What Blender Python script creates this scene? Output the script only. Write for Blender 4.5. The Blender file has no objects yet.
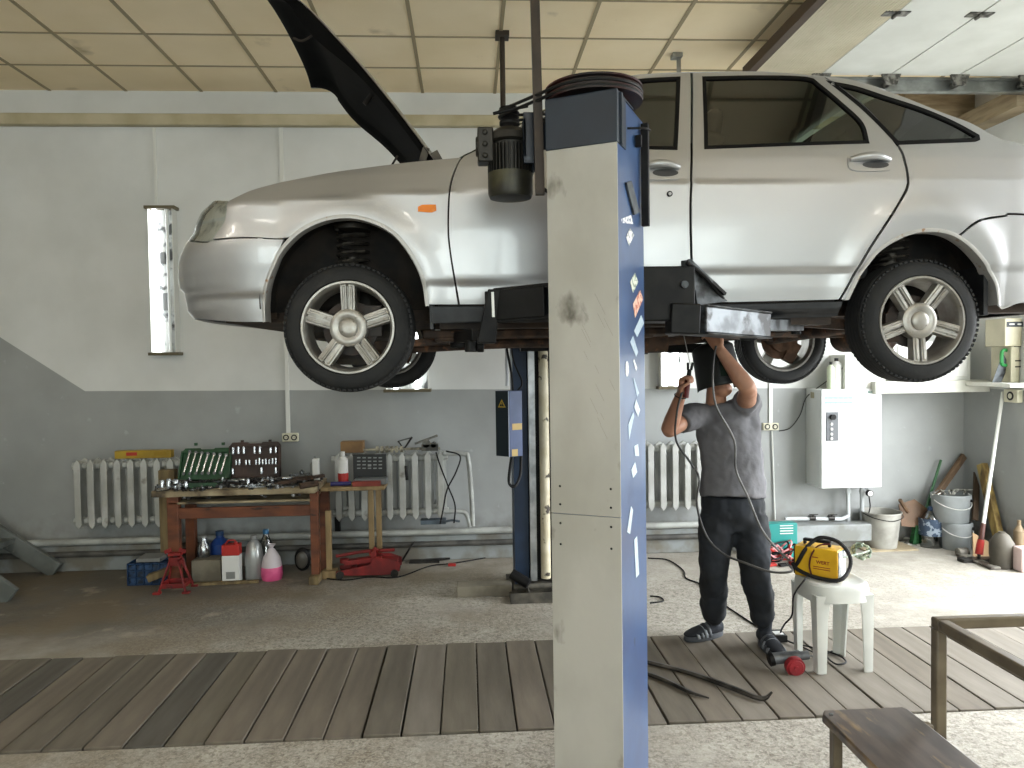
import bpy, bmesh, math, random
import numpy as np
from mathutils import Vector, Matrix, geometry
from math import pi, sin, cos, radians, atan2, sqrt
random.seed(7)
C = bpy.context.scene.collection
# ---------------------------------------------------------------- camera frame
F = 740.0; CX, CY = 512.0, 384.0; EYE = np.array([0, 0, 1.6])
def _basis(roll=0.015, vp=(468, 361)):
    Y = np.array([vp[0]-CX, CY-vp[1], -F]); Y /= np.linalg.norm(Y)
    a = np.array([-roll, 1.0]); k = (a[0]*Y[0]+a[1]*Y[1])/-Y[2]
    Z = np.array([a[0], a[1], k]); Z /= np.linalg.norm(Z)
    return np.array([np.cross(Y, Z), Y, Z])
BAS = _basis()
def ray(x, y): return BAS @ np.array([x-CX, CY-y, -F])
def P(x, y, Y):                       # pixel -> point on the plane at depth Y
    d = ray(x, y); return Vector(EYE + d*(Y/d[1]))
def PZ(x, y, z=0.0):                  # pixel -> point at height z
    d = ray(x, y); return Vector(EYE + d*((z-1.6)/d[2]))
def PX(x, y, X):
    d = ray(x, y); return Vector(EYE + d*(X/d[0]))
# ---------------------------------------------------------------- materials
def lin(c):
    if isinstance(c, str): c = [int(c[i:i+2], 16)/255 for i in (0, 2, 4)]
    return tuple((v/12.92 if v <= .04045 else ((v+.055)/1.055)**2.4) for v in c)+(1,)
MATS = {}
def mat(name, col, rough=.6, metal=0, col2=None, ns=6, lo=.4, hi=.6, bump=0, bs=40, spec=.5, coat=0, detail=5,
        spots=None, trans=0, ior=1.45, stretch=None, alpha=1):
    """procedural principled material: base colour, optional second colour by noise, optional dark spots, optional bump"""
    if name in MATS: return MATS[name]
    m = bpy.data.materials.new(name); m.use_nodes = True; nt = m.node_tree; N = nt.nodes; L = nt.links
    b = N['Principled BSDF']; b.inputs['Roughness'].default_value = rough; b.inputs['Metallic'].default_value = metal
    b.inputs['Specular IOR Level'].default_value = spec; b.inputs['Coat Weight'].default_value = coat
    b.inputs['Transmission Weight'].default_value = trans; b.inputs['IOR'].default_value = ior; b.inputs['Alpha'].default_value = alpha
    b.inputs['Base Color'].default_value = lin(col)
    tc = N.new('ShaderNodeTexCoord'); mp = N.new('ShaderNodeMapping'); L.new(tc.outputs['Object'], mp.inputs[0])
    if stretch: mp.inputs['Scale'].default_value = stretch
    out = None
    if col2:
        n = N.new('ShaderNodeTexNoise'); n.inputs['Scale'].default_value = ns; n.inputs['Detail'].default_value = detail
        L.new(mp.outputs[0], n.inputs['Vector'])
        r = N.new('ShaderNodeMapRange'); r.inputs[1].default_value = lo; r.inputs[2].default_value = hi; L.new(n.outputs[0], r.inputs[0])
        x = N.new('ShaderNodeMix'); x.data_type = 'RGBA'; L.new(r.outputs[0], x.inputs[0])
        x.inputs[6].default_value = lin(col); x.inputs[7].default_value = lin(col2); out = x.outputs[2]
    if spots:
        c3, s3, a, c = spots
        n = N.new('ShaderNodeTexNoise'); n.inputs['Scale'].default_value = s3; n.inputs['Detail'].default_value = 8
        L.new(mp.outputs[0], n.inputs['Vector'])
        r = N.new('ShaderNodeMapRange'); r.inputs[1].default_value = a; r.inputs[2].default_value = c; L.new(n.outputs[0], r.inputs[0])
        x = N.new('ShaderNodeMix'); x.data_type = 'RGBA'; L.new(r.outputs[0], x.inputs[0])
        if out: L.new(out, x.inputs[6])
        else: x.inputs[6].default_value = lin(col)
        x.inputs[7].default_value = lin(c3); out = x.outputs[2]
    if out: L.new(out, b.inputs['Base Color'])
    if bump:
        n = N.new('ShaderNodeTexNoise'); n.inputs['Scale'].default_value = bs; n.inputs['Detail'].default_value = 6
        L.new(mp.outputs[0], n.inputs['Vector'])
        u = N.new('ShaderNodeBump'); u.inputs['Strength'].default_value = min(1, bump); u.inputs['Distance'].default_value = .01
        L.new(n.outputs[0], u.inputs['Height']); L.new(u.outputs[0], b.inputs['Normal'])
    MATS[name] = m; return m
def emit(name, col, s):
    if name in MATS: return MATS[name]
    m = mat(name, col, .5); b = m.node_tree.nodes['Principled BSDF']
    b.inputs['Emission Color'].default_value = lin(col); b.inputs['Emission Strength'].default_value = s
    return m
def glass(name, tint, fac=.12):
    """thin tinted pane: transparent tint plus a fresnel-like reflection"""
    if name in MATS: return MATS[name]
    m = bpy.data.materials.new(name); m.use_nodes = True; nt = m.node_tree; N = nt.nodes; L = nt.links
    N.remove(N['Principled BSDF']); o = N['Material Output']
    t = N.new('ShaderNodeBsdfTransparent'); t.inputs[0].default_value = lin(tint)
    g = N.new('ShaderNodeBsdfGlossy'); g.inputs['Roughness'].default_value = .03
    lw = N.new('ShaderNodeLayerWeight'); lw.inputs[0].default_value = .35
    mr = N.new('ShaderNodeMapRange'); mr.inputs[3].default_value = fac; mr.inputs[4].default_value = .9
    L.new(lw.outputs['Fresnel'], mr.inputs[0])
    x = N.new('ShaderNodeMixShader'); L.new(mr.outputs[0], x.inputs[0]); L.new(t.outputs[0], x.inputs[1]); L.new(g.outputs[0], x.inputs[2])
    L.new(x.outputs[0], o.inputs[0]); MATS[name] = m; return m
# ---------------------------------------------------------------- mesh builder
def V(*a): return Vector(a)
def frame(d, up=(0, 0, 1)):
    d = Vector(d).normalized(); up = Vector(up)
    if abs(d.dot(up.normalized())) > .995: up = Vector((0, 1, 0))
    s = d.cross(up).normalized(); u = s.cross(d).normalized(); return d, s, u
def smoothpath(pts, k=6):
    pts = [Vector(p) for p in pts]
    if len(pts) < 3: return pts
    q = [pts[0]*2-pts[1]]+pts+[pts[-1]*2-pts[-2]]; out = []
    for i in range(1, len(q)-2):
        a, b, c, d = q[i-1:i+3]
        for j in range(k):
            t = j/k
            out.append(.5*((2*b)+(c-a)*t+(2*a-5*b+4*c-d)*t*t+(3*b-a-3*c+d)*t**3))
    out.append(pts[-1]); return out
class MB:
    def __init__(s): s.v = []; s.f = []; s.m = []; s.mi = 0
    def add(s, vs, fs):
        o = len(s.v); s.v += [tuple(v) for v in vs]; s.f += [tuple(i+o for i in f) for f in fs]; s.m += [s.mi]*len(fs); return s
    def mat(s, i): s.mi = i; return s
    def box(s, c, d, R=None):
        c = Vector(c); x, y, z = [k/2 for k in d]
        vs = [Vector((a*x, b*y, e*z)) for a in (-1, 1) for b in (-1, 1) for e in (-1, 1)]
        if R is not None: vs = [R @ v for v in vs]
        return s.add([v+c for v in vs], [(0, 1, 3, 2), (4, 6, 7, 5), (0, 4, 5, 1), (2, 3, 7, 6), (0, 2, 6, 4), (1, 5, 7, 3)])
    def bb(s, a, b):
        a = Vector(a); b = Vector(b); return s.box((a+b)/2, [abs(k) for k in (b-a)])
    def bar(s, p, q, w, h, up=(0, 0, 1)):   # box along p-q, w sideways, h along up
        p = Vector(p); q = Vector(q); d, sd, u = frame(q-p, up)
        vs = [e+sd*a*w/2+u*b*h/2 for e in (p, q) for a, b in ((-1, -1), (1, -1), (1, 1), (-1, 1))]
        return s.add(vs, [(0, 3, 2, 1), (4, 5, 6, 7), (0, 1, 5, 4), (1, 2, 6, 5), (2, 3, 7, 6), (3, 0, 4, 7)])
    def cyl(s, p, q, r, r2=None, n=20, caps=True):
        r2 = r if r2 is None else r2; p = Vector(p); q = Vector(q); d, a, b = frame(q-p)
        vs = [c+(a*cos(2*pi*i/n)+b*sin(2*pi*i/n))*rr for c, rr in ((p, r), (q, r2)) for i in range(n)]
        fs = [(i, (i+1) % n, n+(i+1) % n, n+i) for i in range(n)]
        if caps: fs += [tuple(range(n))[::-1], tuple(range(n, 2*n))]
        return s.add(vs, fs)
    def tube(s, pts, r, n=8, k=6, caps=True, smooth=True):
        p = smoothpath(pts, k) if smooth else [Vector(x) for x in pts]
        R = r if isinstance(r, (list, tuple)) else None; vs = []; m = len(p); prev = None
        for i, c in enumerate(p):
            d = (p[min(i+1, m-1)]-p[max(i-1, 0)])
            if d.length < 1e-9: d = Vector((0, 0, 1))
            d.normalize()
            if prev is None: _, a, b = frame(d)
            else:
                a = prev-d*prev.dot(d); a = a.normalized() if a.length > 1e-6 else frame(d)[1]; b = a.cross(d)
            prev = a
            rr = r if R is None else R[0]+(R[-1]-R[0])*i/(m-1) if len(R) == 2 else float(np.interp(i/(m-1), np.linspace(0, 1, len(R)), R))
            vs += [c+(a*cos(2*pi*j/n)+b*sin(2*pi*j/n))*rr for j in range(n)]
        fs = [(i*n+j, i*n+(j+1) % n, (i+1)*n+(j+1) % n, (i+1)*n+j) for i in range(m-1) for j in range(n)]
        if caps: fs += [tuple(range(n))[::-1], tuple(range((m-1)*n, m*n))]
        return s.add(vs, fs)
    def lathe(s, prof, M=None, n=32, a0=0, a1=2*pi):
        full = abs(a1-a0-2*pi) < 1e-6; k = n if full else n+1; vs = []; fs = []
        for r, z in prof:
            for i in range(k):
                t = a0+(a1-a0)*i/n; v = Vector((r*cos(t), r*sin(t), z)); vs.append(M @ v if M else v)
        for j in range(len(prof)-1):
            for i in range(n):
                i2 = (i+1) % k; fs.append((j*k+i, j*k+i2, (j+1)*k+i2, (j+1)*k+i))
        return s.add(vs, fs)
    def prism(s, poly, M, d):               # polygon in local xy, thickness d along local z
        n = len(poly); vs = [M @ Vector((x, y, 0)) for x, y in poly]+[M @ Vector((x, y, d)) for x, y in poly]
        return s.add(vs, [tuple(range(n))[::-1], tuple(range(n, 2*n))]+[(i, (i+1) % n, n+(i+1) % n, n+i) for i in range(n)])
    def ball(s, c, r, n=16, M=None):
        if not isinstance(r, (tuple, list)): r = (r, r, r)
        c = Vector(c); vs = []; fs = []; h = n//2
        for j in range(h+1):
            for i in range(n):
                a = pi*j/h; b = 2*pi*i/n; v = Vector((r[0]*sin(a)*cos(b), r[1]*sin(a)*sin(b), r[2]*cos(a)))
                vs.append(c+(M @ v if M else v))
        for j in range(h):
            for i in range(n): fs.append((j*n+i, (j+1)*n+i, (j+1)*n+(i+1) % n, j*n+(i+1) % n))
        return s.add(vs, fs)
    def grid(s, fn, nu, nv, two=0):
        vs = [fn(i/nu, j/nv) for i in range(nu+1) for j in range(nv+1)]
        return s.add(vs, [(i*(nv+1)+j, (i+1)*(nv+1)+j, (i+1)*(nv+1)+j+1, i*(nv+1)+j+1) for i in range(nu) for j in range(nv)])
    def build(s, name, m, parent=None, bevel=0, ang=38, solid=0, sub=0, origin=None):
        me = bpy.data.meshes.new(name)
        o = bpy.data.objects.new(name, me)
        if parent is None or parent in FREE:
            off = Vector((0, 0, 0))
            if parent is None and s.v:
                a = np.array(s.v); off = Vector(((a[:, 0].min()+a[:, 0].max())/2, (a[:, 1].min()+a[:, 1].max())/2, a[:, 2].min()))
            me.from_pydata([tuple(Vector(v)-off) for v in s.v], [], s.f); o.location = off
            if parent is None: OFF[o] = off
        else:
            off = OFF.get(parent, Vector((0, 0, 0)))
            me.from_pydata([tuple(Vector(v)-off) for v in s.v], [], s.f); OFF[o] = off
        if parent: o.parent = parent
        if parent in FREE: FREE.add(o)
        for k in (m if isinstance(m, (list, tuple)) else [m]): me.materials.append(k)
        bm = bmesh.new(); bm.from_mesh(me)
        for f, i in zip(bm.faces, s.m): f.material_index = i
        bmesh.ops.remove_doubles(bm, verts=bm.verts, dist=1e-5)
        bmesh.ops.recalc_face_normals(bm, faces=bm.faces); bm.to_mesh(me); bm.free()
        for p in me.polygons: p.use_smooth = True
        me.set_sharp_from_angle(angle=radians(ang))
        if solid: q = o.modifiers.new('thick', 'SOLIDIFY'); q.thickness = solid; q.offset = 0
        if bevel:
            q = o.modifiers.new('bevel', 'BEVEL'); q.width = bevel; q.segments = 2; q.limit_method = 'ANGLE'; q.angle_limit = radians(40)
            q.harden_normals = False
        if sub: q = o.modifiers.new('sub', 'SUBSURF'); q.levels = sub; q.render_levels = sub
        C.objects.link(o); return o
OFF = {}; FREE = set()
def tag(o, label=None, cat=None, group=None, kind=None):
    if label: o['label'] = label
    if cat: o['category'] = cat
    if group: o['group'] = group
    if kind: o['kind'] = kind
    return o
def thing(name, label, cat, loc=(0, 0, 0), group=None, free=False):
    """an Empty at the base of a thing; free = its meshes are modelled about the origin, for copying"""
    o = bpy.data.objects.new(name, None); C.objects.link(o); o.empty_display_size = .1
    o.location = loc; OFF[o] = Vector(loc)
    if free: FREE.add(o)
    return tag(o, label, cat, group)
def dup(root, loc, rot=(0, 0, 0), label=None, scale=1):
    def rec(a, par):
        c = a.copy(); C.objects.link(c); c.parent = par
        for ch in a.children: rec(ch, c)
        return c
    r = rec(root, root.parent); r.location = loc; r.rotation_euler = rot
    if scale != 1: r.scale = (scale,)*3 if isinstance(scale, (int, float)) else scale
    if label: r['label'] = label
    return r
def struct(o): o['kind'] = 'structure'; return o
# ================================================================ camera
cam = bpy.data.cameras.new('camera'); co = bpy.data.objects.new('camera', cam); C.objects.link(co)
cam.sensor_fit = 'HORIZONTAL'; cam.sensor_width = 36; cam.lens = 36*F/1024; cam.clip_start = .05
M3 = Matrix([list(r) for r in BAS])     # rows: world axes in camera coords -> matrix camera->world
co.matrix_world = Matrix.Translation(Vector(EYE)) @ M3.to_4x4()
bpy.context.scene.camera = co
# ================================================================ the room
XL, XR, YB, YF, ZC = -5.6, 4.24, 6.1, -3.2, 3.78
# walls: white above, grey oil paint below a line (diagonal beside the stairs), a little grime
def wall_mat(name, expr=None):
    m = bpy.data.materials.new(name); m.use_nodes = True; nt = m.node_tree; N = nt.nodes; L = nt.links; b = N['Principled BSDF']
    b.inputs['Roughness'].default_value = .55; b.inputs['Specular IOR Level'].default_value = .35
    g = N.new('ShaderNodeNewGeometry'); sp = N.new('ShaderNodeSeparateXYZ'); L.new(g.outputs['Position'], sp.inputs[0])
    def mth(op, a, c, clamp=False):
        q = N.new('ShaderNodeMath'); q.operation = op; q.use_clamp = clamp
        for i, k in enumerate((a, c)):
            if k is None: continue
            if isinstance(k, (int, float)): q.inputs[i].default_value = k
            else: L.new(k, q.inputs[i])
        return q.outputs[0]
    pl, pr_ = P(85, 391, 6.1), P(880, 387.5, 6.1); kx = (pr_.z-pl.z)/(pr_.x-pl.x); zb = pl.z-kx*pl.x
    zb = mth('ADD', mth('MULTIPLY', mth('MINIMUM', sp.outputs[0], XR), kx), zb)
    if expr:     # diagonal rising to the left of x0
        x0, sl = expr
        rise = mth('MULTIPLY', mth('MAXIMUM', mth('SUBTRACT', x0, sp.outputs[0]), 0), sl)
        line = mth('ADD', rise, zb)
    else: line = mth('ADD', zb, 0)
    n0 = N.new('ShaderNodeTexNoise'); n0.inputs['Scale'].default_value = 1.3; n0.inputs['Detail'].default_value = 6
    wob = mth('MULTIPLY', mth('SUBTRACT', n0.outputs[0], .5), .012)
    below = mth('MULTIPLY', mth('SUBTRACT', mth('ADD', line, wob), sp.outputs[2]), 400, True)
    n1 = N.new('ShaderNodeTexNoise'); n1.inputs['Scale'].default_value = 2.2; n1.inputs['Detail'].default_value = 9
    n2 = N.new('ShaderNodeTexNoise'); n2.inputs['Scale'].default_value = 11; n2.inputs['Detail'].default_value = 8
    for n in (n0, n1, n2): L.new(g.outputs['Position'], n.inputs['Vector'])
    def mix(f, a, c):
        x = N.new('ShaderNodeMix'); x.data_type = 'RGBA'; L.new(f, x.inputs[0])
        for i, k in ((6, a), (7, c)):
            if isinstance(k, str): x.inputs[i].default_value = lin(k)
            else: L.new(k, x.inputs[i])
        return x.outputs[2]
    def rng(s, a, c):
        r = N.new('ShaderNodeMapRange'); r.inputs[1].default_value = a; r.inputs[2].default_value = c; L.new(s, r.inputs[0]); return r.outputs[0]
    white = mix(rng(n1.outputs[0], .35, .75), 'D2D3D0', 'C4C5C1')
    grey = mix(rng(n1.outputs[0], .35, .7), '9A9C9A', '8D8F8D')
    grey = mix(rng(n2.outputs[0], .66, .74), grey, 'A3A6A6')
    low = mth('MULTIPLY', rng(mth('SUBTRACT', .35, sp.outputs[2]), -.1, .35), rng(n2.outputs[0], .4, .7))
    grey = mix(low, grey, '6A655C')
    c = mix(below, white, grey); L.new(c, b.inputs['Base Color'])
    bu = N.new('ShaderNodeBump'); bu.inputs['Strength'].default_value = .25; bu.inputs['Distance'].default_value = .006
    L.new(n2.outputs[0], bu.inputs['Height']); L.new(bu.outputs[0], b.inputs['Normal'])
    return m
dz = P(85, 391, YB); d0 = P(0, 338, YB)
wm = wall_mat('painted_wall', (dz.x, (d0.z-dz.z)/(dz.x-d0.x))); wm2 = wall_mat('painted_side_wall')
t = .25
struct(MB().bb((XL-t, YB, -.1), (XR+t, YB+t, ZC+.1)).build('wall_back', wm))
struct(MB().bb((XL-t, YF, -.1), (XL, YB, ZC+.1)).build('wall_left', wm2))
# right wall with the big sectional door opening, open
OY0, OY1, OZ = 2.1, 5.25, 3.2
w = MB(); w.bb((XR, YF, -.1), (XR+t, OY0, ZC+.1)); w.bb((XR, OY1, -.1), (XR+t, YB, ZC+.1)); w.bb((XR, OY0, OZ), (XR+t, OY1, ZC+.1))
struct(w.build('wall_right', wm2))
# wall behind the camera with three windows
w = MB(); xs = [XL, -3.4, -1.9, -.3, 1.2, 2.1, 3.6, XR]
for i in range(len(xs)-1):
    if i % 2 == 0: w.bb((xs[i], YF-t, -.1), (xs[i+1], YF, ZC+.1))
    else: w.bb((xs[i], YF-t, -.1), (xs[i+1], YF, 1.0)); w.bb((xs[i], YF-t, 2.7), (xs[i+1], YF, ZC+.1))
struct(w.build('wall_front', wm2))
wf = mat('window_frame_white', 'D8D8D4', .4)
for k, i in enumerate((1, 3, 5)):
    a, c = xs[i], xs[i+1]; w = MB()
    for x in (a+.03, (a+c)/2, c-.03): w.bb((x-.03, YF-.16, 1.0), (x+.03, YF-.1, 2.7))
    for z in (1.03, 2.67): w.bb((a, YF-.16, z-.03), (c, YF-.1, z+.03))
    o = struct(w.build('window_%d' % (k+1), wf))
    MB().bb((a+.03, YF-.135, 1.03), (c-.03, YF-.127, 2.67)).build('pane', glass('window_glass', 'F2F6F4', .04), o)
# floor: worn concrete, smoother and darker left, exposed aggregate in the middle, pale right
def floor_mat():
    m = bpy.data.materials.new('worn_concrete'); m.use_nodes = True; nt = m.node_tree; N = nt.nodes; L = nt.links; b = N['Principled BSDF']
    b.inputs['Roughness'].default_value = .78; b.inputs['Specular IOR Level'].default_value = .3
    g = N.new('ShaderNodeNewGeometry'); P0 = g.outputs['Position']; sp = N.new('ShaderNodeSeparateXYZ'); L.new(P0, sp.inputs[0])
    def noise(s, d=8, r=.6):
        n = N.new('ShaderNodeTexNoise'); n.inputs['Scale'].default_value = s; n.inputs['Detail'].default_value = d; n.inputs['Roughness'].default_value = r
        L.new(P0, n.inputs['Vector']); return n.outputs[0]
    def rng(s, a, c):
        r = N.new('ShaderNodeMapRange'); r.inputs[1].default_value = a; r.inputs[2].default_value = c; L.new(s, r.inputs[0]); return r.outputs[0]
    def mix(f, a, c):
        x = N.new('ShaderNodeMix'); x.data_type = 'RGBA'; L.new(f, x.inputs[0])
        for i, k in ((6, a), (7, c)):
            if isinstance(k, str): x.inputs[i].default_value = lin(k)
            else: L.new(k, x.inputs[i])
        return x.outputs[2]
    def mul(a, c, op='MULTIPLY', cl=True):
        q = N.new('ShaderNodeMath'); q.operation = op; q.use_clamp = cl
        for i, k in enumerate((a, c)):
            if isinstance(k, (int, float)): q.inputs[i].default_value = k
            else: L.new(k, q.inputs[i])
        return q.outputs[0]
    base = mix(rng(noise(1.1), .3, .7), 'A09B91', '8A8479')
    base = mix(rng(noise(5), .45, .75), base, 'B0ABA0')
    # oily, smooth dark area at the left near the bench
    left = mul(rng(mul(sp.outputs[0], -1, cl=False), .3, 1.7), rng(sp.outputs[1], 4.1, 4.7))
    base = mix(mul(left, .8), base, '4E4A42')
    st = mul(rng(noise(3.2), .60, .68), rng(mul(sp.outputs[0], -1, cl=False), -.3, 1.0))
    base = mix(mul(st, .5), base, 'A89F8E')
    br = mul(mul(rng(noise(1.7, 4), .42, .60), rng(mul(sp.outputs[0], -1, cl=False), -1.2, .4)), .6); base = mix(br, base, '746650')
    # aggregate: voronoi chips, only where the skin has worn off
    def vor(s):
        v = N.new('ShaderNodeTexVoronoi'); v.inputs['Scale'].default_value = s; L.new(P0, v.inputs['Vector']); return v
    worn = mul(rng(noise(.9, 5), .34, .50), rng(sp.outputs[0], -2.4, -1.0)); worn = mul(worn, mul(mul(rng(sp.outputs[1], 5.0, 5.6), -.75, cl=False), 1.0, 'ADD')); worn = mul(worn, mul(mul(rng(sp.outputs[0], 1.9, 2.8), -.6, cl=False), 1.0, 'ADD'))
    v = vor(70); vc = N.new('ShaderNodeSeparateColor'); L.new(v.outputs['Color'], vc.inputs[0])
    chip = rng(vc.outputs[0], .45, .55)
    base = mix(mul(mul(chip, worn), .30), base, 'B5AFA2')
    base = mix(mul(mul(rng(vc.outputs[1], .70, .74), worn), .42), base, '6A6357')
    pit = mul(rng(noise(30, 6, .7), .53, .58), worn); base = mix(mul(pit, .6), base, '5F594E')
    fine = mul(rng(noise(90, 3, .7), .50, .60), worn); base = mix(mul(fine, .35), base, 'C9C4B8')
    L.new(base, b.inputs['Base Color'])
    bu = N.new('ShaderNodeBump'); bu.inputs['Strength'].default_value = .6; bu.inputs['Distance'].default_value = .008
    h = mul(mul(chip, worn), noise(24), 'ADD', False); L.new(h, bu.inputs['Height']); L.new(bu.outputs[0], b.inputs['Normal'])
    return m
FM = floor_mat()
fl = MB()
PX0, PX1, PY0, PY1 = -3.55, 3.3, 3.135, 4.155      # inspection pit strip covered by planks
fl.bb((XL, YF, -.2), (XR+t, PY0, 0)); fl.bb((XL, PY1, -.2), (XR+t, YB, 0)); fl.bb((XL, PY0, -.2), (PX0, PY1, 0)); fl.bb((PX1, PY0, -.2), (XR+t, PY1, 0))
fl.bb((PX0, PY0, -.3), (PX1, PY1, -.12))
struct(fl.build('floor', FM))
# ceiling: suspended tiles 1.2 x .6 with T bars
cm = mat('ceiling_tile', 'F8E6C4', .8, col2='EDD9B2', ns=1.5, lo=.35, hi=.7, spots=('B8A47E', 2.2, .64, .76), bump=.1, bs=60)
struct(MB().bb((XL-t, YF-t, ZC), (XR+t, YB+t, ZC+.1)).build('ceiling', cm))
gm = mat('ceiling_bar', '9A8B6C', .6)
g = MB()
cx0 = P(276, 88, YB).x; pitch = (P(276, 88, YB).x-P(126, 88, YB).x)/2
k = -8
while cx0+k*pitch < XR:
    x = cx0+k*pitch; k += 1
    if x > XL: g.bb((x-.012, YF, ZC-.006), (x+.012, YB, ZC+.002))
yrow = [PZ(100, yy, ZC).y for yy in (33, 65)]
dy = yrow[0]-yrow[1]; y = yrow[1]
dy = abs(dy)
for n in range(-2, 24):
    yy = yrow[1]-n*dy
    if YF < yy < YB: g.bb((XL, yy-.008, ZC-.005), (XR, yy+.008, ZC+.002))
struct(g.build('trim_1', gm))
# boxed pipe / beam along the top of the back wall
bz = P(0, 121, YB).z
struct(MB().bb((XL, YB-.07, bz-.045), (XR-.7, YB, bz+.045)).build('trim_2', mat('beam_paint', 'BDB396', .6, col2='AA9F80', ns=3), bevel=.01))
# upper brown timber near the door corner, and the boxed beam above the right wall
tm = mat('raw_timber', '9C8C72', .7, col2='82725A', ns=4, stretch=(1, 1, 6))
struct(MB().bb((XR-.16, 5.3, 3.42), (XR, YB, 3.56)).build('trim_3', tm))
struct(MB().bb((XR-.6, YB-.12, 3.56), (XR, YB, ZC)).build('trim_4', tm))
# low concrete ledge the heating pipes lie on
struct(MB().bb((XL, YB-.16, 0), (XR-.9, YB, .20)).build('baseboard_back', mat('ledge_paint', '868B8A', .6, col2='6E6A60', ns=5), bevel=.008))
# plywood lining seams on the white wall
sm = mat('cover_strip', 'BEB9AC', .6)
# ================================================================ outside, seen by light only
struct(MB().bb((XR+t, -8, -.25), (30, 30, -.02)).build('floor_outside', mat('yard_concrete', '6E6E6A', .9)))
# ================================================================ world and lights
sc = bpy.context.scene
wd = bpy.data.worlds.new('overcast'); sc.world = wd; wd.use_nodes = True; N = wd.node_tree.nodes; L = wd.node_tree.links
bg = N['Background']; bg.inputs[0].default_value = (.93, .97, 1.0, 1); bg.inputs[1].default_value = 9.5
def area(name, loc, rot, sx, sy, power, col=(1, 1, 1), portal=False):
    l = bpy.data.lights.new(name, 'AREA'); l.shape = 'RECTANGLE'; l.size = sx; l.size_y = sy; l.energy = power; l.color = col
    if portal: l.cycles.is_portal = True
    o = bpy.data.objects.new(name, l); o.location = loc; o.rotation_euler = rot; C.objects.link(o); return o
area('door_portal', (XR+.12, (OY0+OY1)/2, OZ/2), (0, radians(90), 0), OZ, OY1-OY0, 1, portal=True)
for i in (1, 3, 5): area('window_portal', ((xs[i]+xs[i+1])/2, YF-.12, 1.85), (radians(90), 0, 0), xs[i+1]-xs[i], 1.7, 1, portal=True)
sc.view_settings.view_transform = 'Standard'; sc.view_settings.look = 'None'; sc.view_settings.gamma = 1
sc.view_settings.use_curve_mapping = False; sc.view_settings.exposure = 0.87

# ceiling lamps of the hall behind the camera
for lx, ly in ((-2.6, -1.4), (.4, -1.4), (2.9, -.6), (-3.2, 1.2)):
    t = thing('ceiling_lamp', 'fluorescent ceiling lamp behind the viewpoint', 'lamp', (lx, ly, ZC-.1), 'ceiling lamps')
    MB().bb((lx-.65, ly-.1, ZC-.06), (lx+.65, ly+.1, ZC)).build('housing', mat('lamp_housing', 'CFCFC8', .45), t, bevel=.006)
    for e in (-.05, .05): MB().cyl((lx-.6, ly+e, ZC-.08), (lx+.6, ly+e, ZC-.08), .014).build('tube', emit('ceiling_tube', 'FFF8EC', 22), t)
    o = area('lamp_light', (lx, ly, ZC-.12), (0, 0, 0), 1.2, .15, 9, (1, .97, .92)); o.parent = t; o.location = (0, 0, -.02)
# ================================================================ the car
CARZ = 1.57; CARY = 3.96; XA = -.78; XB = 2.38; NE = 2.7; KU = .7
FHUB = -.505; RHUB = 2.0; WY = 3.255
def tab(h, pts): return np.interp(h, [p[0] for p in pts], [p[1] for p in pts])
_prof = [(.0, .74), (.13, .765), (.195, .772), (.20, .792), (.30, .806), (.368, .812), (.376, .822), (.40, .827), (.5, .836), (.6, .841), (.70, .842), (.742, .842),
         (.755, .8425), (.762, .8355), (.80, .828), (.86, .815), (.90, .800), (.93, .785), (1.0, .755), (1.1, .707), (1.2, .658), (1.28, .618), (1.32, .592), (1.36, .55), (1.42, .45)]
_ph = np.linspace(0, 1.5, 601); _pw = np.interp(_ph, [p[0] for p in _prof], [p[1] for p in _prof])
_k = np.array([1, 2, 3, 2, 1.]); _k /= _k.sum(); _pw = np.convolve(np.pad(_pw, 2, mode='edge'), _k, 'valid')
def cdrop(x): return tab(x, [(-1.4, .07), (-.9, .06), (-.07, .014), (.94, -.02), (1.74, -.029), (2.4, -.033)])
def wid(x, h):
    hh = h+cdrop(x)
    w = float(np.interp(hh, _ph, _pw))
    # shoulder of the wings leans in more in front of the doors
    if x < .05 and hh > .757: w -= (hh-.757)*.55*min(1, (.05-x)/.5)
    for cx, cz, R in ((FHUB+.003, .305, .345), (RHUB+.005, .31, .345)):
        r = math.hypot(x-cx, h-cz)
        if h > .15: w += .012*math.exp(-((r-R)/.06)**2)
    if x > 1.9: w -= .05*((x-1.9)/1.0)**2
    if x < -.3: w -= .035*((-.3-x)/.5)**2
    return w
_lf = [(.15, .48), (.2, .50), (.238, .525), (.276, .558), (.36, .566), (.375, .585), (.427, .594), (.484, .590), (.531, .575), (.569, .552), (.602, .522), (.62, .507), (.654, .50), (.71, .47), (.76, .42), (.806, .34), (.84, .22), (.90, .12), (1.0, .05)]
_lr = [(.15, .45), (.25, .50), (.45, .53), (.6, .53), (.62, .50), (.9, .47), (1.0, .38), (1.3, .1)]
def S(u, h, off=0.0):
    """near-side body surface: u runs along the car (wraps round nose and tail), h above the ground line"""
    if u >= XA and u <= XB: return Vector((u, CARY-wid(u, h)-off, CARZ+h))
    if u < XA: ph = (XA-u)/KU; L_ = tab(h, _lf)+off; W = wid(XA, h)+off; x0 = XA; sg = -1
    else: ph = (u-XB)/KU; L_ = tab(h, _lr)+off; W = wid(XB, h)+off; x0 = XB; sg = 1
    ph = min(ph, pi/2)
    s_, c_ = sin(ph), cos(ph); r = (abs(c_)**NE+abs(s_)**NE)**(-1/NE)
    return Vector((x0+sg*L_*r*s_, CARY-W*r*c_, CARZ+h))
UMIN = XA-KU*pi/2; UMAX = XB+KU*pi/2
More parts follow.
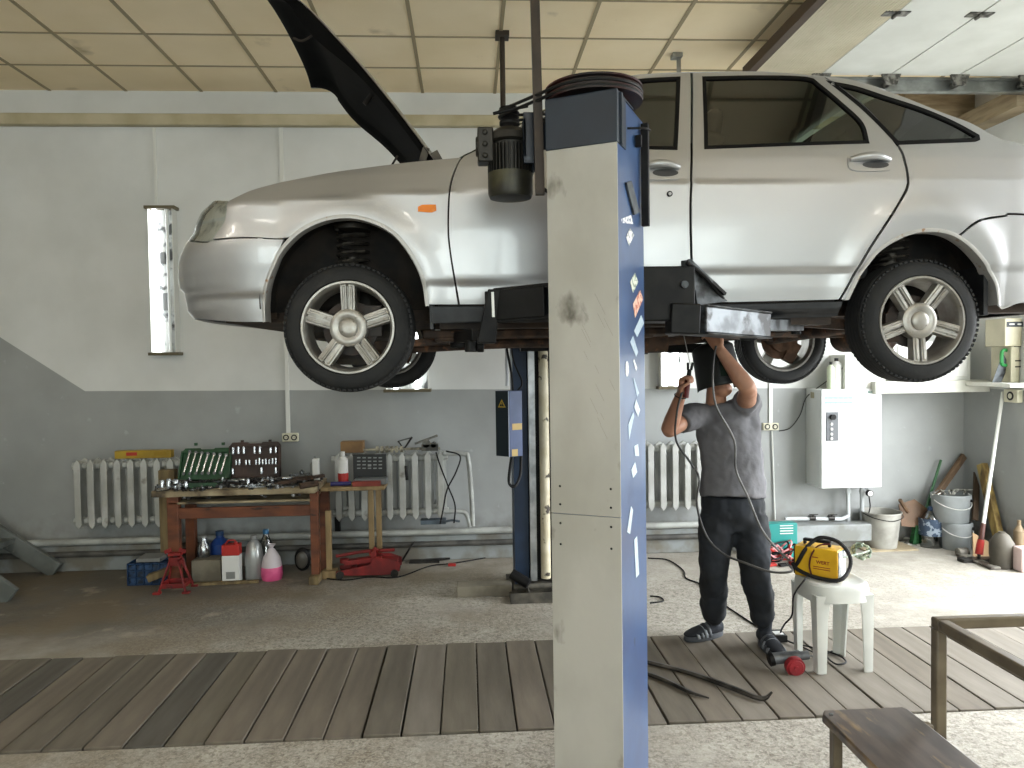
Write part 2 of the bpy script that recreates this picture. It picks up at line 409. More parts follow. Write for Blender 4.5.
def Sn(u, h):
    e = .004; a = S(u+e, h)-S(u-e, h); b = S(u, h+e)-S(u, h-e)
    if a.length < 1e-9: return Vector((-1 if u < 0 else 1, 0, 0))
    n = a.cross(b); return n.normalized() if n.y < 0 or abs(n.x) > .5 else -n.normalized()
def inside(p):
    h = p[2]-CARZ; x = p[0]; y = CARY-p[1]
    if x < XA: return (abs(XA-x)/tab(h, _lf))**NE+(abs(y)/wid(XA, h))**NE-1
    if x > XB: return (abs(x-XB)/tab(h, _lr))**NE+(abs(y)/wid(XB, h))**NE-1
    return y/wid(x, h)-1
def uh(px, py):
    """photo pixel -> (u, h) on the near side of the body"""
    best = None; last = None
    for i in range(260):
        Y = 3.05+i*.004; p = P(px, py, Y); g = inside(p) if p[2] > CARZ else 9
        if best is None or g < best[0]: best = (g, p)
        if g < 0: best = (g, p); break
    p = best[1]; h = p[2]-CARZ; x = p[0]; y = CARY-p[1]
    if x < XA: return (XA-KU*atan2((XA-x)/tab(h, _lf), y/wid(XA, h)), h)
    if x > XB: return (XB+KU*atan2((x-XB)/tab(h, _lr), y/wid(XB, h)), h)
    return (x, h)
def resample(poly, step=.018, sharp=40):
    """closed polygon -> dense points; smooth through gentle corners, keep sharp ones"""
    n = len(poly); P_ = [Vector((a, b)) for a, b in poly]; out = []
    def is_sharp(i):
        a = (P_[i]-P_[i-1]); b = (P_[(i+1) % n]-P_[i])
        return a.length < 1e-6 or b.length < 1e-6 or a.angle(b) > radians(sharp)
    sh = [is_sharp(i) for i in range(n)]
    for i in range(n):
        b, c = P_[i], P_[(i+1) % n]
        a = P_[i-1] if not sh[i] else b*2-c
        d = P_[(i+2) % n] if not sh[(i+1) % n] else c*2-b
        if sh[i] and sh[(i+1) % n]: a = b*2-c; d = c*2-b
        k = max(1, int((c-b).length/step))
        for j in range(k):
            t = j/k; out.append(.5*((2*b)+(c-a)*t+(2*a-5*b+4*c-d)*t*t+(3*b-a-3*c+d)*t**3))
    return out
def inset(poly, d):
    n = len(poly); A = sum(poly[i].x*poly[(i+1) % n].y-poly[(i+1) % n].x*poly[i].y for i in range(n)); sg = 1 if A > 0 else -1; out = []
    for i in range(n):
        a = (poly[i]-poly[i-1]); b = (poly[(i+1) % n]-poly[i])
        if a.length < 1e-9: a = b
        if b.length < 1e-9: b = a
        a = a.normalized(); b = b.normalized(); na = Vector((-a.y, a.x))*sg; nb = Vector((-b.y, b.x))*sg; m = na+nb
        m = m/max(.5, m.length_squared/2) if m.length > 1e-6 else na
        out.append(poly[i]+m*d)
    return out
def pip(x, y, poly):
    c = False; n = len(poly); j = n-1
    for i in range(n):
        xi, yi = poly[i]; xj, yj = poly[j]
        if (yi > y) != (yj > y) and x < (xj-xi)*(y-yi)/(yj-yi)+xi: c = not c
        j = i
    return c
def panel(name, poly, m, parent, holes=(), off=0.0, gap=.0026, flange=.014, step=.03, mirror=False, pre=None):
    """body panel: polygon in (u,h) meshed, laid on the body surface, edges turned in; mirror makes the far-side twin"""
    outer = inset(resample(poly), gap) if pre is None else pre
    hs = [resample(h) if not isinstance(h[0], Vector) else h for h in holes]
    vs = [Vector(p) for p in outer]; ed = [(i, (i+1) % len(outer)) for i in range(len(outer))]
    loops = [list(range(len(outer)))]
    for h in hs:
        o = len(vs); vs += h; ed += [(o+i, o+(i+1) % len(h)) for i in range(len(h))]; loops.append(list(range(o, o+len(h))))
    x0, x1 = min(p.x for p in outer), max(p.x for p in outer); y0, y1 = min(p.y for p in outer), max(p.y for p in outer)
    gx = np.arange(math.floor(x0/step)*step, x1, step); gy = np.arange(math.floor(y0/.02)*.02, y1, .02)
    for x in gx:
        for y in gy:
            if pip(x, y, outer) and not any(pip(x, y, h) for h in hs): vs.append(Vector((x, y)))
    r = geometry.delaunay_2d_cdt(vs, ed, [], 0, 1e-6)
    V2, F2, orig = r[0], r[2], r[3]
    back = {}
    for i, o in enumerate(orig):
        for k in o: back[k] = i
    F3 = []
    for f in F2:
        cx = sum(V2[i].x for i in f)/3; cy = sum(V2[i].y for i in f)/3
        if pip(cx, cy, outer) and not any(pip(cx, cy, h) for h in hs): F3.append(f)
    pos = [S(v.x, v.y, off) for v in V2]; nor = [Sn(v.x, v.y) for v in V2]
    faces = []
    for f in F3:
        a, b, c = [pos[i] for i in f]; n = (b-a).cross(c-a)
        faces.append(tuple(f) if n.dot(nor[f[0]]) > 0 else tuple(f)[::-1])
    nv = len(pos); verts = list(pos); ln = [[nor[i] for i in f] for f in faces]
    for lp in loops:
        k = len(lp)
        for i in range(k):
            a, b = back.get(lp[i]), back.get(lp[(i+1) % k])
            if a is None or b is None or a == b: continue
            o = len(verts); verts += [pos[a], pos[b], pos[b]-nor[b]*flange, pos[a]-nor[a]*flange]
            fn = (verts[o+1]-verts[o]).cross(verts[o+3]-verts[o])
            fn = fn.normalized() if fn.length > 1e-12 else nor[a]
            faces.append((o, o+1, o+2, o+3)); ln.append([fn]*4)
    def mk(vv, ff, nn, par):
        me = bpy.data.meshes.new(name); off_ = OFF.get(par, Vector((0, 0, 0)))
        me.from_pydata([tuple(v-off_) for v in vv], [], ff); me.materials.append(m)
        for p in me.polygons: p.use_smooth = True
        me.normals_split_custom_set([tuple(x) for l in nn for x in l])
        o = bpy.data.objects.new(name, me); o.parent = par; OFF[o] = off_; C.objects.link(o); return o
    res = mk(verts, faces, ln, parent if not isinstance(parent, tuple) else parent[0])
    if mirror:
        mv = [Vector((v.x, 2*CARY-v.y, v.z)) for v in verts]; mf = [f[::-1] for f in faces]
        mn = [[Vector((n.x, -n.y, n.z)) for n in l[::-1]] for l in ln]
        r2 = mk(mv, mf, mn, parent if not isinstance(parent, tuple) else parent[1]); return res, r2
    return res
paint = mat('silver_paint', 'ABABAB', .38, metal=.7, coat=.35, spec=.5)
_pn = paint.node_tree; _b = _pn.nodes['Principled BSDF']; _b.inputs['Coat Roughness'].default_value = .06
_tc = _pn.nodes.new('ShaderNodeTexCoord'); _n = _pn.nodes.new('ShaderNodeTexNoise'); _n.inputs['Scale'].default_value = 9; _n.inputs['Detail'].default_value = 8
_pn.links.new(_tc.outputs['Object'], _n.inputs[0]); _r = _pn.nodes.new('ShaderNodeMapRange'); _r.inputs[3].default_value = .36; _r.inputs[4].default_value = .48
_pn.links.new(_n.outputs[0], _r.inputs[0]); _pn.links.new(_r.outputs[0], _b.inputs['Roughness'])
black = mat('black_plastic', '17181A', .45, col2='222325', ns=20)
seal = mat('rubber_seal', '060607', .6, spec=.2)
dark = mat('underbody_dark', '171513', .85, col2='2A231D', ns=12)
rust = mat('rusty_metal', '4E3A2C', .8, col2='2E241D', ns=14, spots=('6E4A32', 20, .6, .7), bump=.3)
tint = glass('tinted_glass', '7A8878', .07)
CAR = thing('hatchback_car', 'silver five-door hatchback car raised on the lift with its bonnet open', 'car', (1.0, CARY, CARZ))
U = lambda L_: [uh(*p) if p[0] > 12 else p for p in L_]
# traced outlines (photo pixels on the near side; small numbers are u,h directly)
farch = [(265.5, 322), (265.5, 299), (268, 283), (274, 267), (283, 250), (301, 232), (325, 221), (350, 218), (375, 224), (396, 237), (413, 260), (422, 281), (426, 306)]
rarch = [(848, 300), (860, 275), (879, 251.6), (904, 236.5), (926, 231.6), (948, 234), (967, 245), (983, 262.5), (994, 283), (998, 305)]
FW = U([(284.5, 238.5), (301, 232), (325, 221), (350, 218), (375, 224), (396, 237), (413, 260), (422, 281), (426, 305), (458.5, 305), (450, 252), (448, 225), (449.5, 190), (455, 170),
        (462, 157), (430, 160), (400, 163), (345, 170), (290, 180), (255, 189), (229, 200.5), (226, 216), (218, 231), (212, 240), (245, 237.5)])
panel('front_fender', FW, paint, CAR, step=.02, mirror=True)
HL = U([(229, 200.5), (226, 216), (218, 231), (212, 240), (203, 241.8)])+[(XA-KU*1.12, .608), (XA-KU*1.15, .66), (XA-KU*1.08, .72), (XA-KU*.98, .765)]
print('HL', HL)
hlr = mat('headlight_reflector', 'D4D6D2', .3, metal=.2, col2='8A8D8C', ns=14, lo=.5, hi=.66)
h1, h2 = panel('headlight', HL, hlr, CAR, off=-.022, mirror=True)
panel('lens', HL, glass('lens_glass', 'F0F2EE', .10), (h1, h2), off=.001, mirror=True, flange=.02)
BP = U([(203, 242.3), (212, 240.5), (245, 238), (284.5, 239), (274, 267), (268, 283), (265.5, 299), (265.5, 322.5), (230, 322)])+[(XA-KU*1.0, .24), (UMIN, .24), (UMIN, .604), (XA-KU*1.12, .604)]
panel('front_bumper', BP, paint, CAR, mirror=True, step=.02)
HLe = min(p[0] for p in HL)
panel('grille', [(HLe-.006, .61), (HLe-.006, .72), (UMIN, .73), (UMIN, .61)], black, CAR, off=-.01, mirror=True)
fdw = U([(500, 146), (545, 117), (600, 86), (640, 79), (680.5, 76.5), (677.5, 150)])
FD = U([(459.5, 305), (450.5, 252), (448.5, 225), (450, 190), (455.5, 170), (463, 157), (482, 147), (545, 111), (600, 81), (640, 75), (690.5, 72.5), (690.5, 187), (691, 303.5)])
d1, d2 = panel('front_door', FD, paint, CAR, holes=[fdw], mirror=True)
rdw = U([(702, 76.5), (760, 75.5), (807, 77), (820, 84), (845, 105), (863, 123), (869.5, 143.5), (790, 146), (704, 149.5)])
RD = U([(692.5, 303.5), (691.8, 187), (692, 72.5), (760, 72), (823, 76.5), (860, 104), (894, 142), (904, 163), (907, 178), (906, 188), (899, 201), (868, 250), (838.5, 300)])
r1, r2 = panel('rear_door', RD, paint, CAR, holes=[rdw], mirror=True)
for nm, win, dd in (('front', fdw, (d1, d2)), ('rear', rdw, (r1, r2))):
    wv = resample(win); inn = inset(wv, .017)
    s1, s2 = panel('window_seal', win, seal, dd, holes=[inn], off=.001, gap=0, mirror=True)
    panel('window_glass', win, tint, dd, off=-.006, pre=inn, flange=.001, mirror=True)
qw = U([(825.5, 80.5), (855, 86), (886, 96), (920, 107), (951, 120), (979, 135), (980, 140), (975, 142), (897, 145), (862, 110)])
QTOP = U([(825, 77), (849, 79.5), (873, 86.5), (902, 96), (941, 112), (970, 122.5), (1000, 138), (1024, 145)])+[(2.62, .92), (2.9, .87)]
QP = QTOP+[(UMAX, .85), (UMAX, .60)]+U([(1024, 214), (1005, 215.5), (978, 220.5), (958.8, 235), (948, 234), (926, 231.6), (904, 236.5), (879, 251.6), (860, 275), (848, 300), (840, 300),
       (869.5, 250), (901, 201), (907.5, 189), (908.5, 178), (905.5, 163), (896, 143), (862, 104.5)])
panel('rear_quarter_panel', QP, paint, CAR, step=.02, holes=[qw], mirror=True)
qv = resample(qw); qi = inset(qv, .02)
q1, q2 = panel('quarter_window_seal', qw, seal, CAR, holes=[qi], off=.001, gap=0, mirror=True)
panel('quarter_glass', qw, tint, (q1, q2), off=-.006, pre=qi, flange=.001, mirror=True)
RB = U([(960, 235.5), (979, 221.5), (1005, 216.5), (1024, 215)])+[(UMAX, .595), (UMAX, .22), (2.9, .24)]+U([(1024, 303), (1001, 310), (998, 305), (994, 283), (983, 262.5), (967, 245)])
panel('rear_bumper', RB, paint, CAR, step=.02, mirror=True)
panel('sill_trim', U([(431, 306), (692, 304.5), (843, 301), (838, 317), (690, 321), (431, 324)]), black, CAR, mirror=True, off=-.004)
lamp = U([(418, 207), (422, 205), (436, 205), (436.5, 211), (432, 213), (418, 212)])
panel('side_indicator', lamp, mat('amber_lens', 'E07A12', .2, coat=1), CAR, off=.006, flange=.008, gap=0, mirror=True)
# light lip of paint round each wheel arch (bare, scuffed)
lipm = mat('arch_lip', 'A9A7A3', .45, metal=.4, col2='8A6E52', ns=30, lo=.62, hi=.70)
for arch in (farch, rarch):
    pts = [Vector(p) for p in U(arch)]; pp = smoothpath([p.to_3d() for p in pts], 5); cxm = sum(p.x for p in pp)/len(pp); czm = .30
    b = MB(); b2 = MB()
    for bb_, far in ((b, 0), (b2, 1)):
        def fn(i, j, pp=pp, far=far):
            p = pp[int(round(i*(len(pp)-1)))]; n = Vector((p.x-cxm, p.y-czm)).normalized()
            q = [(.014, .002), (.006, .005), (-.002, .004), (-.004, -.03), (-.001, -.06)][int(round(j*4))]
            s = S(p.x+n.x*q[0], p.y+n.y*q[0], q[1]); return Vector((s.x, 2*CARY-s.y, s.z)) if far else s
        bb_.grid(fn, len(pp)-1, 4)
    o = b.build('arch_lip', lipm, CAR, ang=60); b2.build('arch_lip', lipm, CAR, ang=60)
# roof, windscreen, hatch: crowned strips hung between the side tops
top = [(.02, .905)]+[q for q in U([(482, 147), (545, 111), (600, 81), (640, 75)])]+[q for q in U([(690, 72.5), (760, 72)])]+QTOP
top = sorted(top); tx = [p[0] for p in top]; th = [p[1] for p in top]
_tx = np.linspace(tx[0], tx[-1], 120); _th = np.interp(_tx, tx, th); _th = np.convolve(np.pad(_th, 2, mode='edge'), _k, 'valid')
def strip(name, xa, xb, m, parent=CAR, crown=.05, lean=0.0, drop=0.0, n=30):
    def fn(i, j):
        x = xa+(xb-xa)*i; h = float(np.interp(x, _tx, _th)); v = 2*j-1; W = wid(min(x, XB), h) if x < XB else wid(XB, h)-.15*(x-XB)
        return Vector((x-lean*(1-v*v), CARY+W*v, CARZ+h+crown*(1-abs(v)**2.4)-drop))
    return MB().grid(fn, n, 22).build(name, m, parent, ang=80, solid=.006)
strip('windscreen', .02, .72, glass('screen_glass', 'A9B5AB', .08), lean=.12)
strip('roof', .72, 1.92, paint)
strip('hatch_glass', 1.92, 2.5, tint, crown=.03, drop=.014)
strip('boot_lid', 2.5, 2.9, paint, crown=.02, drop=.014)
# door handles
def handle(px0, px1, py0, py1, parents, flip=False):
    a = uh(px0, (py0+py1)/2); b = uh(px1, (py0+py1)/2-1); top_ = uh((px0+px1)/2, py0)[1]; bot = uh((px0+px1)/2, py1)[1]; hm = (top_+bot)/2; r = (top_-bot)/2
    L_ = b[0]-a[0]; ring = []
    for k in range(28):
        t = 2*pi*k/28; e = lambda q: abs(q)**.45*(1 if q > 0 else -1)
        ring.append((a[0]+L_/2+L_/2*e(cos(t)), hm+r*e(sin(t))))
    p1, p2 = panel('door_handle', ring, paint, parents, off=.006, gap=0, flange=.008, step=.01, mirror=True)
    inn = [(a[0]+L_*.62+L_*.30*cos(2*pi*k/20), hm-r*.25+r*.42*sin(2*pi*k/20)) for k in range(20)]
    panel('handle_recess_shade', inn, mat('recess_shade', '3A3A3A', .5), (p1, p2), off=.007, gap=0, flange=.001, step=.01, mirror=True)  # flat dark oval: the shade of a recess painted on
    for pr_, far in ((p1, 0), (p2, 1)):
        g_ = MB(); pts = []
        for k in range(9):
            q = k/8; s = S(a[0]+L_*(.06+.88*q), hm+r*(.35+.25*sin(pi*q)), .008+.026*sin(pi*q)); pts.append(Vector((s.x, 2*CARY-s.y, s.z)) if far else s)
        g_.tube(pts, [.011, .016, .017, .015, .012], n=10, k=3); g_.build('handle_grip', paint, pr_, ang=60)
handle(847, 891, 154.5, 171.5, (r1, r2)); handle(638, 681, 162, 180, (d1, d2))
s = uh(669.5, 194); b = MB(); c0 = S(s[0], s[1], .0); b.cyl(c0, c0-V(0, .006, 0), .012, n=20); b.mat(1); b.cyl(c0-V(0, .004, 0), c0-V(0, .009, 0), .007, n=16)
b.build('door_lock', [seal, mat('lock_metal', '8E8E8E', .3, metal=1)], d1)
# inner shells: dark liner added behind panels against light leaking through the gaps, floor pan, wheel wells
for far in (0, 1):
    b = MB()
    for (xa, xb_, h0, h1_) in ((-.83, -.11+.0, .70, .80), (-.12, 1.62, .2, .88), (1.6, 2.8, .70, .86), (2.4, 2.8, .3, .7), (-1.25, -.9, .28, .60)):
        def fn(i, j):
            s = S(xa+(xb_-xa)*i, h0+(h1_-h0)*j, -.03); return Vector((s.x, 2*CARY-s.y, s.z)) if far else s
        b.grid(fn, 16, 6)
    b.build('inner_shell', dark, CAR, ang=80)
b = MB()
for hub, rr in ((FHUB+.01, .375), (RHUB+.02, .375)):
    for sg in (-1, 1):
        M = Matrix.Translation((hub, CARY, CARZ+.30)) @ Matrix.Rotation(radians(90), 4, 'X')
        b = MB(); b.lathe([(rr, -sg*.79), (rr, -sg*.52), (.05, -sg*.50)], M, 28, radians(-6), radians(186))
        b.build('wheel_well', mat('well_liner', '141210', .9, col2='241E18', ns=9, bump=.2), CAR, ang=60)
b = MB()
b.bb((-.12, CARY-.74, CARZ+.17), (1.62, CARY+.74, CARZ+.22)); b.bb((-1.1, CARY-.5, CARZ+.22), (2.75, CARY+.5, CARZ+.27)); b.bb((-1.10, CARY-.55, CARZ+.235), (-.86, CARY+.55, CARZ+.26))
b.bb((2.38, CARY-.6, CARZ+.22), (2.8, CARY+.6, CARZ+.3))
b.build('floor_pan', mat('floor_pan', '2A2420', .85, col2='3F3329', ns=8, bump=.2), CAR)
for y in (-.60, -.42, .42, .60): b = MB(); b.bb((-.20, CARY+y-.03, CARZ+.135), (.95, CARY+y+.03, CARZ+.17)); b.build('chassis_rail', rust, CAR, bevel=.008)
b = MB()
b.bb((-.15, CARY-.62, CARZ+.12), (-.02, CARY+.62, CARZ+.15)); b.build('cross_member', rust, CAR, bevel=.008); b = MB(); b.bb((.75, CARY-.62, CARZ+.125), (.85, CARY+.62, CARZ+.15))
b.build('cross_member', rust, CAR, bevel=.008)
b = MB(); b.bb((-.82, CARY-.34, CARZ+.15), (-.35, CARY+.30, CARZ+.55)); b.bb((-.9, CARY-.3, CARZ+.5), (-.3, CARY+.35, CARZ+.78)); b.cyl((-.6, CARY-.2, CARZ+.02), (-.6, CARY-.2, CARZ+.12), .11)
b.build('engine', mat('engine_metal', '3B3833', .7, metal=.4, col2='23201D', ns=10), CAR, bevel=.03)
b = MB(); b.tube([(-.35, CARY+.05, CARZ+.1), (.2, CARY+.08, CARZ+.12), (1.0, CARY+.1, CARZ+.12), (1.7, CARY+.1, CARZ+.16), (2.1, CARY+.35, CARZ+.16), (2.75, CARY+.45, CARZ+.16)], .025); b.cyl((.7, CARY+.1, CARZ+.12), (1.1, CARY+.1, CARZ+.12), .06)
b.cyl((2.35, CARY+.1, CARZ+.14), (2.35, CARY+.55, CARZ+.14), .09)
b.build('exhaust_pipe', rust, CAR)
b = MB(); b.cyl((1.93, CARY-.68, CARZ+.19), (1.93, CARY+.68, CARZ+.14), .035); b.bar((1.5, CARY-.5, CARZ+.2), (1.98, CARY-.58, CARZ+.16), .05, .05); b.bar((1.5, CARY+.5, CARZ+.2), (1.98, CARY+.58, CARZ+.14), .05, .05)
b.build('rear_axle', rust, CAR)
for sg in (-1, 1):
    b = MB(); b.bar((-.50, CARY+sg*.3, CARZ+.16), (-.50, CARY+sg*.66, CARZ+.11), .07, .04); b.bar((-.1, CARY+sg*.42, CARZ+.13), (-.48, CARY+sg*.63, CARZ+.10), .035, .035)
    b.build('lower_control_arm', rust, CAR)
ms = mat('strut_metal', '4A463F', .5, metal=.6, col2='2B2723', ns=15)
for hx, bz_ in ((FHUB, .2), (RHUB-.02, .2)):
    for sg in (-1, 1):
        y = CARY+sg*.60; b = MB(); b.cyl((hx, y, CARZ+bz_), (hx, y, CARZ+.50), .026); b.cyl((hx, y, CARZ+.44), (hx, y, CARZ+.452), .085, n=24); b.cyl((hx, y, CARZ+.62), (hx, y, CARZ+.64), .08, n=24)
        b.tube([(hx+.068*cos(a*.7), y+.068*sin(a*.7), CARZ+.45+a*.0042) for a in range(42)], .008, n=6, k=1); b.build('suspension_strut', ms, CAR)
# mud flap behind the rear wheel and liner end
for p_, q_ in (((2.30, CARY-.78, CARZ+.20), (2.32, CARY-.55, CARZ+.42)), ((2.30, CARY+.78, CARZ+.20), (2.32, CARY+.55, CARZ+.42)), ((-.16, CARY-.77, CARZ+.17), (-.145, CARY-.6, CARZ+.36))): b = MB(); b.bb(p_, q_); b.build('mud_flap', black, CAR)
# seats, dash, steering wheel
st_ = mat('seat_fabric', '2C2F30', .9, col2='3A3D3E', ns=30)
for x, y in ((.78, -.36), (.78, .36)):
    b = MB(); b.box((x, CARY+y, CARZ+.45), (.5, .5, .14)); b.box((x+.28, CARY+y, CARZ+.78), (.12, .48, .62), Matrix.Rotation(radians(18), 3, 'Y')); b.box((x+.41, CARY+y, CARZ+1.13), (.08, .26, .18), Matrix.Rotation(radians(10), 3, 'Y')); b.build('front_seat', st_, CAR, bevel=.04)
b = MB(); b.box((1.62, CARY, CARZ+.45), (.5, 1.25, .14)); b.box((1.90, CARY, CARZ+.74), (.12, 1.25, .55), Matrix.Rotation(radians(20), 3, 'Y')); b.build('rear_seat', st_, CAR, bevel=.04)
b = MB(); b.box((.1, CARY, CARZ+.80), (.36, 1.4, .2)); b.build('dashboard', black, CAR, bevel=.04)
b = MB(); M = Matrix.Translation((.38, CARY-.36, CARZ+.86)) @ Matrix.Rotation(radians(-65), 4, 'Y')
b.tube([M @ V(.18*cos(a), .18*sin(a), 0) for a in np.linspace(0, 2*pi, 25)], .014, k=2); b.cyl(M @ V(0, 0, 0), M @ V(0, 0, -.25), .03); b.bar(M @ V(-.17, 0, 0), M @ V(.17, 0, 0), .03, .015); b.build('steering_wheel', black, CAR)
b = MB(); b.bb((-.95, CARY-.70, CARZ+.62), (-.93, CARY+.70, CARZ+.70)); b.bb((-.05, CARY-.76, CARZ+.3), (0, CARY+.76, CARZ+.88)); b.build('bulkhead', dark, CAR)
# bonnet, opened
hb = P(438, 159, 3.34); ht = P(268, -34, 3.42); yh = CARY
dv = (ht-hb); dv.y = 0; LH = dv.length; dv.normalize(); nv_ = Vector((-dv.z, 0, dv.x))
if nv_.x < 0: nv_ = -nv_
hb.y = 0
def hood(s, v, t_=0.0):
    W = .64-.05*s; d = .0
    bend = .13*s*(1-s)-(.10*((s-.86)/.14)**2 if s > .86 else 0)
    edge = -.02*abs(v)**6
    return Vector((0, yh+W*v, 0))+Vector((hb.x, 0, hb.z))+dv*(LH*s*(1-.06*v*v*(s > .8)))+nv_*(bend+.035*(1-v*v)+edge-t_)
b = MB(); b.grid(lambda i, j: hood(i, 2*j-1), 26, 22); print('HOOD'); bo = b.build('bonnet', paint, CAR, ang=70)
def tk(s, v):
    return .010+.042*math.exp(-((s-.68)/.18)**2)+(.02 if abs(v) > .8 or s > .93 else .008)
bu = MB(); bu.mat(0)
bu.grid(lambda i, j: hood(.0+i, (2*j-1)*.985, .004+(tk(i, 2*j-1) if .02 < i < .99 and .02 < j < .98 else 0)), 40, 40)
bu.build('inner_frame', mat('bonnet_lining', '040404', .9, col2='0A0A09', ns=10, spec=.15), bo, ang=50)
b = MB(); c = hood(.70, -.9, .13); b.tube([hood(.70, -.86, .08), hood(.71, -.86, .13), hood(.74, -.86, .15)], .006); b.build('bonnet_catch', dark, bo); b = MB(); b.tube([hood(.48, -.3, .04), hood(.47, -.3, .10)], .012); b.build('bonnet_catch', dark, bo)
for sg in (-1, 1):
    y = yh+sg*.62; b = MB(); b.bar((hb.x+.05, y, hb.z-.10), (hb.x-.02, y, hb.z+.03), .01, .04, up=(1, 0, 0)); b.bar((hb.x-.10, y, hb.z-.10), (hb.x-.05, y, hb.z+.05), .01, .03, up=(1, 0, 0))
    b.build('bonnet_hinge', ms, CAR)
b = MB(); b.tube([(hb.x-.23, CARY-.6, hb.z-.06), (hb.x-.18, CARY-.6, hb.z+.02)], .005); b.build('prop_rod', dark, CAR)
# ---------------------------------------------------------------- wheels
alloy = mat('alloy_wheel', 'A7A49E', .38, metal=.6, col2='8B877F', ns=12, spots=('5E564C', 30, .66, .74))
rub = mat('tyre_rubber', '131415', .75, col2='1D1D1C', ns=10, bump=.12, bs=80)
brk = mat('brake_rust', '6B5140', .8, metal=.3, col2='4A3628', ns=14)
def wheel(loc, rotk, sg, scale=1):
    """outer face looks towards -y when sg is -1"""
    M = Matrix.Translation(loc) @ Matrix.Rotation(radians(90), 4, 'X') @ (Matrix.Rotation(pi, 4, 'X') if sg > 0 else Matrix.Identity(4)) @ Matrix.Rotation(rotk, 4, 'Z')
    R = .276; a = MB()
    prof = [(.196, .075), (.203, .084), (.215, .083), (.235, .082), (.252, .074), (.262, .066), (.268, .058)]
    for k in range(5):
        z0 = .050-k*.026; prof += [(.2735, z0+.004), (.276, z0), (.2765, z0-.014), (.2705, z0-.015), (.2705, z0-.019)]
    prof += [(.268, -.072), (.258, -.082), (.24, -.09), (.215, -.09), (.196, -.08)]
    a.lathe(prof, M, 72)
    for k in range(72):      # shoulder blocks
        t = 2*pi*k/72; 
        for zz in (.062, -.078): a.box(M @ V(.2665*cos(t), .2665*sin(t), zz), (.008, .014, .018), (M @ Matrix.Rotation(t, 4, 'Z')).to_3x3())
    w = MB()
    w.lathe([(.198, .078), (.196, .084), (.188, .084), (.184, .078), (.178, .066), (.176, .02), (.170, -.06), (.185, -.082), (.196, -.084)], M, 64)
    o = w.build('wheel', alloy, CAR, ang=35)
    a.build('tyre', rub, o, ang=30)
    for k in range(5):
        t = pi/2+2*pi*k/5; Q = M @ Matrix.Rotation(t-pi/2, 4, 'Z'); s = MB()
        for e in (-1, 1):     # two ridges with a valley between
            s.add([Q @ V(*q) for q in [(e*.004, .06, .060), (e*.029, .06, .056), (e*.031, .185, .072), (e*.005, .185, .074), (e*.004, .06, .02), (e*.032, .06, .02), (e*.036, .185, .03), (e*.004, .185, .03)]],
                  [(0, 1, 2, 3), (4, 7, 6, 5), (0, 4, 5, 1), (1, 5, 6, 2), (2, 6, 7, 3), (3, 7, 4, 0)])
            s.add([Q @ V(*q) for q in [(e*.012, .07, .063), (e*.020, .07, .062), (e*.021, .172, .077), (e*.013, .172, .078), (e*.010, .066, .055), (e*.023, .066, .054), (e*.024, .178, .071), (e*.010, .178, .072)]],
                  [(0, 1, 2, 3), (4, 7, 6, 5), (0, 4, 5, 1), (1, 5, 6, 2), (2, 6, 7, 3), (3, 7, 4, 0)])
        s.add([Q @ V(*q) for q in [(-.006, .06, .045), (.006, .06, .045), (.006, .185, .058), (-.006, .185, .058), (-.006, .06, .02), (.006, .06, .02), (.006, .185, .03), (-.006, .185, .03)]],
              [(0, 1, 2, 3), (4, 7, 6, 5), (0, 4, 5, 1), (1, 5, 6, 2), (2, 6, 7, 3), (3, 7, 4, 0)])
        s.build('spoke', alloy, o, bevel=.002)
    c = MB(); c.lathe([(0, .076), (.02, .0755), (.034, .073), (.040, .069), (.042, .065), (.055, .070), (.070, .070), (.079, .064), (.082, .05), (.082, .02), (0, .02)], M, 48)
    c.build('centre_cap', [alloy, ms], o)
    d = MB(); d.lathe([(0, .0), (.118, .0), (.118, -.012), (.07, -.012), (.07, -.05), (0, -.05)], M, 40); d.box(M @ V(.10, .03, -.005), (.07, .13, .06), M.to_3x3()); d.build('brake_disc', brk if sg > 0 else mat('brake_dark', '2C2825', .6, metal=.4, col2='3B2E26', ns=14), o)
    return o
NW = P(348, 327.5, WY-.075); RW = P(921.5, 320.5, WY-.075)
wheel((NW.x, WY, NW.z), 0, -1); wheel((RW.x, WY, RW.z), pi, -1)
wheel((-.47, 2*CARY-WY, 1.717), .3, 1); wheel((2.003, 2*CARY-WY, 1.70), .5, 1)
# ================================================================ two-post lift
blue = mat('lift_blue_paint', '2C5080', .32, col2='264573', ns=5, spots=('141E2C', 9, .68, .76), spec=.7, coat=.7)
dblue = mat('lift_dark_blue', '18232F', .4, col2='131C27', ns=6, spots=('3C4450', 14, .68, .75))  # darker lift blue; the shade on the top housing is painted in with it
beige = mat('cover_grey_beige', 'A6A39B', .5, col2='97948B', ns=3, spots=('5A564C', 9, .64, .76), bump=.08, stretch=(1, 1, .6))
blk = mat('black_iron', '0D0D0E', .55, metal=.2, col2='1A1918', ns=12, spec=.3)
galv = mat('galvanised_steel', '63676A', .42, metal=.5, col2='3E4143', ns=10, spots=('1E1D1C', 11, .50, .60))
PH = radians(27); A_ = Vector((-cos(PH), sin(PH), 0)); B_ = Vector((sin(PH), cos(PH), 0)); Z_ = Vector((0, 0, 1))
n0 = P(618.5, 300, 2.32); N0 = Vector((n0.x, n0.y, 0)); WW, DD = .232, .345
LIFT = thing('lift_column', 'near column of the two-post car lift with beige cover plates and stickered blue side', 'lift', N0+A_*WW/2+B_*DD/2)
def on(a, b, z): return N0+A_*a+B_*b+Z_*z
ztop = 2.44
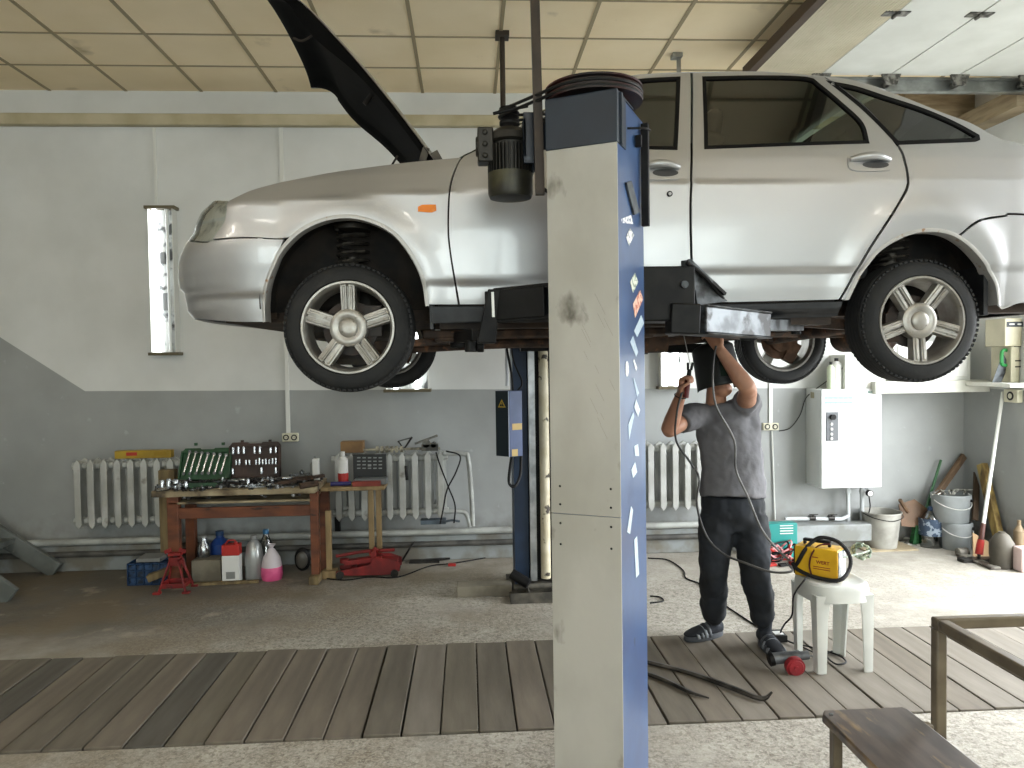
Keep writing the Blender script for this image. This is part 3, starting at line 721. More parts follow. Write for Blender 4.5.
def slab(mb, a0, a1, b0, b1, z0, z1):
    vs = [on(a, b, z) for a in (a0, a1) for b in (b0, b1) for z in (z0, z1)]
    return mb.add(vs, [(0, 1, 3, 2), (4, 6, 7, 5), (0, 4, 5, 1), (2, 3, 7, 6), (0, 2, 6, 4), (1, 5, 7, 3)])
b = MB(); poly = [(0, 0), (WW, 0), (WW, DD), (WW-.07, DD), (WW-.07, DD-.008), (WW-.01, DD-.008), (WW-.01, .01), (.01, .01), (.01, DD-.008), (.07, DD-.008), (.07, DD), (0, DD)]
MATS['lift_blue_paint'].node_tree.nodes['Principled BSDF'].inputs['Coat Roughness'].default_value = .22
n = len(poly); vs = [on(a, c, .012) for a, c in poly]+[on(a, c, ztop) for a, c in poly]
b.add(vs, [tuple(range(n))[::-1], tuple(range(n, 2*n))]+[(i, (i+1) % n, n+(i+1) % n, n+i) for i in range(n)])
b.build('column', blue, LIFT, bevel=.003)
b = MB(); slab(b, -.12, WW+.12, -.08, DD+.1, 0, .014); b.build('base_plate', dblue, LIFT, bevel=.003)
def rp(px, py, p0, nn):
    d = Vector(ray(px, py)); e = Vector(EYE); return e+d*((p0-e).dot(nn)/d.dot(nn))
zspl = rp(585, 515, N0, B_).z; zt = rp(580, 147, N0, B_).z
for z0, z1 in ((.01, zspl-.001), (zspl+.001, zt)):
    b = MB(); slab(b, -.002, WW+.002, -.006, .0, z0, z1); b.mat(1)
    for a in (.03, WW-.03):
        for z in ((z1-.03, z1-.10) if z0 < 1 else (z0+.03, z0+.09)): b.cyl(on(a, -.006, z), on(a, -.008, z), .004, n=10)
    b.build('cover_plate', [beige, blk], LIFT, bevel=.001)
rs = random.Random(2); b = MB()
for k in range(15):
    a0 = rs.uniform(.01, .10); z0 = rs.uniform(1.28, 1.75); l = rs.uniform(.02, .07); q0 = on(a0+l*.5, -.0062, z0+l*1.0); q1 = on(a0, -.0062, z0); b.bar(q0, q1, .0007, .0004, up=(0, 1, 0))
tag(b.build('scratch_marks', mat('scratch_dark', '7C7972', .7), LIFT), kind='stuff')
b = MB(); slab(b, -.004, WW+.004, -.010, .10, zt, ztop); slab(b, -.004, WW+.004, -.01, DD*.6, ztop, ztop+.004); b.build('top_housing', dblue, LIFT, bevel=.003)
b = MB(); slab(b, -.012, -.001, .02, .035, zt-.0, ztop); b.build('side_strip', dblue, LIFT)
ctr = on(WW/2, DD/2-.01, 0); cx_, cy_ = ctr.x-.012, ctr.y-.02
pul = [(0, .0), (.135, .0), (.150, .004), (.163, .004)]
for k in range(3): pul += [(.163, .010+k*.014), (.152, .014+k*.014), (.163, .018+k*.014)]
pul += [(.163, .052), (.15, .052), (.14, .03), (0, .03)]
b = MB(); b.lathe(pul, Matrix.Translation((cx_, cy_, ztop+.012)), 64); b.cyl((cx_, cy_, ztop), (cx_, cy_, ztop+.05), .03); b.build('pulley', mat('pulley_iron', '241F1F', .45, metal=.4, col2='3A1E1C', ns=6), LIFT)
MX, MY = P(510, 160, 2.66).x, 2.66
b = MB(); b.lathe([(0, -.01), (.036, -.01)]+[(.036-(.008 if k % 2 else 0), k*.008) for k in range(7)]+[(0, .05)], Matrix.Translation((MX, MY, ztop+.008)), 28); b.build('motor_pulley', blk, LIFT)
b = MB(); ang = atan2(MY-cy_, MX-cx_); dist = math.hypot(MY-cy_, MX-cx_); off = math.acos((.158-.034)/dist)
for k in range(2):
    z = ztop+.026+k*.018; pts = []
    for t in np.linspace(ang+off, ang+2*pi-off, 40): pts.append((cx_+.160*cos(t), cy_+.160*sin(t), z))
    for t in np.linspace(ang-off, ang+off, 14): pts.append((MX+.036*cos(t), MY+.036*sin(t), z))
    pts.append(pts[0]); b.tube(pts, .0055, n=6, smooth=False)
b.build('drive_belt', mat('belt_rubber', '0C0C0C', .6), LIFT)
# motor hanging beside the column
mc = mat('motor_olive', '3F3C27', .45, metal=.3, col2='2A2820', ns=9); mdk = mat('motor_dark', '1B1A17', .5, metal=.3, col2='2B2822', ns=8)
zb = P(513, 200, MY).z; zt2 = ztop-.02; mz = zb+.092
b = MB(); b.lathe([(0, zb+.004), (.03, zb), (.074, zb+.006), (.080, zb+.02), (.080, mz), (.07, mz), (0, mz)], Matrix.Translation((MX, MY, 0)), 40); mo = b.build('fan_cover', mc, LIFT)
b = MB(); b.cyl((MX, MY, mz-.005), (MX, MY, zt2-.05), .064, n=36)
for k in range(36):
    t = 2*pi*k/36; b.box((MX+.071*cos(t), MY+.071*sin(t), (mz+zt2-.06)/2), (.018, .0035, zt2-.06-mz), Matrix.Rotation(t, 3, 'Z'))
b.lathe([(0, zt2), (.05, zt2), (.078, zt2-.02), (.082, zt2-.045), (.07, zt2-.05)], Matrix.Translation((MX, MY, 0)), 36); b.build('motor', mdk, LIFT)
b = MB(); b.box((MX-.088, MY-.02, mz+.09), (.055, .075, .12)); b.cyl((MX-.122, MY-.02, mz+.09), (MX-.11, MY-.02, mz+.09), .035, n=16)
for dz_ in (-.04, 0, .04): b.cyl((MX-.09, MY-.065, mz+.09+dz_), (MX-.09, MY-.055, mz+.09+dz_), .010, n=12)
b.build('terminal_box', mdk, LIFT, bevel=.006)
bl = on(WW, .13, 0)
b = MB(); a = P(524, 163, 2.56); c = P(536, 112, 2.56); b.bb((a.x, 2.56, a.z), (c.x, 2.572, c.z)); b.bb((a.x, 2.56, a.z+.02), (a.x+.01, MY, c.z-.02)); b.bb((MX+.075, MY-.05, mz-.0), (MX+.085, MY+.05, zt2)); b.bar((MX+.08, MY-.02, (mz+zt2)/2+.04), (bl.x+.01, bl.y, (mz+zt2)/2+.04), .012, zt2-mz-.06); 
for z in (mz+.06, zt2-.04): b.cyl((MX+.10, MY-.055, z), (MX+.10, MY-.03, z), .006, n=10)
b.build('motor_bracket', dblue, LIFT, bevel=.002)
b = MB(); b.tube([(MX+.10, MY-.03, mz-.03), (MX+.105, MY-.10, zb+.02), (bl.x-.0, bl.y-.02, zb-.05), (bl.x, bl.y, zb-.15)], .006); b.tube([(MX-.06, MY-.07, mz+.19), (MX, MY-.085, mz+.2), (MX+.06, MY-.06, mz+.22)], .006); b.build('motor_cable', blk, LIFT)
b = MB(); slab(b, -.03, -.004, DD-.05, DD-.03, rp(640, 226, on(0, DD, 0), A_).z, ztop-.02); slab(b, -.024, -.003, .22, .235, ztop-.12, ztop-.08); b.tube([on(-.003, .12, ztop-.085), on(-.05, .16, ztop-.08), on(-.06, .2, ztop-.078)], .004); b.build('cable_guard', blk, LIFT, bevel=.003)
# stickers on the blue side: traced on its plane
stk = [('FFFFFF', [(621, 219), (631, 215), (633, 224), (622, 223)], 'E8E8EA', '6C7690'), ('x', [(626, 237), (630, 228), (634, 235), (629, 246)], 'E9E9E6', '8D8F90'),
       ('x', [(630, 282), (635, 273), (638, 282), (633, 293)], 'D8DCCB', '83907C'), ('x', [(633, 304), (640, 290), (643, 299), (635, 318)], 'E2BBA4', 'B4604C'),
       ('x', [(634, 331), (641, 315), (644, 323), (637, 337)], 'B4C2CC', 'A9BCC6'), ('x', [(630, 342), (633, 336), (638, 352), (636, 357)], 'AFBECA', '9FB0BE'),
       ('x', [(633, 361), (634, 359), (637, 368), (636, 371)], 'EDEFF0', 'C6CCD2'), ('x', [(633, 378), (634, 378), (639, 393), (637, 397)], 'A3B4C4', '9FB4C6'),
       ('x', [(634, 407), (636, 399), (640, 410), (638, 417)], 'B9C6D0', 'B9C6CF'), ('x', [(628, 425), (633, 412), (634, 416), (629, 440)], 'A9BACA', 'A8BDCE'),
       ('x', [(634, 446), (638, 444), (639, 456), (635, 456)], 'B4C3CE', 'BFD0DB'), ('x', [(631, 470), (635, 462), (637, 472), (633, 478)], 'BAC7D0', 'C7D4DC'),
       ('x', [(627, 532), (631, 506), (633, 510), (630, 534)], 'BECAD2', 'C9D4DA'), ('x', [(634, 540), (637, 536), (639, 574), (636, 578)], 'B6C4CE', 'C2D0D8')]
for i, (_, q, c1, c2) in enumerate(stk):
    p0 = N0-A_*.0012; pts = [rp(x, y, p0, A_) for x, y in q]; b = MB(); k = -A_*.0006
    b.add(pts+[p+k for p in pts], [(0, 1, 2, 3), (4, 7, 6, 5), (0, 4, 5, 1), (1, 5, 6, 2), (2, 6, 7, 3), (3, 7, 4, 0)])
    b.build('sticker', mat('sticker_%d' % i, c1, .4, col2=c2, ns=70, lo=.5, hi=.56), LIFT)
b = MB(); c = rp(627, 369, N0-A_*.0012, A_)
pts = [c+B_*.020*cos(t)+Z_*.026*sin(t) for t in np.linspace(0, 2*pi, 24, endpoint=False)]; b.add(pts+[p-A_*.0006 for p in pts], [tuple(range(24)), tuple(range(24, 48))]+[(i, (i+1) % 24, 24+(i+1) % 24, 24+i) for i in range(24)])
b.build('sticker', mat('sticker_oval', 'F2F2EE', .4, col2='B9BCC0', ns=90, lo=.52, hi=.56), LIFT)
b = MB(); q = [(625, 183), (630, 181), (638, 212), (633, 215)]; pts = [rp(x, y, N0-A_*.002, A_) for x, y in q]; b.add(pts+[p-A_*.006 for p in pts], [(0, 1, 2, 3), (4, 7, 6, 5), (0, 4, 5, 1), (1, 5, 6, 2), (2, 6, 7, 3), (3, 7, 4, 0)]); b.build('latch_cover', galv, LIFT)
# carriage behind the column and its swing arms
CZ = 1.77
cc = on(WW/2, DD+.09, 0); b = MB()
def cslab(mb, a0, a1, b0, b1, z0, z1): return slab(mb, a0, a1, b0, b1, z0, z1)
cr = P(686, 290, 2.88)
b.bb((cc.x-.16, 2.76, CZ-.03), (cr.x, 2.97, P(665, 266, 2.76).z)); b.bb((cc.x-.06, 2.62, CZ), (cc.x+.06, 2.80, 2.02)); b.build('carriage', blk, LIFT, bevel=.006)
b = MB(); b.cyl((cr.x-.045, 2.74, 1.875), (cr.x-.045, 2.77, 1.875), .014, n=16); b.cyl((cr.x-.02, 2.80, 1.72), (cr.x-.02, 2.80, 1.97), .022, n=20); b.build('arm_pin', galv, LIFT)
b = MB(); x0 = cr.x; b.add([V(x0, 2.8, 1.96), V(x0+.02, 2.8, 1.80), V(x0+.16, 2.86, 1.82), V(x0, 2.83, 1.96), V(x0+.02, 2.83, 1.80), V(x0+.16, 2.89, 1.82)], [(0, 1, 2), (3, 5, 4), (0, 3, 4, 1), (1, 4, 5, 2), (2, 5, 3, 0)])
b.bar((x0-.02, 2.78, 1.97), (x0+.14, 2.84, 1.845), .02, .012); b.build('gusset', galv, LIFT)
b = MB(); b.tube([(x0-.03, 2.77, 1.96), (x0+.05, 2.80, 1.91), (x0+.14, 2.86, 1.83)], .009); b.build('release_cord', blk, LIFT)
# right arm: wide outer box, narrow inner box, pad
pa, pb_ = P(693, 320, 2.78), P(758, 326, 3.06); pe = P(796, 325.5, 3.35)
b = MB(); b.bar(pa, pb_, .12, .098); b.bar(pa+V(0, 0, .052), pb_+V(0, 0, .052), .135, .008); b.bar(pa-V(0, 0, .052), pb_-V(0, 0, .052), .135, .008); b.build('swing_arm', galv, LIFT, bevel=.004)
b = MB(); b.bar(P(668, 319, 2.80), P(697, 320, 2.79), .13, .115); b.build('arm_root', blk, LIFT, bevel=.006)
b = MB(); b.bar(pb_-(pb_-pa)*.1, pe, .075, .05); b.build('arm_extension', galv, LIFT, bevel=.003)
b = MB(); b.cyl(pe+V(0, 0, -.04), pe+V(0, 0, .06), .022); b.cyl(pe+V(0, 0, .05), pe+V(0, 0, .08), .055); b.build('lifting_pad', blk, LIFT)
b = MB(); b.tube([P(757, 313, 3.03), P(757.5, 337, 3.0), P(740, 339, 3.0)], .006, k=4); b.build('arm_strap', blk, LIFT)
# left arm
qa, qb = P(552, 302, 2.78), P(493, 307, 2.93); b = MB(); b.bar(qa, qb, .12, .115)
b.bar(qa+V(0, -.062, .058), qb+V(0, -.062, .058), .008, .02); b.bar(qa+V(0, -.062, -.058), qb+V(0, -.062, -.058), .008, .02); b.build('swing_arm', mat('arm_dark', '161718', .4, metal=.4, col2='0F1011', ns=9), LIFT, bevel=.004)
b = MB(); q = [P(488, 289, 2.84), P(501, 289, 2.84), P(496, 343, 2.86), P(477, 343, 2.86)]; b.add(q+[v+V(.0, .12, 0) for v in q], [(0, 1, 2, 3), (4, 7, 6, 5), (0, 4, 5, 1), (1, 5, 6, 2), (2, 6, 7, 3), (3, 7, 4, 0)]); b.build('arm_end_plate', blk, LIFT, bevel=.004)
b = MB(); b.bar(P(492.5, 292, 2.834), P(493.5, 317, 2.836), .010, .004, up=(0, 1, 0)); b.build('pale_edge', mat('pale_strip', 'D0D0CA', .4, metal=.2), LIFT)  # thin pale upright strip on the arm end plate
b = MB(); ql = P(480, 340, 3.05); b.cyl(P(471, 352, 3.1), P(471, 340, 3.1), .026); b.cyl(P(477, 347, 3.1), P(484, 347, 3.1), .022); b.bar(ql+V(0, 0, .02), (ql.x-.08, 3.32, ql.z+.02), .07, .05); b.cyl((ql.x-.08, 3.34, ql.z-.03), (ql.x-.08, 3.34, CARZ+.115), .02); b.cyl((ql.x-.08, 3.34, CARZ+.09), (ql.x-.08, 3.34, CARZ+.115), .05); b.build('arm_extension', blk, LIFT, bevel=.004)
# dark overhead bar and thin rod up to the ceiling (cable conduits)
xb = P(539, 100, 2.5)
b = MB(); b.bar((P(534, 0, 2.5).x-.01, 2.5, ZC), (P(540, 190, 2.5).x, 2.5, P(540, 195, 2.5).z), .030, .02, up=(0, 1, 0))
tag(b.build('cable_conduit', mat('conduit_brown', '3A3026', .5, metal=.3, col2='2A231D', ns=8)), 'thick dark steel conduit dropping from the ceiling beside the lift motor', 'conduit')
b = MB(); b.cyl((P(503, 110, 5.0).x, 5.0, 2.62), (P(502, 30, 5.0).x, 5.0, ZC-.01), .018, n=12); b.bb((P(502, 30, 5.0).x-.045, 4.95, ZC-.03), (P(502, 30, 5.0).x+.045, 5.05, ZC))
tag(b.build('cable_conduit', MATS['conduit_brown']), 'thin dark rod with a small ceiling flange further back above the motor', 'conduit')
# ---------------------------------------------------------------- far column
fx = P(514, 480, 5.05).x; FL = thing('lift_column', 'far dark blue column of the car lift with bright guide rail, near the radiator', 'lift', (fx+.2, 5.15, 0))
b = MB(); xs_ = fx; poly = [(xs_, 5.05), (xs_+.095, 5.05), (xs_+.095, 5.06), (xs_+.012, 5.06), (xs_+.012, 5.32), (xs_+.42, 5.32), (xs_+.42, 5.06), (xs_+.33, 5.06), (xs_+.33, 5.05), (xs_+.432, 5.05), (xs_+.432, 5.332), (xs_, 5.332)]
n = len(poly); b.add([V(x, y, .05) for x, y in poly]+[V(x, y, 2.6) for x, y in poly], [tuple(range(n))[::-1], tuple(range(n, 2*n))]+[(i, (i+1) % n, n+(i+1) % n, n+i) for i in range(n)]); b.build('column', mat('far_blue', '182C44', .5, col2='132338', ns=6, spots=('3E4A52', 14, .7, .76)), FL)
b = MB(); b.bb((xs_+.105, 5.03, .08), (xs_+.15, 5.08, 2.55)); b.build('guide_rail', mat('bright_steel', 'C9CBCB', .3, metal=.6, col2='9C9E9E', ns=8), FL)
b = MB(); b.bb((xs_+.15, 5.07, .08), (xs_+.33, 5.1, 2.5)); b.build('channel_shade', blk, FL)  # black sheet painting the shade inside the open channel
b = MB(); b.cyl((xs_+.21, 5.03, .10), (xs_+.21, 5.03, 2.5), .034, n=20); b.build('screw_cover', mat('flaking_cream', 'CFC7B0', .6, col2='BDB397', ns=8, spots=('3A332A', 12, .61, .66)), FL)
b = MB(); b.bb((xs_-.05, 4.80, 0), (xs_+.5, 5.40, .03)); b.bb((xs_-.05, 4.80, .03), (xs_+.5, 4.81, .07)); b.bb((xs_+.07, 4.80, .03), (xs_+.08, 5.0, .07)); b.cyl((xs_-.02, 4.93, .075), (xs_+.45, 4.93, .075), .018, n=10); b.bb((xs_, 4.95, .03), (xs_+.43, 5.35, .06))
b.build('base_plate', mat('dirty_iron', '5A564C', .8, col2='3D3A34', ns=9), FL, bevel=.003)
b = MB(); b.cyl((xs_-.03, 4.95, .16), (xs_+.08, 4.9, .10), .035, n=14); b.build('sensor', blk, FL)
bxm = mat('box_blue', '4E5C80', .45, col2='45526F', ns=4); bxd = mat('box_side', '16242C', .45)
bx0 = P(509.5, 425, 4.82); b = MB(); R = Matrix.Rotation(radians(-38), 3, 'Z'); z0, z1 = P(510, 457, 4.82).z, P(510, 391, 4.82).z
R1 = Vector((cos(radians(28)), sin(radians(28)), 0)); R2 = Vector((-cos(radians(40)), sin(radians(40)), 0))
c0 = Vector((bx0.x, 4.82, z0)); vs = []
for zz in (0, z1-z0):
    for a, d in ((0, 0), (1, 0), (1, 1), (0, 1)): vs.append(c0+R1*.10*a+R2*.115*d+Z_*zz)
b.add(vs, [(0, 1, 2, 3), (4, 7, 6, 5), (0, 4, 5, 1), (1, 5, 6, 2), (2, 6, 7, 3)]); b.mat(1); b.add([vs[0], vs[3], vs[7], vs[4]], [(0, 1, 2, 3)])
cb = b.build('control_box', [bxm, bxd], FL, bevel=.003)
b = MB(); b.bar(c0+V(-.004, -.002, 0), c0+V(-.004, -.002, z1-z0), .006, .006); b.build('box_edge', mat('box_edge_pale', 'B9C2D6', .4), FL)
nR = Vector((sin(radians(28)), -cos(radians(28)), 0)); nL = Vector((-sin(radians(40)), -cos(radians(40)), 0))
ym = mat('label_yellow', 'BFA46A', .6)
for zc, w_, h_, s0 in ((P(517, 427, 4.82).z, .075, .042, .02), (P(515, 453, 4.82).z, .045, .045, .015)):
    b = MB(); o = c0.copy(); o.z = 0; q = [o+R1*s0+Z_*(zc-h_/2), o+R1*(s0+w_)+Z_*(zc-h_/2), o+R1*(s0+w_)+Z_*(zc+h_/2), o+R1*s0+Z_*(zc+h_/2)]
    b.add([v+nR*.0012 for v in q]+[v+nR*.002 for v in q], [(0, 1, 2, 3), (4, 7, 6, 5), (0, 4, 5, 1), (1, 5, 6, 2), (2, 6, 7, 3), (3, 7, 4, 0)]); b.build('label', ym, cb)
o = c0.copy(); o.z = P(503, 408, 4.8).z
def tri(s, k): return [o+R2*(.06-s)+nL*k, o+R2*(.06+s)+nL*k, o+R2*.06+Z_*s*1.7+nL*k]
for s, k, m_, nm, sh in ((.032, .001, mat('warning_yellow', 'C9A83A', .5), 'warning_sign', 0), (.020, .0016, bxd, 'warning_field', .007)):
    b = MB(); q = [v+Z_*sh for v in tri(s, k)]; b.add(q+[v+nL*.0005 for v in q], [(0, 1, 2), (3, 5, 4), (0, 3, 4, 1), (1, 4, 5, 2), (2, 5, 3, 0)]); b.build(nm, m_, cb)
b = MB(); f = o+R2*.06+nL*.0024; bolt = [(0, .040), (-.005, .022), (.001, .022), (-.003, .010), (.006, .026), (0, .026)]
q = [f+R2*(-x)+Z_*z for x, z in bolt]; b.add(q+[v+nL*.0004 for v in q], [tuple(range(6)), tuple(range(6, 12))]+[(i, (i+1) % 6, 6+(i+1) % 6, 6+i) for i in range(6)]); b.build('warning_bolt', MATS['warning_yellow'], cb)
b = MB(); b.tube([c0+V(.01, 0, 0), c0+V(-.01, -.01, -.16), c0+V(.03, -.01, -.19), c0+V(.07, .05, -.12), c0+V(.08, .1, .02)], .010); b.tube([c0+V(.03, .05, z1-z0), c0+V(.02, .07, z1-z0+.12), c0+V(-.01, .12, z1-z0+.35), c0+V(0, .15, 1.1)], .008); b.tube([c0+V(.06, .05, z1-z0), c0+V(.09, .07, z1-z0+.06), c0+V(.03, .12, z1-z0+.25), c0+V(.03, .15, 1.1)], .006)
b.build('power_cable', blk, FL)
b = MB(); b.cyl(c0+V(-.005, .13, z1-z0+.03), c0+V(-.005, .13, 1.2), .011, n=10); b.build('conduit', mat('pale_conduit', 'C9CCD0', .4), FL)
# far arms under the car
b = MB(); b.bar((xs_+.25, 5.0, 1.72), P(645, 348, 4.55), .10, .08); b.bar(P(645, 348, 4.55), P(722, 348.5, 4.35), .07, .055); b.cyl(P(722, 351, 4.35), P(722, 335, 4.35), .03); b.bar((xs_+.15, 5.0, 1.72), (xs_-.35, 4.5, 1.72), .10, .07); b.bb((xs_+.05, 4.92, 1.66), (xs_+.38, 5.12, 2.0)); b.cyl((xs_-.35, 4.5, 1.69), (xs_-.35, 4.5, 1.80), .04)
b.build('swing_arm', blk, FL, bevel=.004)
# wooden beam by the far base, planks over the pit
wood_g = mat('weathered_wood', '7D7768', .8, col2='635D50', ns=5, stretch=(1, 1, 1), bump=.2)
p = PZ(482, 597, 0); b = MB(); b.bb((P(457, 590, p.y).x, p.y, 0), (fx-.03, p.y+.13, .075)); tag(b.build('timber_beam', wood_g, bevel=.004), 'short square timber beam lying against the foot of the far lift column', 'timber')
def plank_mat(i, c1, c2):
    m = mat('pit_plank_wood_%d' % i, c1, .8, col2=c2, ns=7, stretch=(1.6, .25, 1), lo=.32, hi=.68, spots=('37332C', 2.2, .56, .70), bump=.12, bs=30); return m
pm = [plank_mat(0, '746B5E', '575046'), plank_mat(1, '6B6458', '4E483E'), plank_mat(2, '7B7469', '625B50'), plank_mat(3, '5C5850', '433F38'), plank_mat(4, '6E675A', '565044')]
e0 = PZ(441, 735, 0).x; pw = .1655; x = e0-pw*18; i = 0; rr = random.Random(3)
lblP = 'long weathered grey plank, one of the row laid across the pit'
while x < PX1-.1:
    w_ = pw-.004-rr.random()*.006; b = MB(); y0 = PY0+.004+rr.random()*.006; y1 = PY1-.004-rr.random()*.012
    dx = rr.uniform(-.003, .003); zt_ = .004+rr.random()*.007
    if x+w_ > PX0+.01:
        q = [(x, y0), (x+w_, y0), (x+w_+dx, y1), (x+dx, y1)]; b.add([V(a, c, -.118) for a, c in q]+[V(a, c, zt_) for a, c in q], [(0, 3, 2, 1), (4, 5, 6, 7), (0, 1, 5, 4), (1, 2, 6, 5), (2, 3, 7, 6), (3, 0, 4, 7)])
        o = b.build('pit_plank', pm[rr.choice([0, 0, 1, 1, 2, 3, 4]) if x < .9 else rr.choice([0, 2, 2])], bevel=.004); tag(o, lblP, 'plank', 'planks covering the pit')  # paler woods on the right carry the daylight there in their colour
    x += pw; i += 1
# ================================================================ along the back wall
YR = 5.98
def pbox(mb, x0, y0, x1, y1, Y, d):      # box whose front face, seen in the photo, spans these pixels at depth Y
    a = P(x0, y1, Y); b = P(x1, y0, Y); return mb.bb((a.x, Y, a.z), (b.x, Y+d, b.z))
radw = mat('radiator_paint', 'B6B7B3', .45, col2='A2A29C', ns=5, spots=('7D7A72', 8, .66, .74))
def radiator(x0, n, ztop, zbot, label):
    t = thing('radiator', label, 'radiator', (x0+.1*n/2, YR-.06, 0), 'cast iron radiators'); h = ztop-zbot
    for k in range(n):
        x = x0+.1*k+.05; b = MB()
        for y0, w_ in ((YR-.13, .024), (YR-.02, .044)):
            pr = [(-w_, zbot+.035), (0, zbot), (w_, zbot+.035), (w_, ztop-.035), (0, ztop), (-w_, ztop-.035)]
            vs = [V(x+a, y0-.000, z) for a, z in pr]+[V(x+a*.9, y0+.03, z) for a, z in pr]
            vs[1].y = vs[4].y = y0+.010
            b.add(vs, [tuple(range(6)), tuple(range(6, 12))[::-1]]+[(i, (i+1) % 6, 6+(i+1) % 6, 6+i) for i in range(6)])
        b.bb((x-.012, YR-.12, zbot+.04), (x+.012, YR, ztop-.04))
        for z in (zbot+.055, ztop-.055): b.cyl((x-.05, YR-.06, z), (x+.05, YR-.06, z), .026, n=14); b.cyl((x-.02, YR-.06, z), (x+.02, YR-.06, z), .036, n=14)
        b.build('section', radw, t, bevel=.004)
    b = MB()
    for z in (zbot+.055, ztop-.055):
        for xx in (x0-.008, x0+.1*n-.006): b.cyl((xx, YR-.06, z), (xx+.014, YR-.06, z), .03, n=6)
    b.build('end_plug', radw, t)
    b = MB()
    for xx in (x0+.1, x0+.1*(n-1)): b.bar((xx, YR-.06, zbot+.10), (xx, YB, zbot+.10), .02, .02)
    b.build('wall_bracket', radw, t)
    return t
Yf = YR-.13
ra = P(76, 460, Yf); rb = P(76, 530, Yf); radiator(ra.x-.05, 9, ra.z, rb.z, 'white cast iron radiator at the left with a yellow spirit level on top')
ra = P(440, 451.5, Yf); rb = P(440, 519.5, Yf); RX2 = ra.x-.85; radiator(RX2, 9, ra.z, rb.z, 'white cast iron radiator behind the small table with clutter on top'); RT2 = ra.z
ra = P(651, 443, Yf); rb = P(651, 512, Yf); radiator(ra.x-.25, 8, ra.z, rb.z, 'white cast iron radiator half hidden behind the man')
# heating pipes
pw_ = mat('pipe_paint', 'A9ABA6', .45, col2='8E8F8A', ns=6); pg_ = mat('pipe_dark', '3B3A37', .6, col2='55534E', ns=9)
z1 = P(300, 535.5, 5.93).z; z2 = P(300, 547.5, 5.93).z
b = MB(); b.cyl((XL, 5.92, z1), (2.35, 5.92, z1), .026, n=14); tag(b.build('heating_pipe', pw_), 'upper pale painted heating pipe running low along the back wall', 'pipe')
b = MB(); b.cyl((XL, 5.92, z2), (2.35, 5.92, z2), .023, n=14); tag(b.build('heating_pipe', pg_), 'lower dark heating pipe running low along the back wall', 'pipe')
def pp(*L_): return [P(x, y, Y) for x, y, Y in L_]
b = MB(); b.tube(pp((443, 453, 5.90), (463, 454, 5.92), (468, 458, 5.92), (471, 490, 5.92), (473, 526, 5.92)), .019, n=10); tag(b.build('riser_pipe', pw_), 'taller white bent pipe rising from the ledge to the middle radiator', 'pipe')
b = MB(); b.tube(pp((443, 511.5, 5.90), (460, 511.5, 5.92), (466, 514, 5.92), (469, 522, 5.92), (470, 527, 5.92)), .017, n=10); tag(b.build('riser_pipe', pw_), 'short low bent pipe joining the foot of the middle radiator', 'pipe')
# conduits and sockets
cwh = mat('white_conduit', 'D5D5CF', .5); sck = mat('socket_cream', 'CDC9B2', .5); sd = mat('socket_hole', '1B1A18', .6)
def socket(xa, ya, xb, yb, Y, label, d=.035):
    t = thing('wall_socket', label, 'socket', P((xa+xb)/2, yb, Y-.02)); b = MB(); pbox(b, xa, ya, xb, yb, Y-d, d); b.build('socket_body', sck, t, bevel=.006)
    n = 2 if (xb-xa) > (yb-ya)*1.4 else 1
    for k in range(n):
        c = P(xa+(xb-xa)*(k+.5)/n, (ya+yb)/2, Y-d); b = MB(); b.cyl(c+V(0, -.002, 0), c+V(0, .004, 0), .024, n=24); b.build('socket_well', sd, t); 
        b = MB(); b.cyl(c+V(0, -.004, 0), c+V(0, -.001, 0), .014, n=16); b.mat(1)
        for e in (-.006, .006): b.cyl(c+V(e, -.006, 0), c+V(e, -.003, 0), .0025, n=8)
        b.build('socket_insert', [sck, sd], t)
def conduit(x0, y0, x1, y1, Y, r_, label, m=cwh, nm='cable_conduit'):
    a = P(x0, y0, Y); c = P(x1, y1, Y); c.x = a.x = (a.x+c.x)/2; b = MB(); b.bb((a.x-r_, Y-.012, c.z), (a.x+r_, Y, a.z)); tag(b.build(nm, m, bevel=.002), label, 'conduit')
socket(282, 433, 298, 442, YB, 'cream double wall socket above the workbench'); conduit(279, 127, 290.5, 433, YB, .016, 'long pale conduit running down the wall to the double socket over the workbench')
socket(763.5, 423, 779, 430.5, YB, 'double wall socket on the grey wall beside the raised arm of the man'); conduit(769.5, 372, 771, 423, YB, .016, 'pale conduit ending at the socket beside the white boiler')
b = MB(); b.tube(pp((772, 431, 6.085), (773.5, 470, 6.085), (775, 520, 6.085)), .006); tag(b.build('wall_cable', cwh), 'thin white cable hanging from the socket beside the man', 'cable')
b = MB(); b.tube(pp((779, 431, 6.07), (790, 428, 6.07), (800, 415, 6.07), (805, 400, 6.07), (812, 392, 6.02), (835, 375, 5.9), (848, 362, 5.9)), .004); tag(b.build('wall_cable', sd), 'thin black wire curving from the socket up over the white boiler', 'cable')
conduit(154.5, 128, 157, 206, YB, .012, 'thin pale conduit between the beam and the left fluorescent lamp')
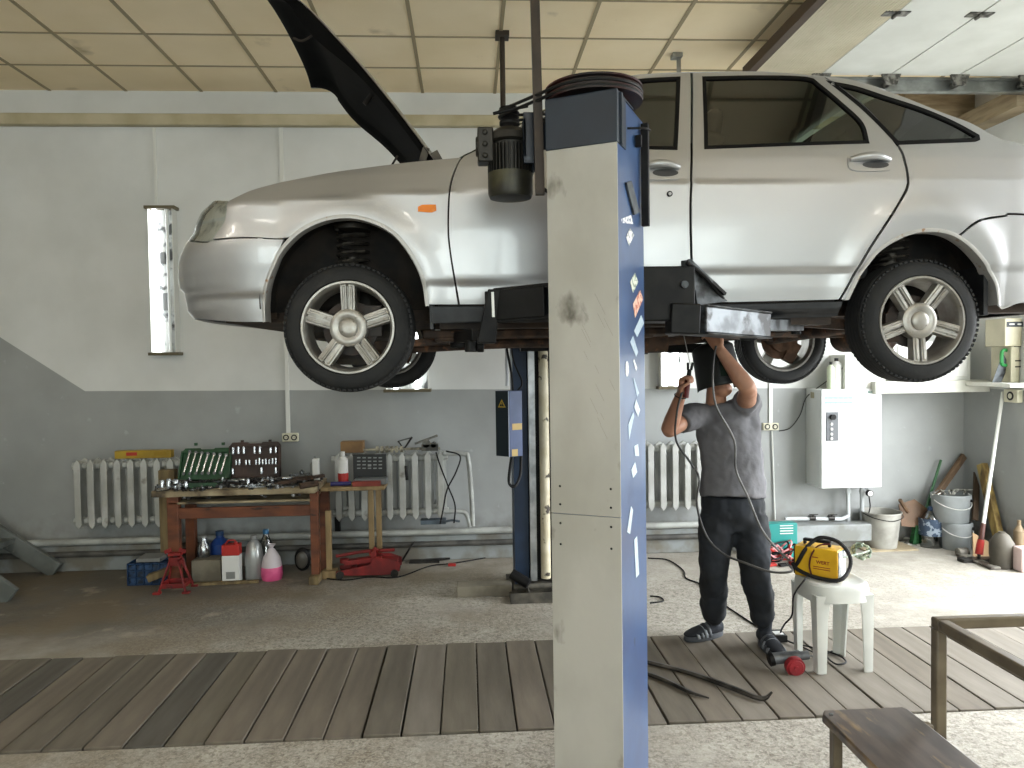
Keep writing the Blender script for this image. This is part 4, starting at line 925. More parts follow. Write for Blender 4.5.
# vertical fluorescent lamps on the wall
lt = emit('tube_light', 'F4FAFF', 6); lhs = mat('lamp_housing', 'CFCFC8', .45); lcap = mat('lamp_end', '5E5540', .6); lrf = mat('lamp_inside', 'B9BBB8', .35, metal=.3, col2='4B4C4B', ns=11, lo=.5, hi=.6)
def wall_lamp(x0, y0, x1, y1, label, lit=(1, 0)):
    a = P(x0, y1, YB-.09); c = P(x1, y0, YB-.09); w_ = c.x-a.x; t = thing('fluorescent_lamp', label, 'lamp', ((a.x+c.x)/2, YB-.05, a.z), 'vertical wall lamps')
    b = MB(); b.bb((a.x+.01, YB-.02, a.z), (c.x-.01, YB, c.z)); b.build('back_tray', lrf, t)
    b = MB(); b.bb((a.x+.0, YB-.09, a.z), (a.x+.006, YB, c.z)); b.bb((c.x-.006, YB-.09, a.z), (c.x, YB, c.z)); b.build('side_frame', lhs, t)
    for z in (a.z, c.z): b = MB(); b.bb((a.x-.02, YB-.10, z-.012), (c.x+.02, YB, z+.012)); b.build('end_cap', lcap, t, bevel=.002)
    for k, q in enumerate((.22, .72)):
        b = MB(); b.cyl((a.x+w_*q, YB-.055, a.z+.03), (a.x+w_*q, YB-.055, c.z-.03), .016 if lit[k] else .012, n=14)
        for z in (a.z+.012, c.z-.03): b.cyl((a.x+w_*q, YB-.055, z), (a.x+w_*q, YB-.055, z+.018), .018, n=14)
        b.build('tube', lt if lit[k] else mat('dead_tube', 'E3E5E3', .2), t)
    b = MB(); b.bb((a.x+w_*.42, YB-.035, a.z+(c.z-a.z)*.30), (a.x+w_*.58, YB-.02, a.z+(c.z-a.z)*.42)); b.bb((a.x+w_*.36, YB-.04, a.z+(c.z-a.z)*.62), (a.x+w_*.55, YB-.02, a.z+(c.z-a.z)*.70)); b.build('ballast', mat('ballast_grey', '6F706E', .5), t)
    b = MB()
    for k in range(5): b.tube([(a.x+w_*(.3+.1*k), YB-.03, a.z+.02), (a.x+w_*(.4+.08*k), YB-.045, a.z+.10), (a.x+w_*(.5+.03*k), YB-.03, a.z+.25)], .0025, n=5)
    b.build('wiring', cwh, t)
wall_lamp(151, 207, 172, 354, 'lit fluorescent lamp mounted upright on the wall left of the car')
wall_lamp(386, 250, 426, 391, 'fluorescent lamp mostly hidden behind the front wheels, only its lower end showing', lit=(1, 1))
wall_lamp(661, 245, 683, 388, 'fluorescent lamp on the wall just behind the head and hand of the man', lit=(1, 1))
# pale seams on the wall lining
# ---------------------------------------------------------------- workbench
wob = mat('bench_top_wood', 'A89A7C', .7, col2='6F6048', ns=5, spots=('2F2820', 5, .56, .66), stretch=(1, 2, 1), bump=.15)
wor = mat('bench_orange_wood', '6E3E25', .6, col2='54301E', ns=5, stretch=(1, 1, 3), spots=('2E1D14', 7, .62, .7))
wold = mat('old_post_wood', '7B6A49', .8, col2='5A4C33', ns=6, stretch=(3, 3, .5), bump=.3)
wpale = mat('pale_pine', '9A835C', .6, col2='7F6A48', ns=5, stretch=(3, 3, .6))
YT = 5.38
TZ = P(230, 489.5, YT).z; tL, tR = P(150.5, 490, YT).x, P(315, 488, YT).x
WB = thing('workbench', 'long workbench with stained wooden top and orange-brown frame covered in tools', 'workbench', ((tL+tR)/2, 5.62, 0))
b = MB(); b.bb((tL, YT, TZ-.045), (tL+.12, 5.70, TZ)); b.bb((tL+.12, YT, TZ-.045), (tR, 5.83, TZ)); b.build('tabletop', wob, WB, bevel=.008)
b = MB(); pbox(b, 170, 505, 313, 519.5, YT+.06, .03); b.build('apron', wor, WB, bevel=.004)
b = MB(); pbox(b, 168, 499, 312, 505, YT+.05, .40); b.build('under_shelf', wob, WB, bevel=.004)
for x0, x1, y0, y1, yb in ((168, 180, 501, 580, 0), (310.5, 320, 495, 572, 0)):
    a = P(x0, y1, YT+.05); c = P(x1, y0, YT+.05); b = MB(); b.bb((a.x+.005, YT+.05, .0 if x0 < 200 else .05), (a.x+(.085 if x0 < 200 else .062), YT+.11, TZ-.045)); b.build('leg', wor, WB, bevel=.004)
    b = MB(); b.bb((a.x+.01, 5.75, 0), (a.x+.08, 5.81, TZ-.045)); b.build('leg', wor, WB, bevel=.004)
b = MB(); a = P(309, 575, YT); b.bb((a.x, YT-.02, 0), (a.x+.07, YT+.16, .06)); b.build('foot_block', wold, WB, bevel=.004)
b = MB(); a = P(151, 570, YT+.1); c = P(162, 475, YT+.1); b.bb((a.x-.03, 5.72, 0), (c.x-.01, 5.80, c.z)); tag(b.build('wooden_post', wold, bevel=.006), 'old yellowish timber post standing at the left end of the workbench', 'post')
b = MB(); b.bb((P(320.5, 480, 5.62).x, 5.6, P(350, 487, 5.6).z-.03), (P(384, 480, 5.6).x, 5.835, P(350, 487, 5.6).z)); TZ2 = P(350, 487, 5.6).z
ST = thing('side_table', 'small pale pine table joined to the right end of the workbench', 'table', (P(350, 480, 5.7).x, 5.72, 0))
b.build('tabletop', wpale, ST, bevel=.004)
for x in (367.5, 377): b = MB(); c = P(x, 500, 5.62); b.bb((c.x-.02, 5.70 if x > 370 else 5.79, 0), (c.x+.02, 5.74 if x > 370 else 5.83, TZ2-.03)); b.build('leg', wpale, ST, bevel=.003)
b = MB(); c = P(328.5, 560, 5.55); b.bb((c.x-.018, 5.55, .055), (c.x+.022, 5.59, P(327, 511, 5.55).z)); b.bb((c.x-.04, 5.50, 0), (c.x+.06, 5.60, .06)); tag(b.build('wooden_stand', wpale, bevel=.003), 'short pale upright stick on a block beside the right leg of the workbench', 'timber')
# tool cases with open lids
def case(x0, y0, x1, y1, label, m, tools, nm='tool_case', lean=.10, Yb=5.74, grp=None):
    a = P(x0, y1, Yb); c = P(x1, y0, Yb); w_ = c.x-a.x; h = c.z-TZ
    t = thing(nm, label, 'tool case', ((a.x+c.x)/2, Yb, TZ)); a.z = TZ
    M = Matrix.Translation((a.x, Yb, TZ+.03)) @ Matrix.Rotation(-math.atan(lean), 4, 'X')
    b = MB(); b.prism([(0, 0), (w_, 0), (w_, h-.045), (w_-.02, h-.02), (w_*.65, h-.02), (w_*.62, h-.03), (w_*.38, h-.03), (w_*.35, h-.02), (.02, h-.02), (0, h-.045)], M @ Matrix.Rotation(radians(90), 4, 'X') @ Matrix.Translation((0, 0, -.04)), .03); 
    for zz in (.0, h-.06): b.prism([(0, zz), (w_, zz), (w_, zz+.012), (0, zz+.012)], M @ Matrix.Rotation(radians(90), 4, 'X') @ Matrix.Translation((0, 0, -.01)), .022)
    for xx in (0, w_-.012): b.prism([(xx, 0), (xx+.012, 0), (xx+.012, h-.05), (xx, h-.05)], M @ Matrix.Rotation(radians(90), 4, 'X') @ Matrix.Translation((0, 0, -.01)), .022)
    b.build('lid', m, t, bevel=.003)
    b = MB(); b.bb((a.x, Yb-.20, TZ), (a.x+w_, Yb, TZ+.02))
    for q in ((a.x, Yb-.20, a.x+w_, Yb-.19), (a.x, Yb-.20, a.x+.01, Yb), (a.x+w_-.01, Yb-.20, a.x+w_, Yb)): b.bb((q[0], q[1], TZ+.02), (q[2], q[3], TZ+.04))
    b.build('tray', m, t, bevel=.003)
    b = MB(); 
    for q in (.2, .75): b.bb((a.x+w_*q, Yb+.03+lean*h*.9, TZ+h+.0), (a.x+w_*q+.02, Yb+.05+lean*h*.9, TZ+h+.02))
    b.build('latch', m, t)
    return t, M, a, w_, h
chrome = mat('chrome_steel', 'B9BBBC', .25, metal=.9, col2='8A8C8D', ns=20); grn = mat('case_green', '1F4A2C', .5, col2='18391F', ns=9); brn = mat('case_brown', '3F2A20', .55, col2='2C1E18', ns=9)
t, M, a, w_, h = case(178, 447, 228, 484, 'open green tool case with spanners clipped in its lid', grn, 0, lean=.45, Yb=5.66)
for k in range(7):
    x = .05+k*(w_-.1)/6; l = h*(.62-.04*k*.5); p0 = M @ V(x-.01, -.012, .05); p1 = M @ V(x+.015, -.012, .05+l)
    b = MB(); b.bar(p0, p1, .010, .005, up=(0, 1, 0)); b.cyl(p1+V(0, .002, 0), p1-V(0, .005, 0), .014, n=6); b.cyl(p0+V(0, .002, 0), p0-V(0, .005, 0), .012, n=12)
    tag(b.build('spanner', chrome), 'chrome spanner clipped in the lid of the green case', 'spanner', 'spanners in the green case')
t, M, a, w_, h = case(229, 443, 279, 484, 'open dark brown socket case leaning back, rows of chrome sockets in it', brn, 0, lean=.12, Yb=5.72)
for zz in (h*.30, h*.58): 
    b = MB(); b.prism([(0.01, zz), (w_-.01, zz), (w_-.01, zz+.01), (.01, zz+.01)], M @ Matrix.Rotation(radians(90), 4, 'X') @ Matrix.Translation((0, 0, -.01)), .018); b.build('divider', brn, t)
rr = random.Random(5)
for row, (zz, n, hh, r_) in enumerate(((h*.63, 9, .055, .011), (h*.34, 14, .05, .009), (h*.10, 7, .055, .012))):
    for k in range(n):
        if rr.random() < .18: continue
        x = .03+k*(w_-.06)/(n-1); p0 = M @ V(x, -.004, zz); p1 = M @ V(x, -.004, zz+hh*rr.uniform(.7, 1)); b = MB(); b.cyl(p0, p1, r_, n=10); b.cyl(p1-V(0, 0, .002), p1, r_*1.1, n=10)
        tag(b.build('socket_bit', chrome), 'chrome socket standing in the brown case', 'socket', 'sockets in the brown case')
# standing sockets and loose tools on the bench
for x, y0, y1, r_ in ((162.5, 478, 488, .022), (169, 477, 488, .022), (176, 479, 489, .026), (186, 478, 486, .018), (248, 475, 484, .016), (262, 474, 482, .014)):
    c = P(x, y1, 5.46); b = MB(); b.lathe([(0, 0), (r_, 0), (r_, .03), (r_*.86, .04), (r_*.86, (y1-y0)*.0068), (r_*.6, (y1-y0)*.0068), (r_*.6, .03), (0, .03)], Matrix.Translation((c.x, 5.46, TZ)), 20)
    tag(b.build('socket_bit', chrome), 'large chrome socket standing upright near the front of the bench top', 'socket', 'large sockets on the bench')
dks = mat('dark_tool_steel', '3A3835', .45, metal=.6, col2='23211F', ns=14)
def spanner(l, m):
    b = MB(); b.bar((-l/2+.012, 0, .006), (l/2-.012, 0, .006), .013, .006); q = []
    for k in range(10): t = radians(40+k*280/9); q.append((l/2+.018*cos(t)*1, .018*sin(t)))
    q = [(l/2+.018*cos(radians(a)), .018*sin(radians(a))) for a in range(30, 331, 30)]+[(l/2+.002, -.006), (l/2-.004, 0), (l/2+.002, .006)]
    b.prism(q, Matrix.Translation((0, 0, .001)), .009); b.lathe([(.009, .0), (.016, 0), (.016, .010), (.009, .010), (.009, 0)], Matrix.Translation((-l/2, 0, 0)), 14); return b
def ratchet(l, m):
    b = MB(); b.cyl((-l/2, 0, .012), (l/2-.03, 0, .012), .007, .006); b.cyl((-l/2, 0, .012), (-l/2+l*.4, 0, .012), .012); b.cyl((l/2-.03, 0, .0), (l/2-.03, 0, .024), .019); b.cyl((l/2-.03, 0, .024), (l/2-.03, 0, .036), .007, n=4); return b
def pliers(l, m):
    b = MB()
    for s_ in (-1, 1): b.tube([(-l/2, s_*.03, .008), (-l/4, s_*.028, .008), (l*.15, s_*.004, .008), (l*.3, -s_*.006, .008), (l/2, -s_*.002, .008)], [.008, .008, .007, .008, .004], n=6)
    b.cyl((l*.15, 0, 0), (l*.15, 0, .018), .010, n=10); return b
def sockm(l, m): b = MB(); b.cyl((-l/2, 0, .013), (l/2, 0, .013), .013, .011, n=12); return b
def bolt_(l, m): b = MB(); b.cyl((-l/2, 0, .009), (l/2, 0, .009), .005, n=8); b.cyl((l/2, 0, .009), (l/2+.008, 0, .009), .010, n=6); return b
kinds = [('spanner', spanner, .19, 'spanner'), ('ratchet', ratchet, .22, 'ratchet'), ('pliers', pliers, .18, 'pliers'), ('socket_bit', sockm, .04, 'socket'), ('bolt', bolt_, .05, 'bolt'), ('screwdriver', ratchet, .2, 'screwdriver')]
gl = {'spanner': 'loose spanner lying among the tools on the workbench', 'ratchet': 'loose ratchet handle lying among the tools on the workbench', 'pliers': 'loose pliers lying among the tools on the workbench', 'socket_bit': 'small loose socket lying on its side on the workbench', 'bolt': 'loose bolt lying on the workbench', 'screwdriver': 'loose screwdriver lying among the tools on the workbench'}
protos = {}; rr = random.Random(11)
for k in range(170):
    nm, fn, l, cat_ = kinds[rr.choice([0, 0, 0, 1, 2, 3, 3, 3, 3, 4, 4, 5])]; sh = rr.random() < .5
    if (nm, sh) not in protos:
        o = fn(l, None); ob = o.build(nm, chrome if sh else dks); ob['_'] = 1; del ob['_']; protos[(nm, sh)] = ob; off_ = ob.location.copy()
        ob.data.transform(Matrix.Translation(off_)); base = ob
    else: base = protos[(nm, sh)].copy(); C.objects.link(base)
    for _try in range(8):
        gx = rr.uniform(tL+.08, tR-.08); gy = rr.uniform(YT+.05, YT+.20) if gx < P(282, 480, 5.5).x else rr.uniform(YT+.05, 5.78)
        break
    base.location = (gx, gy, TZ+.0005+rr.choice([0, 0, .012, .022, .03])*(gy > YT+.10)); base.rotation_euler = (rr.uniform(-.02, .02), rr.uniform(-.03, .03), rr.uniform(0, 2*pi)); tag(base, gl[nm], cat_, 'loose %s on the workbench' % {'pliers': 'pliers'}.get(nm, nm.replace('_', ' ')+'s'))
for k in range(16):
    base = protos[rr.choice(list(protos))].copy(); C.objects.link(base); z_ = P(200, 499, YT+.05).z; base.location = (rr.uniform(P(185, 500, YT).x, P(305, 500, YT).x), rr.uniform(YT+.10, YT+.3), z_+.001); base.rotation_euler = (0, 0, rr.uniform(0, 6)); nm = base.name.split('.')[0]
    tag(base, 'metal part lying on the shelf board under the bench top', base['category'], 'parts under the bench top')
# pipe end, rag-like rusty parts at the right end
b = MB(); b.cyl(P(318, 483, 5.42), P(300, 489, 5.36)+V(0, .0, .02), .022); tag(b.build('rusty_pipe', rust), 'short rusty tube lying at the right front corner of the bench', 'pipe')
b = MB(); b.bar((tR-.30, 5.45, TZ+.02), (tR+.02, 5.62, TZ+.05), .05, .02); b.bar((tR-.2, 5.6, TZ+.035), (tR-.02, 5.5, TZ+.06), .03, .02); tag(b.build('metal_bracket', rust, bevel=.003), 'rusty brackets piled at the right end of the bench top', 'bracket')
def bottle(x0, y0, x1, y1, Y, prof, mats, name, label, cat_, zb=None, sq=False, grp=None):
    """prof: (radius fraction, height fraction, material index)"""
    a = P(x0, y1, Y); c = P(x1, y0, Y); r_ = (c.x-a.x)/2; z0 = a.z if zb is None else zb; h = c.z-z0; t = thing(name, label, cat_, ((a.x+c.x)/2, Y+r_, z0), grp)
    names = {}
    for (f, l, nm, m) in prof:
        b = MB()
        if sq and nm in ('body', 'label'):
            zz = [q[1] for q in l]; w2 = l[0][0]*r_*2 if l[0][0] else l[1][0]*r_*2; b.box(((a.x+c.x)/2, Y+r_*.5, z0+h*(min(zz)+max(zz))/2), (w2, w2*.55, h*(max(zz)-min(zz))))
            b.build(nm, m, t, bevel=.006)
        else: b.lathe([(max(0, q[0])*r_, q[1]*h) for q in l], Matrix.Translation(((a.x+c.x)/2, Y+r_, z0)), 24); b.build(nm, m, t)
    return t
wp = mat('white_plastic', 'CFCFCB', .4); redp = mat('red_plastic', 'A52A24', .4); gpl = mat('grey_plastic', '7E7F7C', .5)
bottle(309, 456, 319, 476, 5.72, [(0, [(0, 0), (.98, 0), (1, .05), (1, .66), (.3, .8), (.3, .85)], 'body', gpl), (0, [(.0, .85), (.25, .85), (.2, 1), (0, 1)], 'cap', gpl)], 0, 'oil_bottle', 'grey and white bottle with a spout standing at the back right of the bench', 'bottle', TZ)
b = MB(); a = P(314, 474, 5.7); b.bb((a.x, 5.64, TZ+.001), (a.x+.045, 5.70, P(314, 459, 5.65).z)); tag(b.build('white_carton', wp, bevel=.004), 'small white canister just in front of the grey bottle on the bench', 'canister')
bottle(337, 452, 347, 475, 5.70, [(0, [(0, 0), (1, 0), (1, .35)], 'body', redp), (0, [(1, .35), (1, .75), (.5, .84)], 'label', wp), (0, [(.5, .84), (.42, .84), (.42, 1), (0, 1)], 'cap', wp)], 0, 'spray_can', 'white and red spray can on the small pine table', 'spray can', TZ2)
# battery charger-like black case, red box, purple tube
t = thing('measuring_case', 'open black case with printed inside standing on the small table', 'case', (P(370, 475, 5.75).x, 5.75, TZ2))
b = MB(); a = P(353, 455, 5.80); c = P(386, 455, 5.80); b.bb((a.x, 5.80, TZ2), (c.x, 5.82, a.z)); b.build('lid', mat('case_black', '121312', .4), t, bevel=.003)
for r_ in range(4):
    b = MB()
    for k in range(5): pbox(b, 357+k*5.4, 457.2+r_*3.5, 357+k*5.4+3.4, 458.4+r_*3.5+(1 if r_ == 2 and k == 2 else 0), 5.797, .003)
    b.build('print', mat('print_grey', '8D908E', .5), t)
b = MB(); a = P(354, 480, 5.66); c = P(386, 472, 5.66); b.bb((a.x, 5.68, TZ2), (c.x, 5.79, TZ2+.045)); b.build('tray', mat('case_grey', '6C7070', .4), t, bevel=.004)
b = MB(); a = P(352, 474.5, 5.61); c = P(380, 481, 5.61); b.bb((a.x, 5.605, TZ2), (c.x, 5.66, TZ2+.035)); tag(b.build('red_case', mat('faded_red', '8F3A2C', .55, col2='7A3024', ns=7), bevel=.004), 'flat faded red box at the front of the small table', 'box')
b = MB(); a = P(334, 476, 5.66); c = P(351, 476, 5.66); a.z = c.z = TZ2+.017; b.cyl(a, c, .016); b.cyl(a-V(.025, 0, 0), a, .017); tag(b.build('sealant_tube', mat('purple_tube', '2E2C66', .4)), 'dark purple tube lying on the small table in front of the spray can', 'tube')
# things on top of the radiators
b = MB(); a = P(114.5, 458, 5.86); c = P(171, 450, 5.86); b.bb((a.x, 5.86, ra.z*0+P(76, 460, Yf).z), (c.x, 5.92, c.z)); t = thing('spirit_level', 'yellow spirit level box lying on top of the left radiator', 'spirit level', ((a.x+c.x)/2, 5.9, P(76, 460, Yf).z)); b.build('body', mat('level_yellow', 'A98C28', .5, col2='947820', ns=8), t, bevel=.004)
b = MB(); b.bb((a.x+.09, 5.855, a.z+.015), (a.x+.17, 5.861, c.z-.012)); b.build('red_label', redp, t); b = MB(); b.bb((a.x+.30, 5.855, a.z+.012), (c.x-.03, 5.861, c.z-.012)); b.build('dark_panel', mat('dull_yellow', '8F7212', .5), t)
b = MB(); a = P(340.5, 452, 5.88); c = P(363, 441.5, 5.88); b.bb((a.x, 5.88, RT2), (c.x, 5.98, c.z)); tag(b.build('wooden_block', mat('box_wood', '8A6A42', .6, col2='735634', ns=6), bevel=.004), 'small brown wooden block on top of the middle radiator at its left end', 'block')
b = MB(); z_ = RT2+.02; b.cyl((P(363, 449, 5.9).x, 5.9, z_), (P(440, 449, 5.9).x, 5.9, z_), .010)
for k in range(6): x = P(376+k*4.8, 448, 5.9).x; b.cyl((x, 5.9, z_), (x+.022, 5.9, z_), .026, n=14)
tag(b.build('stabiliser_rod', mat('part_cream', 'B9B29C', .5, col2='6A6558', ns=20)), 'dirty rod with a row of pale rings lying on the middle radiator', 'car part')
b = MB(); b.tube(pp((398, 441, 5.9), (404, 449, 5.9), (412, 437, 5.9)), .008, smooth=False); b.bar(P(399, 441, 5.9), P(412, 437.5, 5.9), .05, .006); tag(b.build('metal_bracket', dks), 'dark v-shaped metal bracket standing on the middle radiator', 'bracket')
b = MB(); c = P(430, 448, 5.9); b.box((c.x, 5.9, RT2+.03), (.13, .08, .05)); b.bar((c.x-.12, 5.9, RT2+.06), (c.x+.06, 5.92, RT2+.12), .08, .008); b.cyl((c.x-.03, 5.86, RT2+.06), (c.x-.03, 5.94, RT2+.06), .03); b.cyl((c.x+.03, 5.86, RT2+.05), (c.x+.03, 5.94, RT2+.05), .022); tag(b.build('clamp_mechanism', mat('greasy_grey', '6C6A62', .5, metal=.3, col2='3A3833', ns=14)), 'greasy grey mechanical part at the right end of the middle radiator', 'car part')
b = MB(); b.tube(pp((436, 452, 5.83), (440, 465, 5.82), (448, 486, 5.82), (455, 505, 5.84), (454, 523, 5.85)), .006); b.tube(pp((446, 451, 5.83), (460, 456, 5.83), (456, 472, 5.82), (447, 490, 5.82), (443, 510, 5.84), (440, 524, 5.85)), .006)
tag(b.build('rubber_hose', blk), 'pair of thin black hoses crossing below the right end of the middle radiator', 'hose')
b = MB(); c = P(437, 522, 5.86); b.bb((c.x-.13, 5.86, c.z-.02), (c.x+.07, 5.95, c.z+.015)); b.tube([c+V(.05, 0, 0), c+V(.12, 0, .01), c+V(.18, .02, -.005)], .01); tag(b.build('plastic_tray', mat('tray_blue', '55626C', .5, col2='3C454C', ns=8), bevel=.004), 'dull blue-grey tray lying on the heating pipe under the middle radiator', 'tray')
b = MB(); b.tube(pp((406, 466, 5.84), (406.5, 474, 5.83), (407, 480, 5.83)), .012); tag(b.build('hanging_plug', blk), 'black cable plug hanging against the middle radiator', 'plug')
# ---------------------------------------------------------------- under the bench
bl_ = mat('crate_blue', '1F3F66', .45, col2='1A3352', ns=6)
t = thing('plastic_crate', 'blue plastic parts crate with small compartments on the floor left of the workbench', 'crate', (PZ(147, 580, 0).x, 5.62, 0)); a = P(127, 580, 5.5); c = P(158, 563, 5.5)
b = MB(); x0, x1, y0, y1, h = a.x, P(168, 580, 5.5).x, 5.5, 5.7, c.z
b.bb((x0, y0+.01, 0), (x1, y1, .01))
for k in range(6): xx = x0+(x1-x0-.008)*k/5; b.bb((xx, y0, 0), (xx+.008, y1, h))
for k in range(4): zz = (h-.008)*k/3; b.bb((x0, y0, zz), (x1, y0+.01, zz+.008))
b.bb((x0, y1-.01, 0), (x1, y1, h)); b.build('crate_frame', bl_, t)
b = MB(); b.bb((x0+.01, y0+.012, .01), (x1-.01, y1-.02, h*.9)); b.build('contents', mat('crate_inside', '2D4A70', .6, col2='16202C', ns=30), t)
b = MB(); b.bb((P(136, 563, 5.52).x, 5.52, h+.002), (P(160, 563, 5.52).x, 5.68, h+.03)); tag(b.build('flat_box', gpl, bevel=.003), 'flat grey box lying on the blue crate', 'box')
b = MB(); b.bar((P(148, 566, 5.47).x, 5.47, .06), (P(172, 556, 5.46).x, 5.50, .12), .08, .05); tag(b.build('timber_block', wold, bevel=.004), 'old timber offcut leaning by the left front leg of the workbench', 'timber')
# jack stand: four spread legs, ratchet column, saddle
rdm = mat('jack_red', '84201E', .5, col2='651817', ns=9, spots=('3A1A18', 12, .66, .74))
jc = PZ(180, 584, 0); JS = thing('jack_stand', 'red steel jack stand on the floor at the left leg of the workbench', 'jack stand', (jc.x, jc.y+.06, 0)); ztj = P(180, 546, jc.y).z
b = MB(); jc.y -= .15; cj = Vector((jc.x*.985, jc.y+.0, 0))
for sx in (-1, 1):
    for sy in (-1, 1): b.bar(cj+V(sx*.095, sy*.08, .0), cj+V(sx*.028, sy*.025, .22), .030, .008, up=(sx, 0, 0)); b.box(cj+V(sx*.10, sy*.085, .008), (.05, .04, .016))
for sy in (-1, 1): b.bar(cj+V(-.08, sy*.068, .05), cj+V(.08, sy*.068, .05), .006, .035)
for sx in (-1, 1): b.bar(cj+V(sx*.08, -.068, .05), cj+V(sx*.08, .068, .05), .006, .035)
b.box(cj+V(0, 0, .21), (.07, .06, .06)); b.build('frame', rdm, JS, bevel=.003)
b = MB(); b.bar(cj+V(0, 0, .2), cj+V(0, 0, ztj-.02), .03, .022, up=(1, 0, 0)); b.build('ratchet_bar', dks, JS, bevel=.002)
b = MB(); b.bar(cj+V(-.045, 0, ztj-.02), cj+V(.045, 0, ztj-.02), .05, .02); b.bar(cj+V(-.045, 0, ztj-.01), cj+V(-.055, 0, ztj+.015), .05, .01, up=(0, 1, 0)); b.bar(cj+V(.045, 0, ztj-.01), cj+V(.055, 0, ztj+.015), .05, .01, up=(0, 1, 0)); b.build('saddle', rdm, JS, bevel=.002)
b = MB(); b.tube([cj+V(.03, -.03, .22), cj+V(.07, -.05, .24), cj+V(.09, -.05, .16)], .006); b.build('lever', rdm, JS)
b = MB(); b.bb((P(195, 575, 5.6).x, 5.53, 0), (P(224, 575, 5.6).x, 5.69, P(210, 558, 5.6).z)); tag(b.build('wooden_crate', wood_g, bevel=.006), 'grey wooden block lying under the workbench beside the jack stand', 'block')
zk = P(210, 558, 5.6).z
bottle(195, 537, 208, 558, 5.6, [(0, [(0, 0), (.9, 0), (1, .2), (.9, .5), (.45, .75), (.4, .9)], 'body', chrome), (0, [(.4, .9), (.55, .92), (.5, 1), (0, 1)], 'lid', gpl)], 0, 'metal_jug', 'shiny grey metal jug standing on the block under the workbench', 'jug', zk)
bottle(208, 533, 226, 572, 5.70, [(0, [(0, 0), (.95, 0), (1, .05), (1, .72), (.4, .86), (.4, .9)], 'body', mat('canister_blue', '1D3C78', .4)), (0, [(.42, .9), (.42, 1), (0, 1)], 'cap', bl_)], 0, 'blue_canister', 'dark blue plastic canister standing under the workbench behind the white and red can', 'canister', 0)
t = thing('oil_can', 'rectangular white and red oil can under the workbench', 'can', (P(230, 576, 5.5).x, 5.53, 0)); a = P(222, 577, 5.48); c = P(238.5, 545, 5.48); hz = c.z
b = MB(); b.bb((a.x, 5.48, 0), (c.x, 5.56, hz*.72)); b.build('body', wp, t, bevel=.004); b = MB(); b.bb((a.x, 5.48, hz*.72), (c.x, 5.56, hz)); b.build('red_top', redp, t, bevel=.004)
b = MB(); b.tube([(a.x+.02, 5.52, hz), (a.x+.04, 5.52, hz+.025), (c.x-.04, 5.52, hz+.025), (c.x-.02, 5.52, hz)], .006); b.cyl((c.x-.03, 5.51, hz), (c.x-.03, 5.51, hz+.015), .014); b.build('handle', redp, t)
b = MB(); b.bb((a.x+.03, 5.477, hz*.12), (c.x-.03, 5.48, hz*.30))
for k in range(7): b.bb((a.x+.032+k*.008, 5.4755, hz*.14), (a.x+.035+k*.008, 5.478, hz*.28))
b.build('label', gpl, t)
bottle(243, 537, 260, 577, 5.52, [(0, [(0, 0), (.95, 0), (1, .05), (1, .5), (.8, .78), (.35, .9)], 'body', mat('silver_plastic', '9C9E9C', .3, metal=.4)), (0, [(.35, .9), (.35, 1), (0, 1)], 'cap', gpl)], 0, 'silver_bottle', 'grey silvery oil bottle under the workbench between white can and pink bag', 'bottle', 0)
clr = glass('clear_plastic', 'B9C2BE', .15)
bottle(256, 531, 272, 574, 5.66, [(0, [(0, 0), (.95, 0), (1, .05), (1, .6), (.35, .85), (.3, .9)], 'body', clr), (0, [(.35, .9), (.35, 1), (0, 1)], 'cap', mat('cap_blue', '3E6F94', .4))], 0, 'plastic_bottle', 'clear plastic bottle with a blue cap behind the pink bag', 'bottle', 0)
t = thing('plastic_bag', 'clear bag half full of pink stuff leaning under the workbench', 'bag', (P(269, 576, 5.5).x, 5.56, 0)); a = P(259, 577, 5.5); c = P(280, 545, 5.5); r_ = (c.x-a.x)/2
b = MB(); b.lathe([(0, 0), (.9*r_, 0), (r_, .03), (r_*.98, .085), (.9*r_, .10), (0, .10)], Matrix.Translation(((a.x+c.x)/2, 5.56, 0)), 20); b.build('pink_contents', mat('pink_stuff', 'D05A86', .5, col2='C24A78', ns=12), t)
b = MB(); b.lathe([(r_*.96, .098), (r_*.93, .11), (r_*.8, .16), (r_*.35, .22), (r_*.15, .235), (r_*.4, .26)], Matrix.Translation(((a.x+c.x)/2, 5.56, 0)), 20); b.build('bag_film', mat('bag_white', 'D5CDD0', .35, alpha=.75), t)
b = MB(); b.bar((P(282, 575, 5.5).x-.16, 5.47, .012), (P(225, 577, 5.5).x-.3, 5.44, .012), .03, .02); tag(b.build('wooden_batten', wold), 'thin batten lying on the floor in front of the cans under the workbench', 'batten')
t = thing('round_lamp', 'black oval work light standing on the floor under the right end of the bench', 'work light', (P(302, 570, 5.72).x, 5.74, 0)); c = P(302, 560.5, 5.72)
b = MB(); b.ball((c.x, 5.74, .095), (.062, .04, .092), 20); b.build('housing', blk, t); b = MB(); b.ball((c.x, 5.712, .095), (.045, .02, .065), 20); b.build('face', mat('lamp_face', '4E4B44', .3), t)
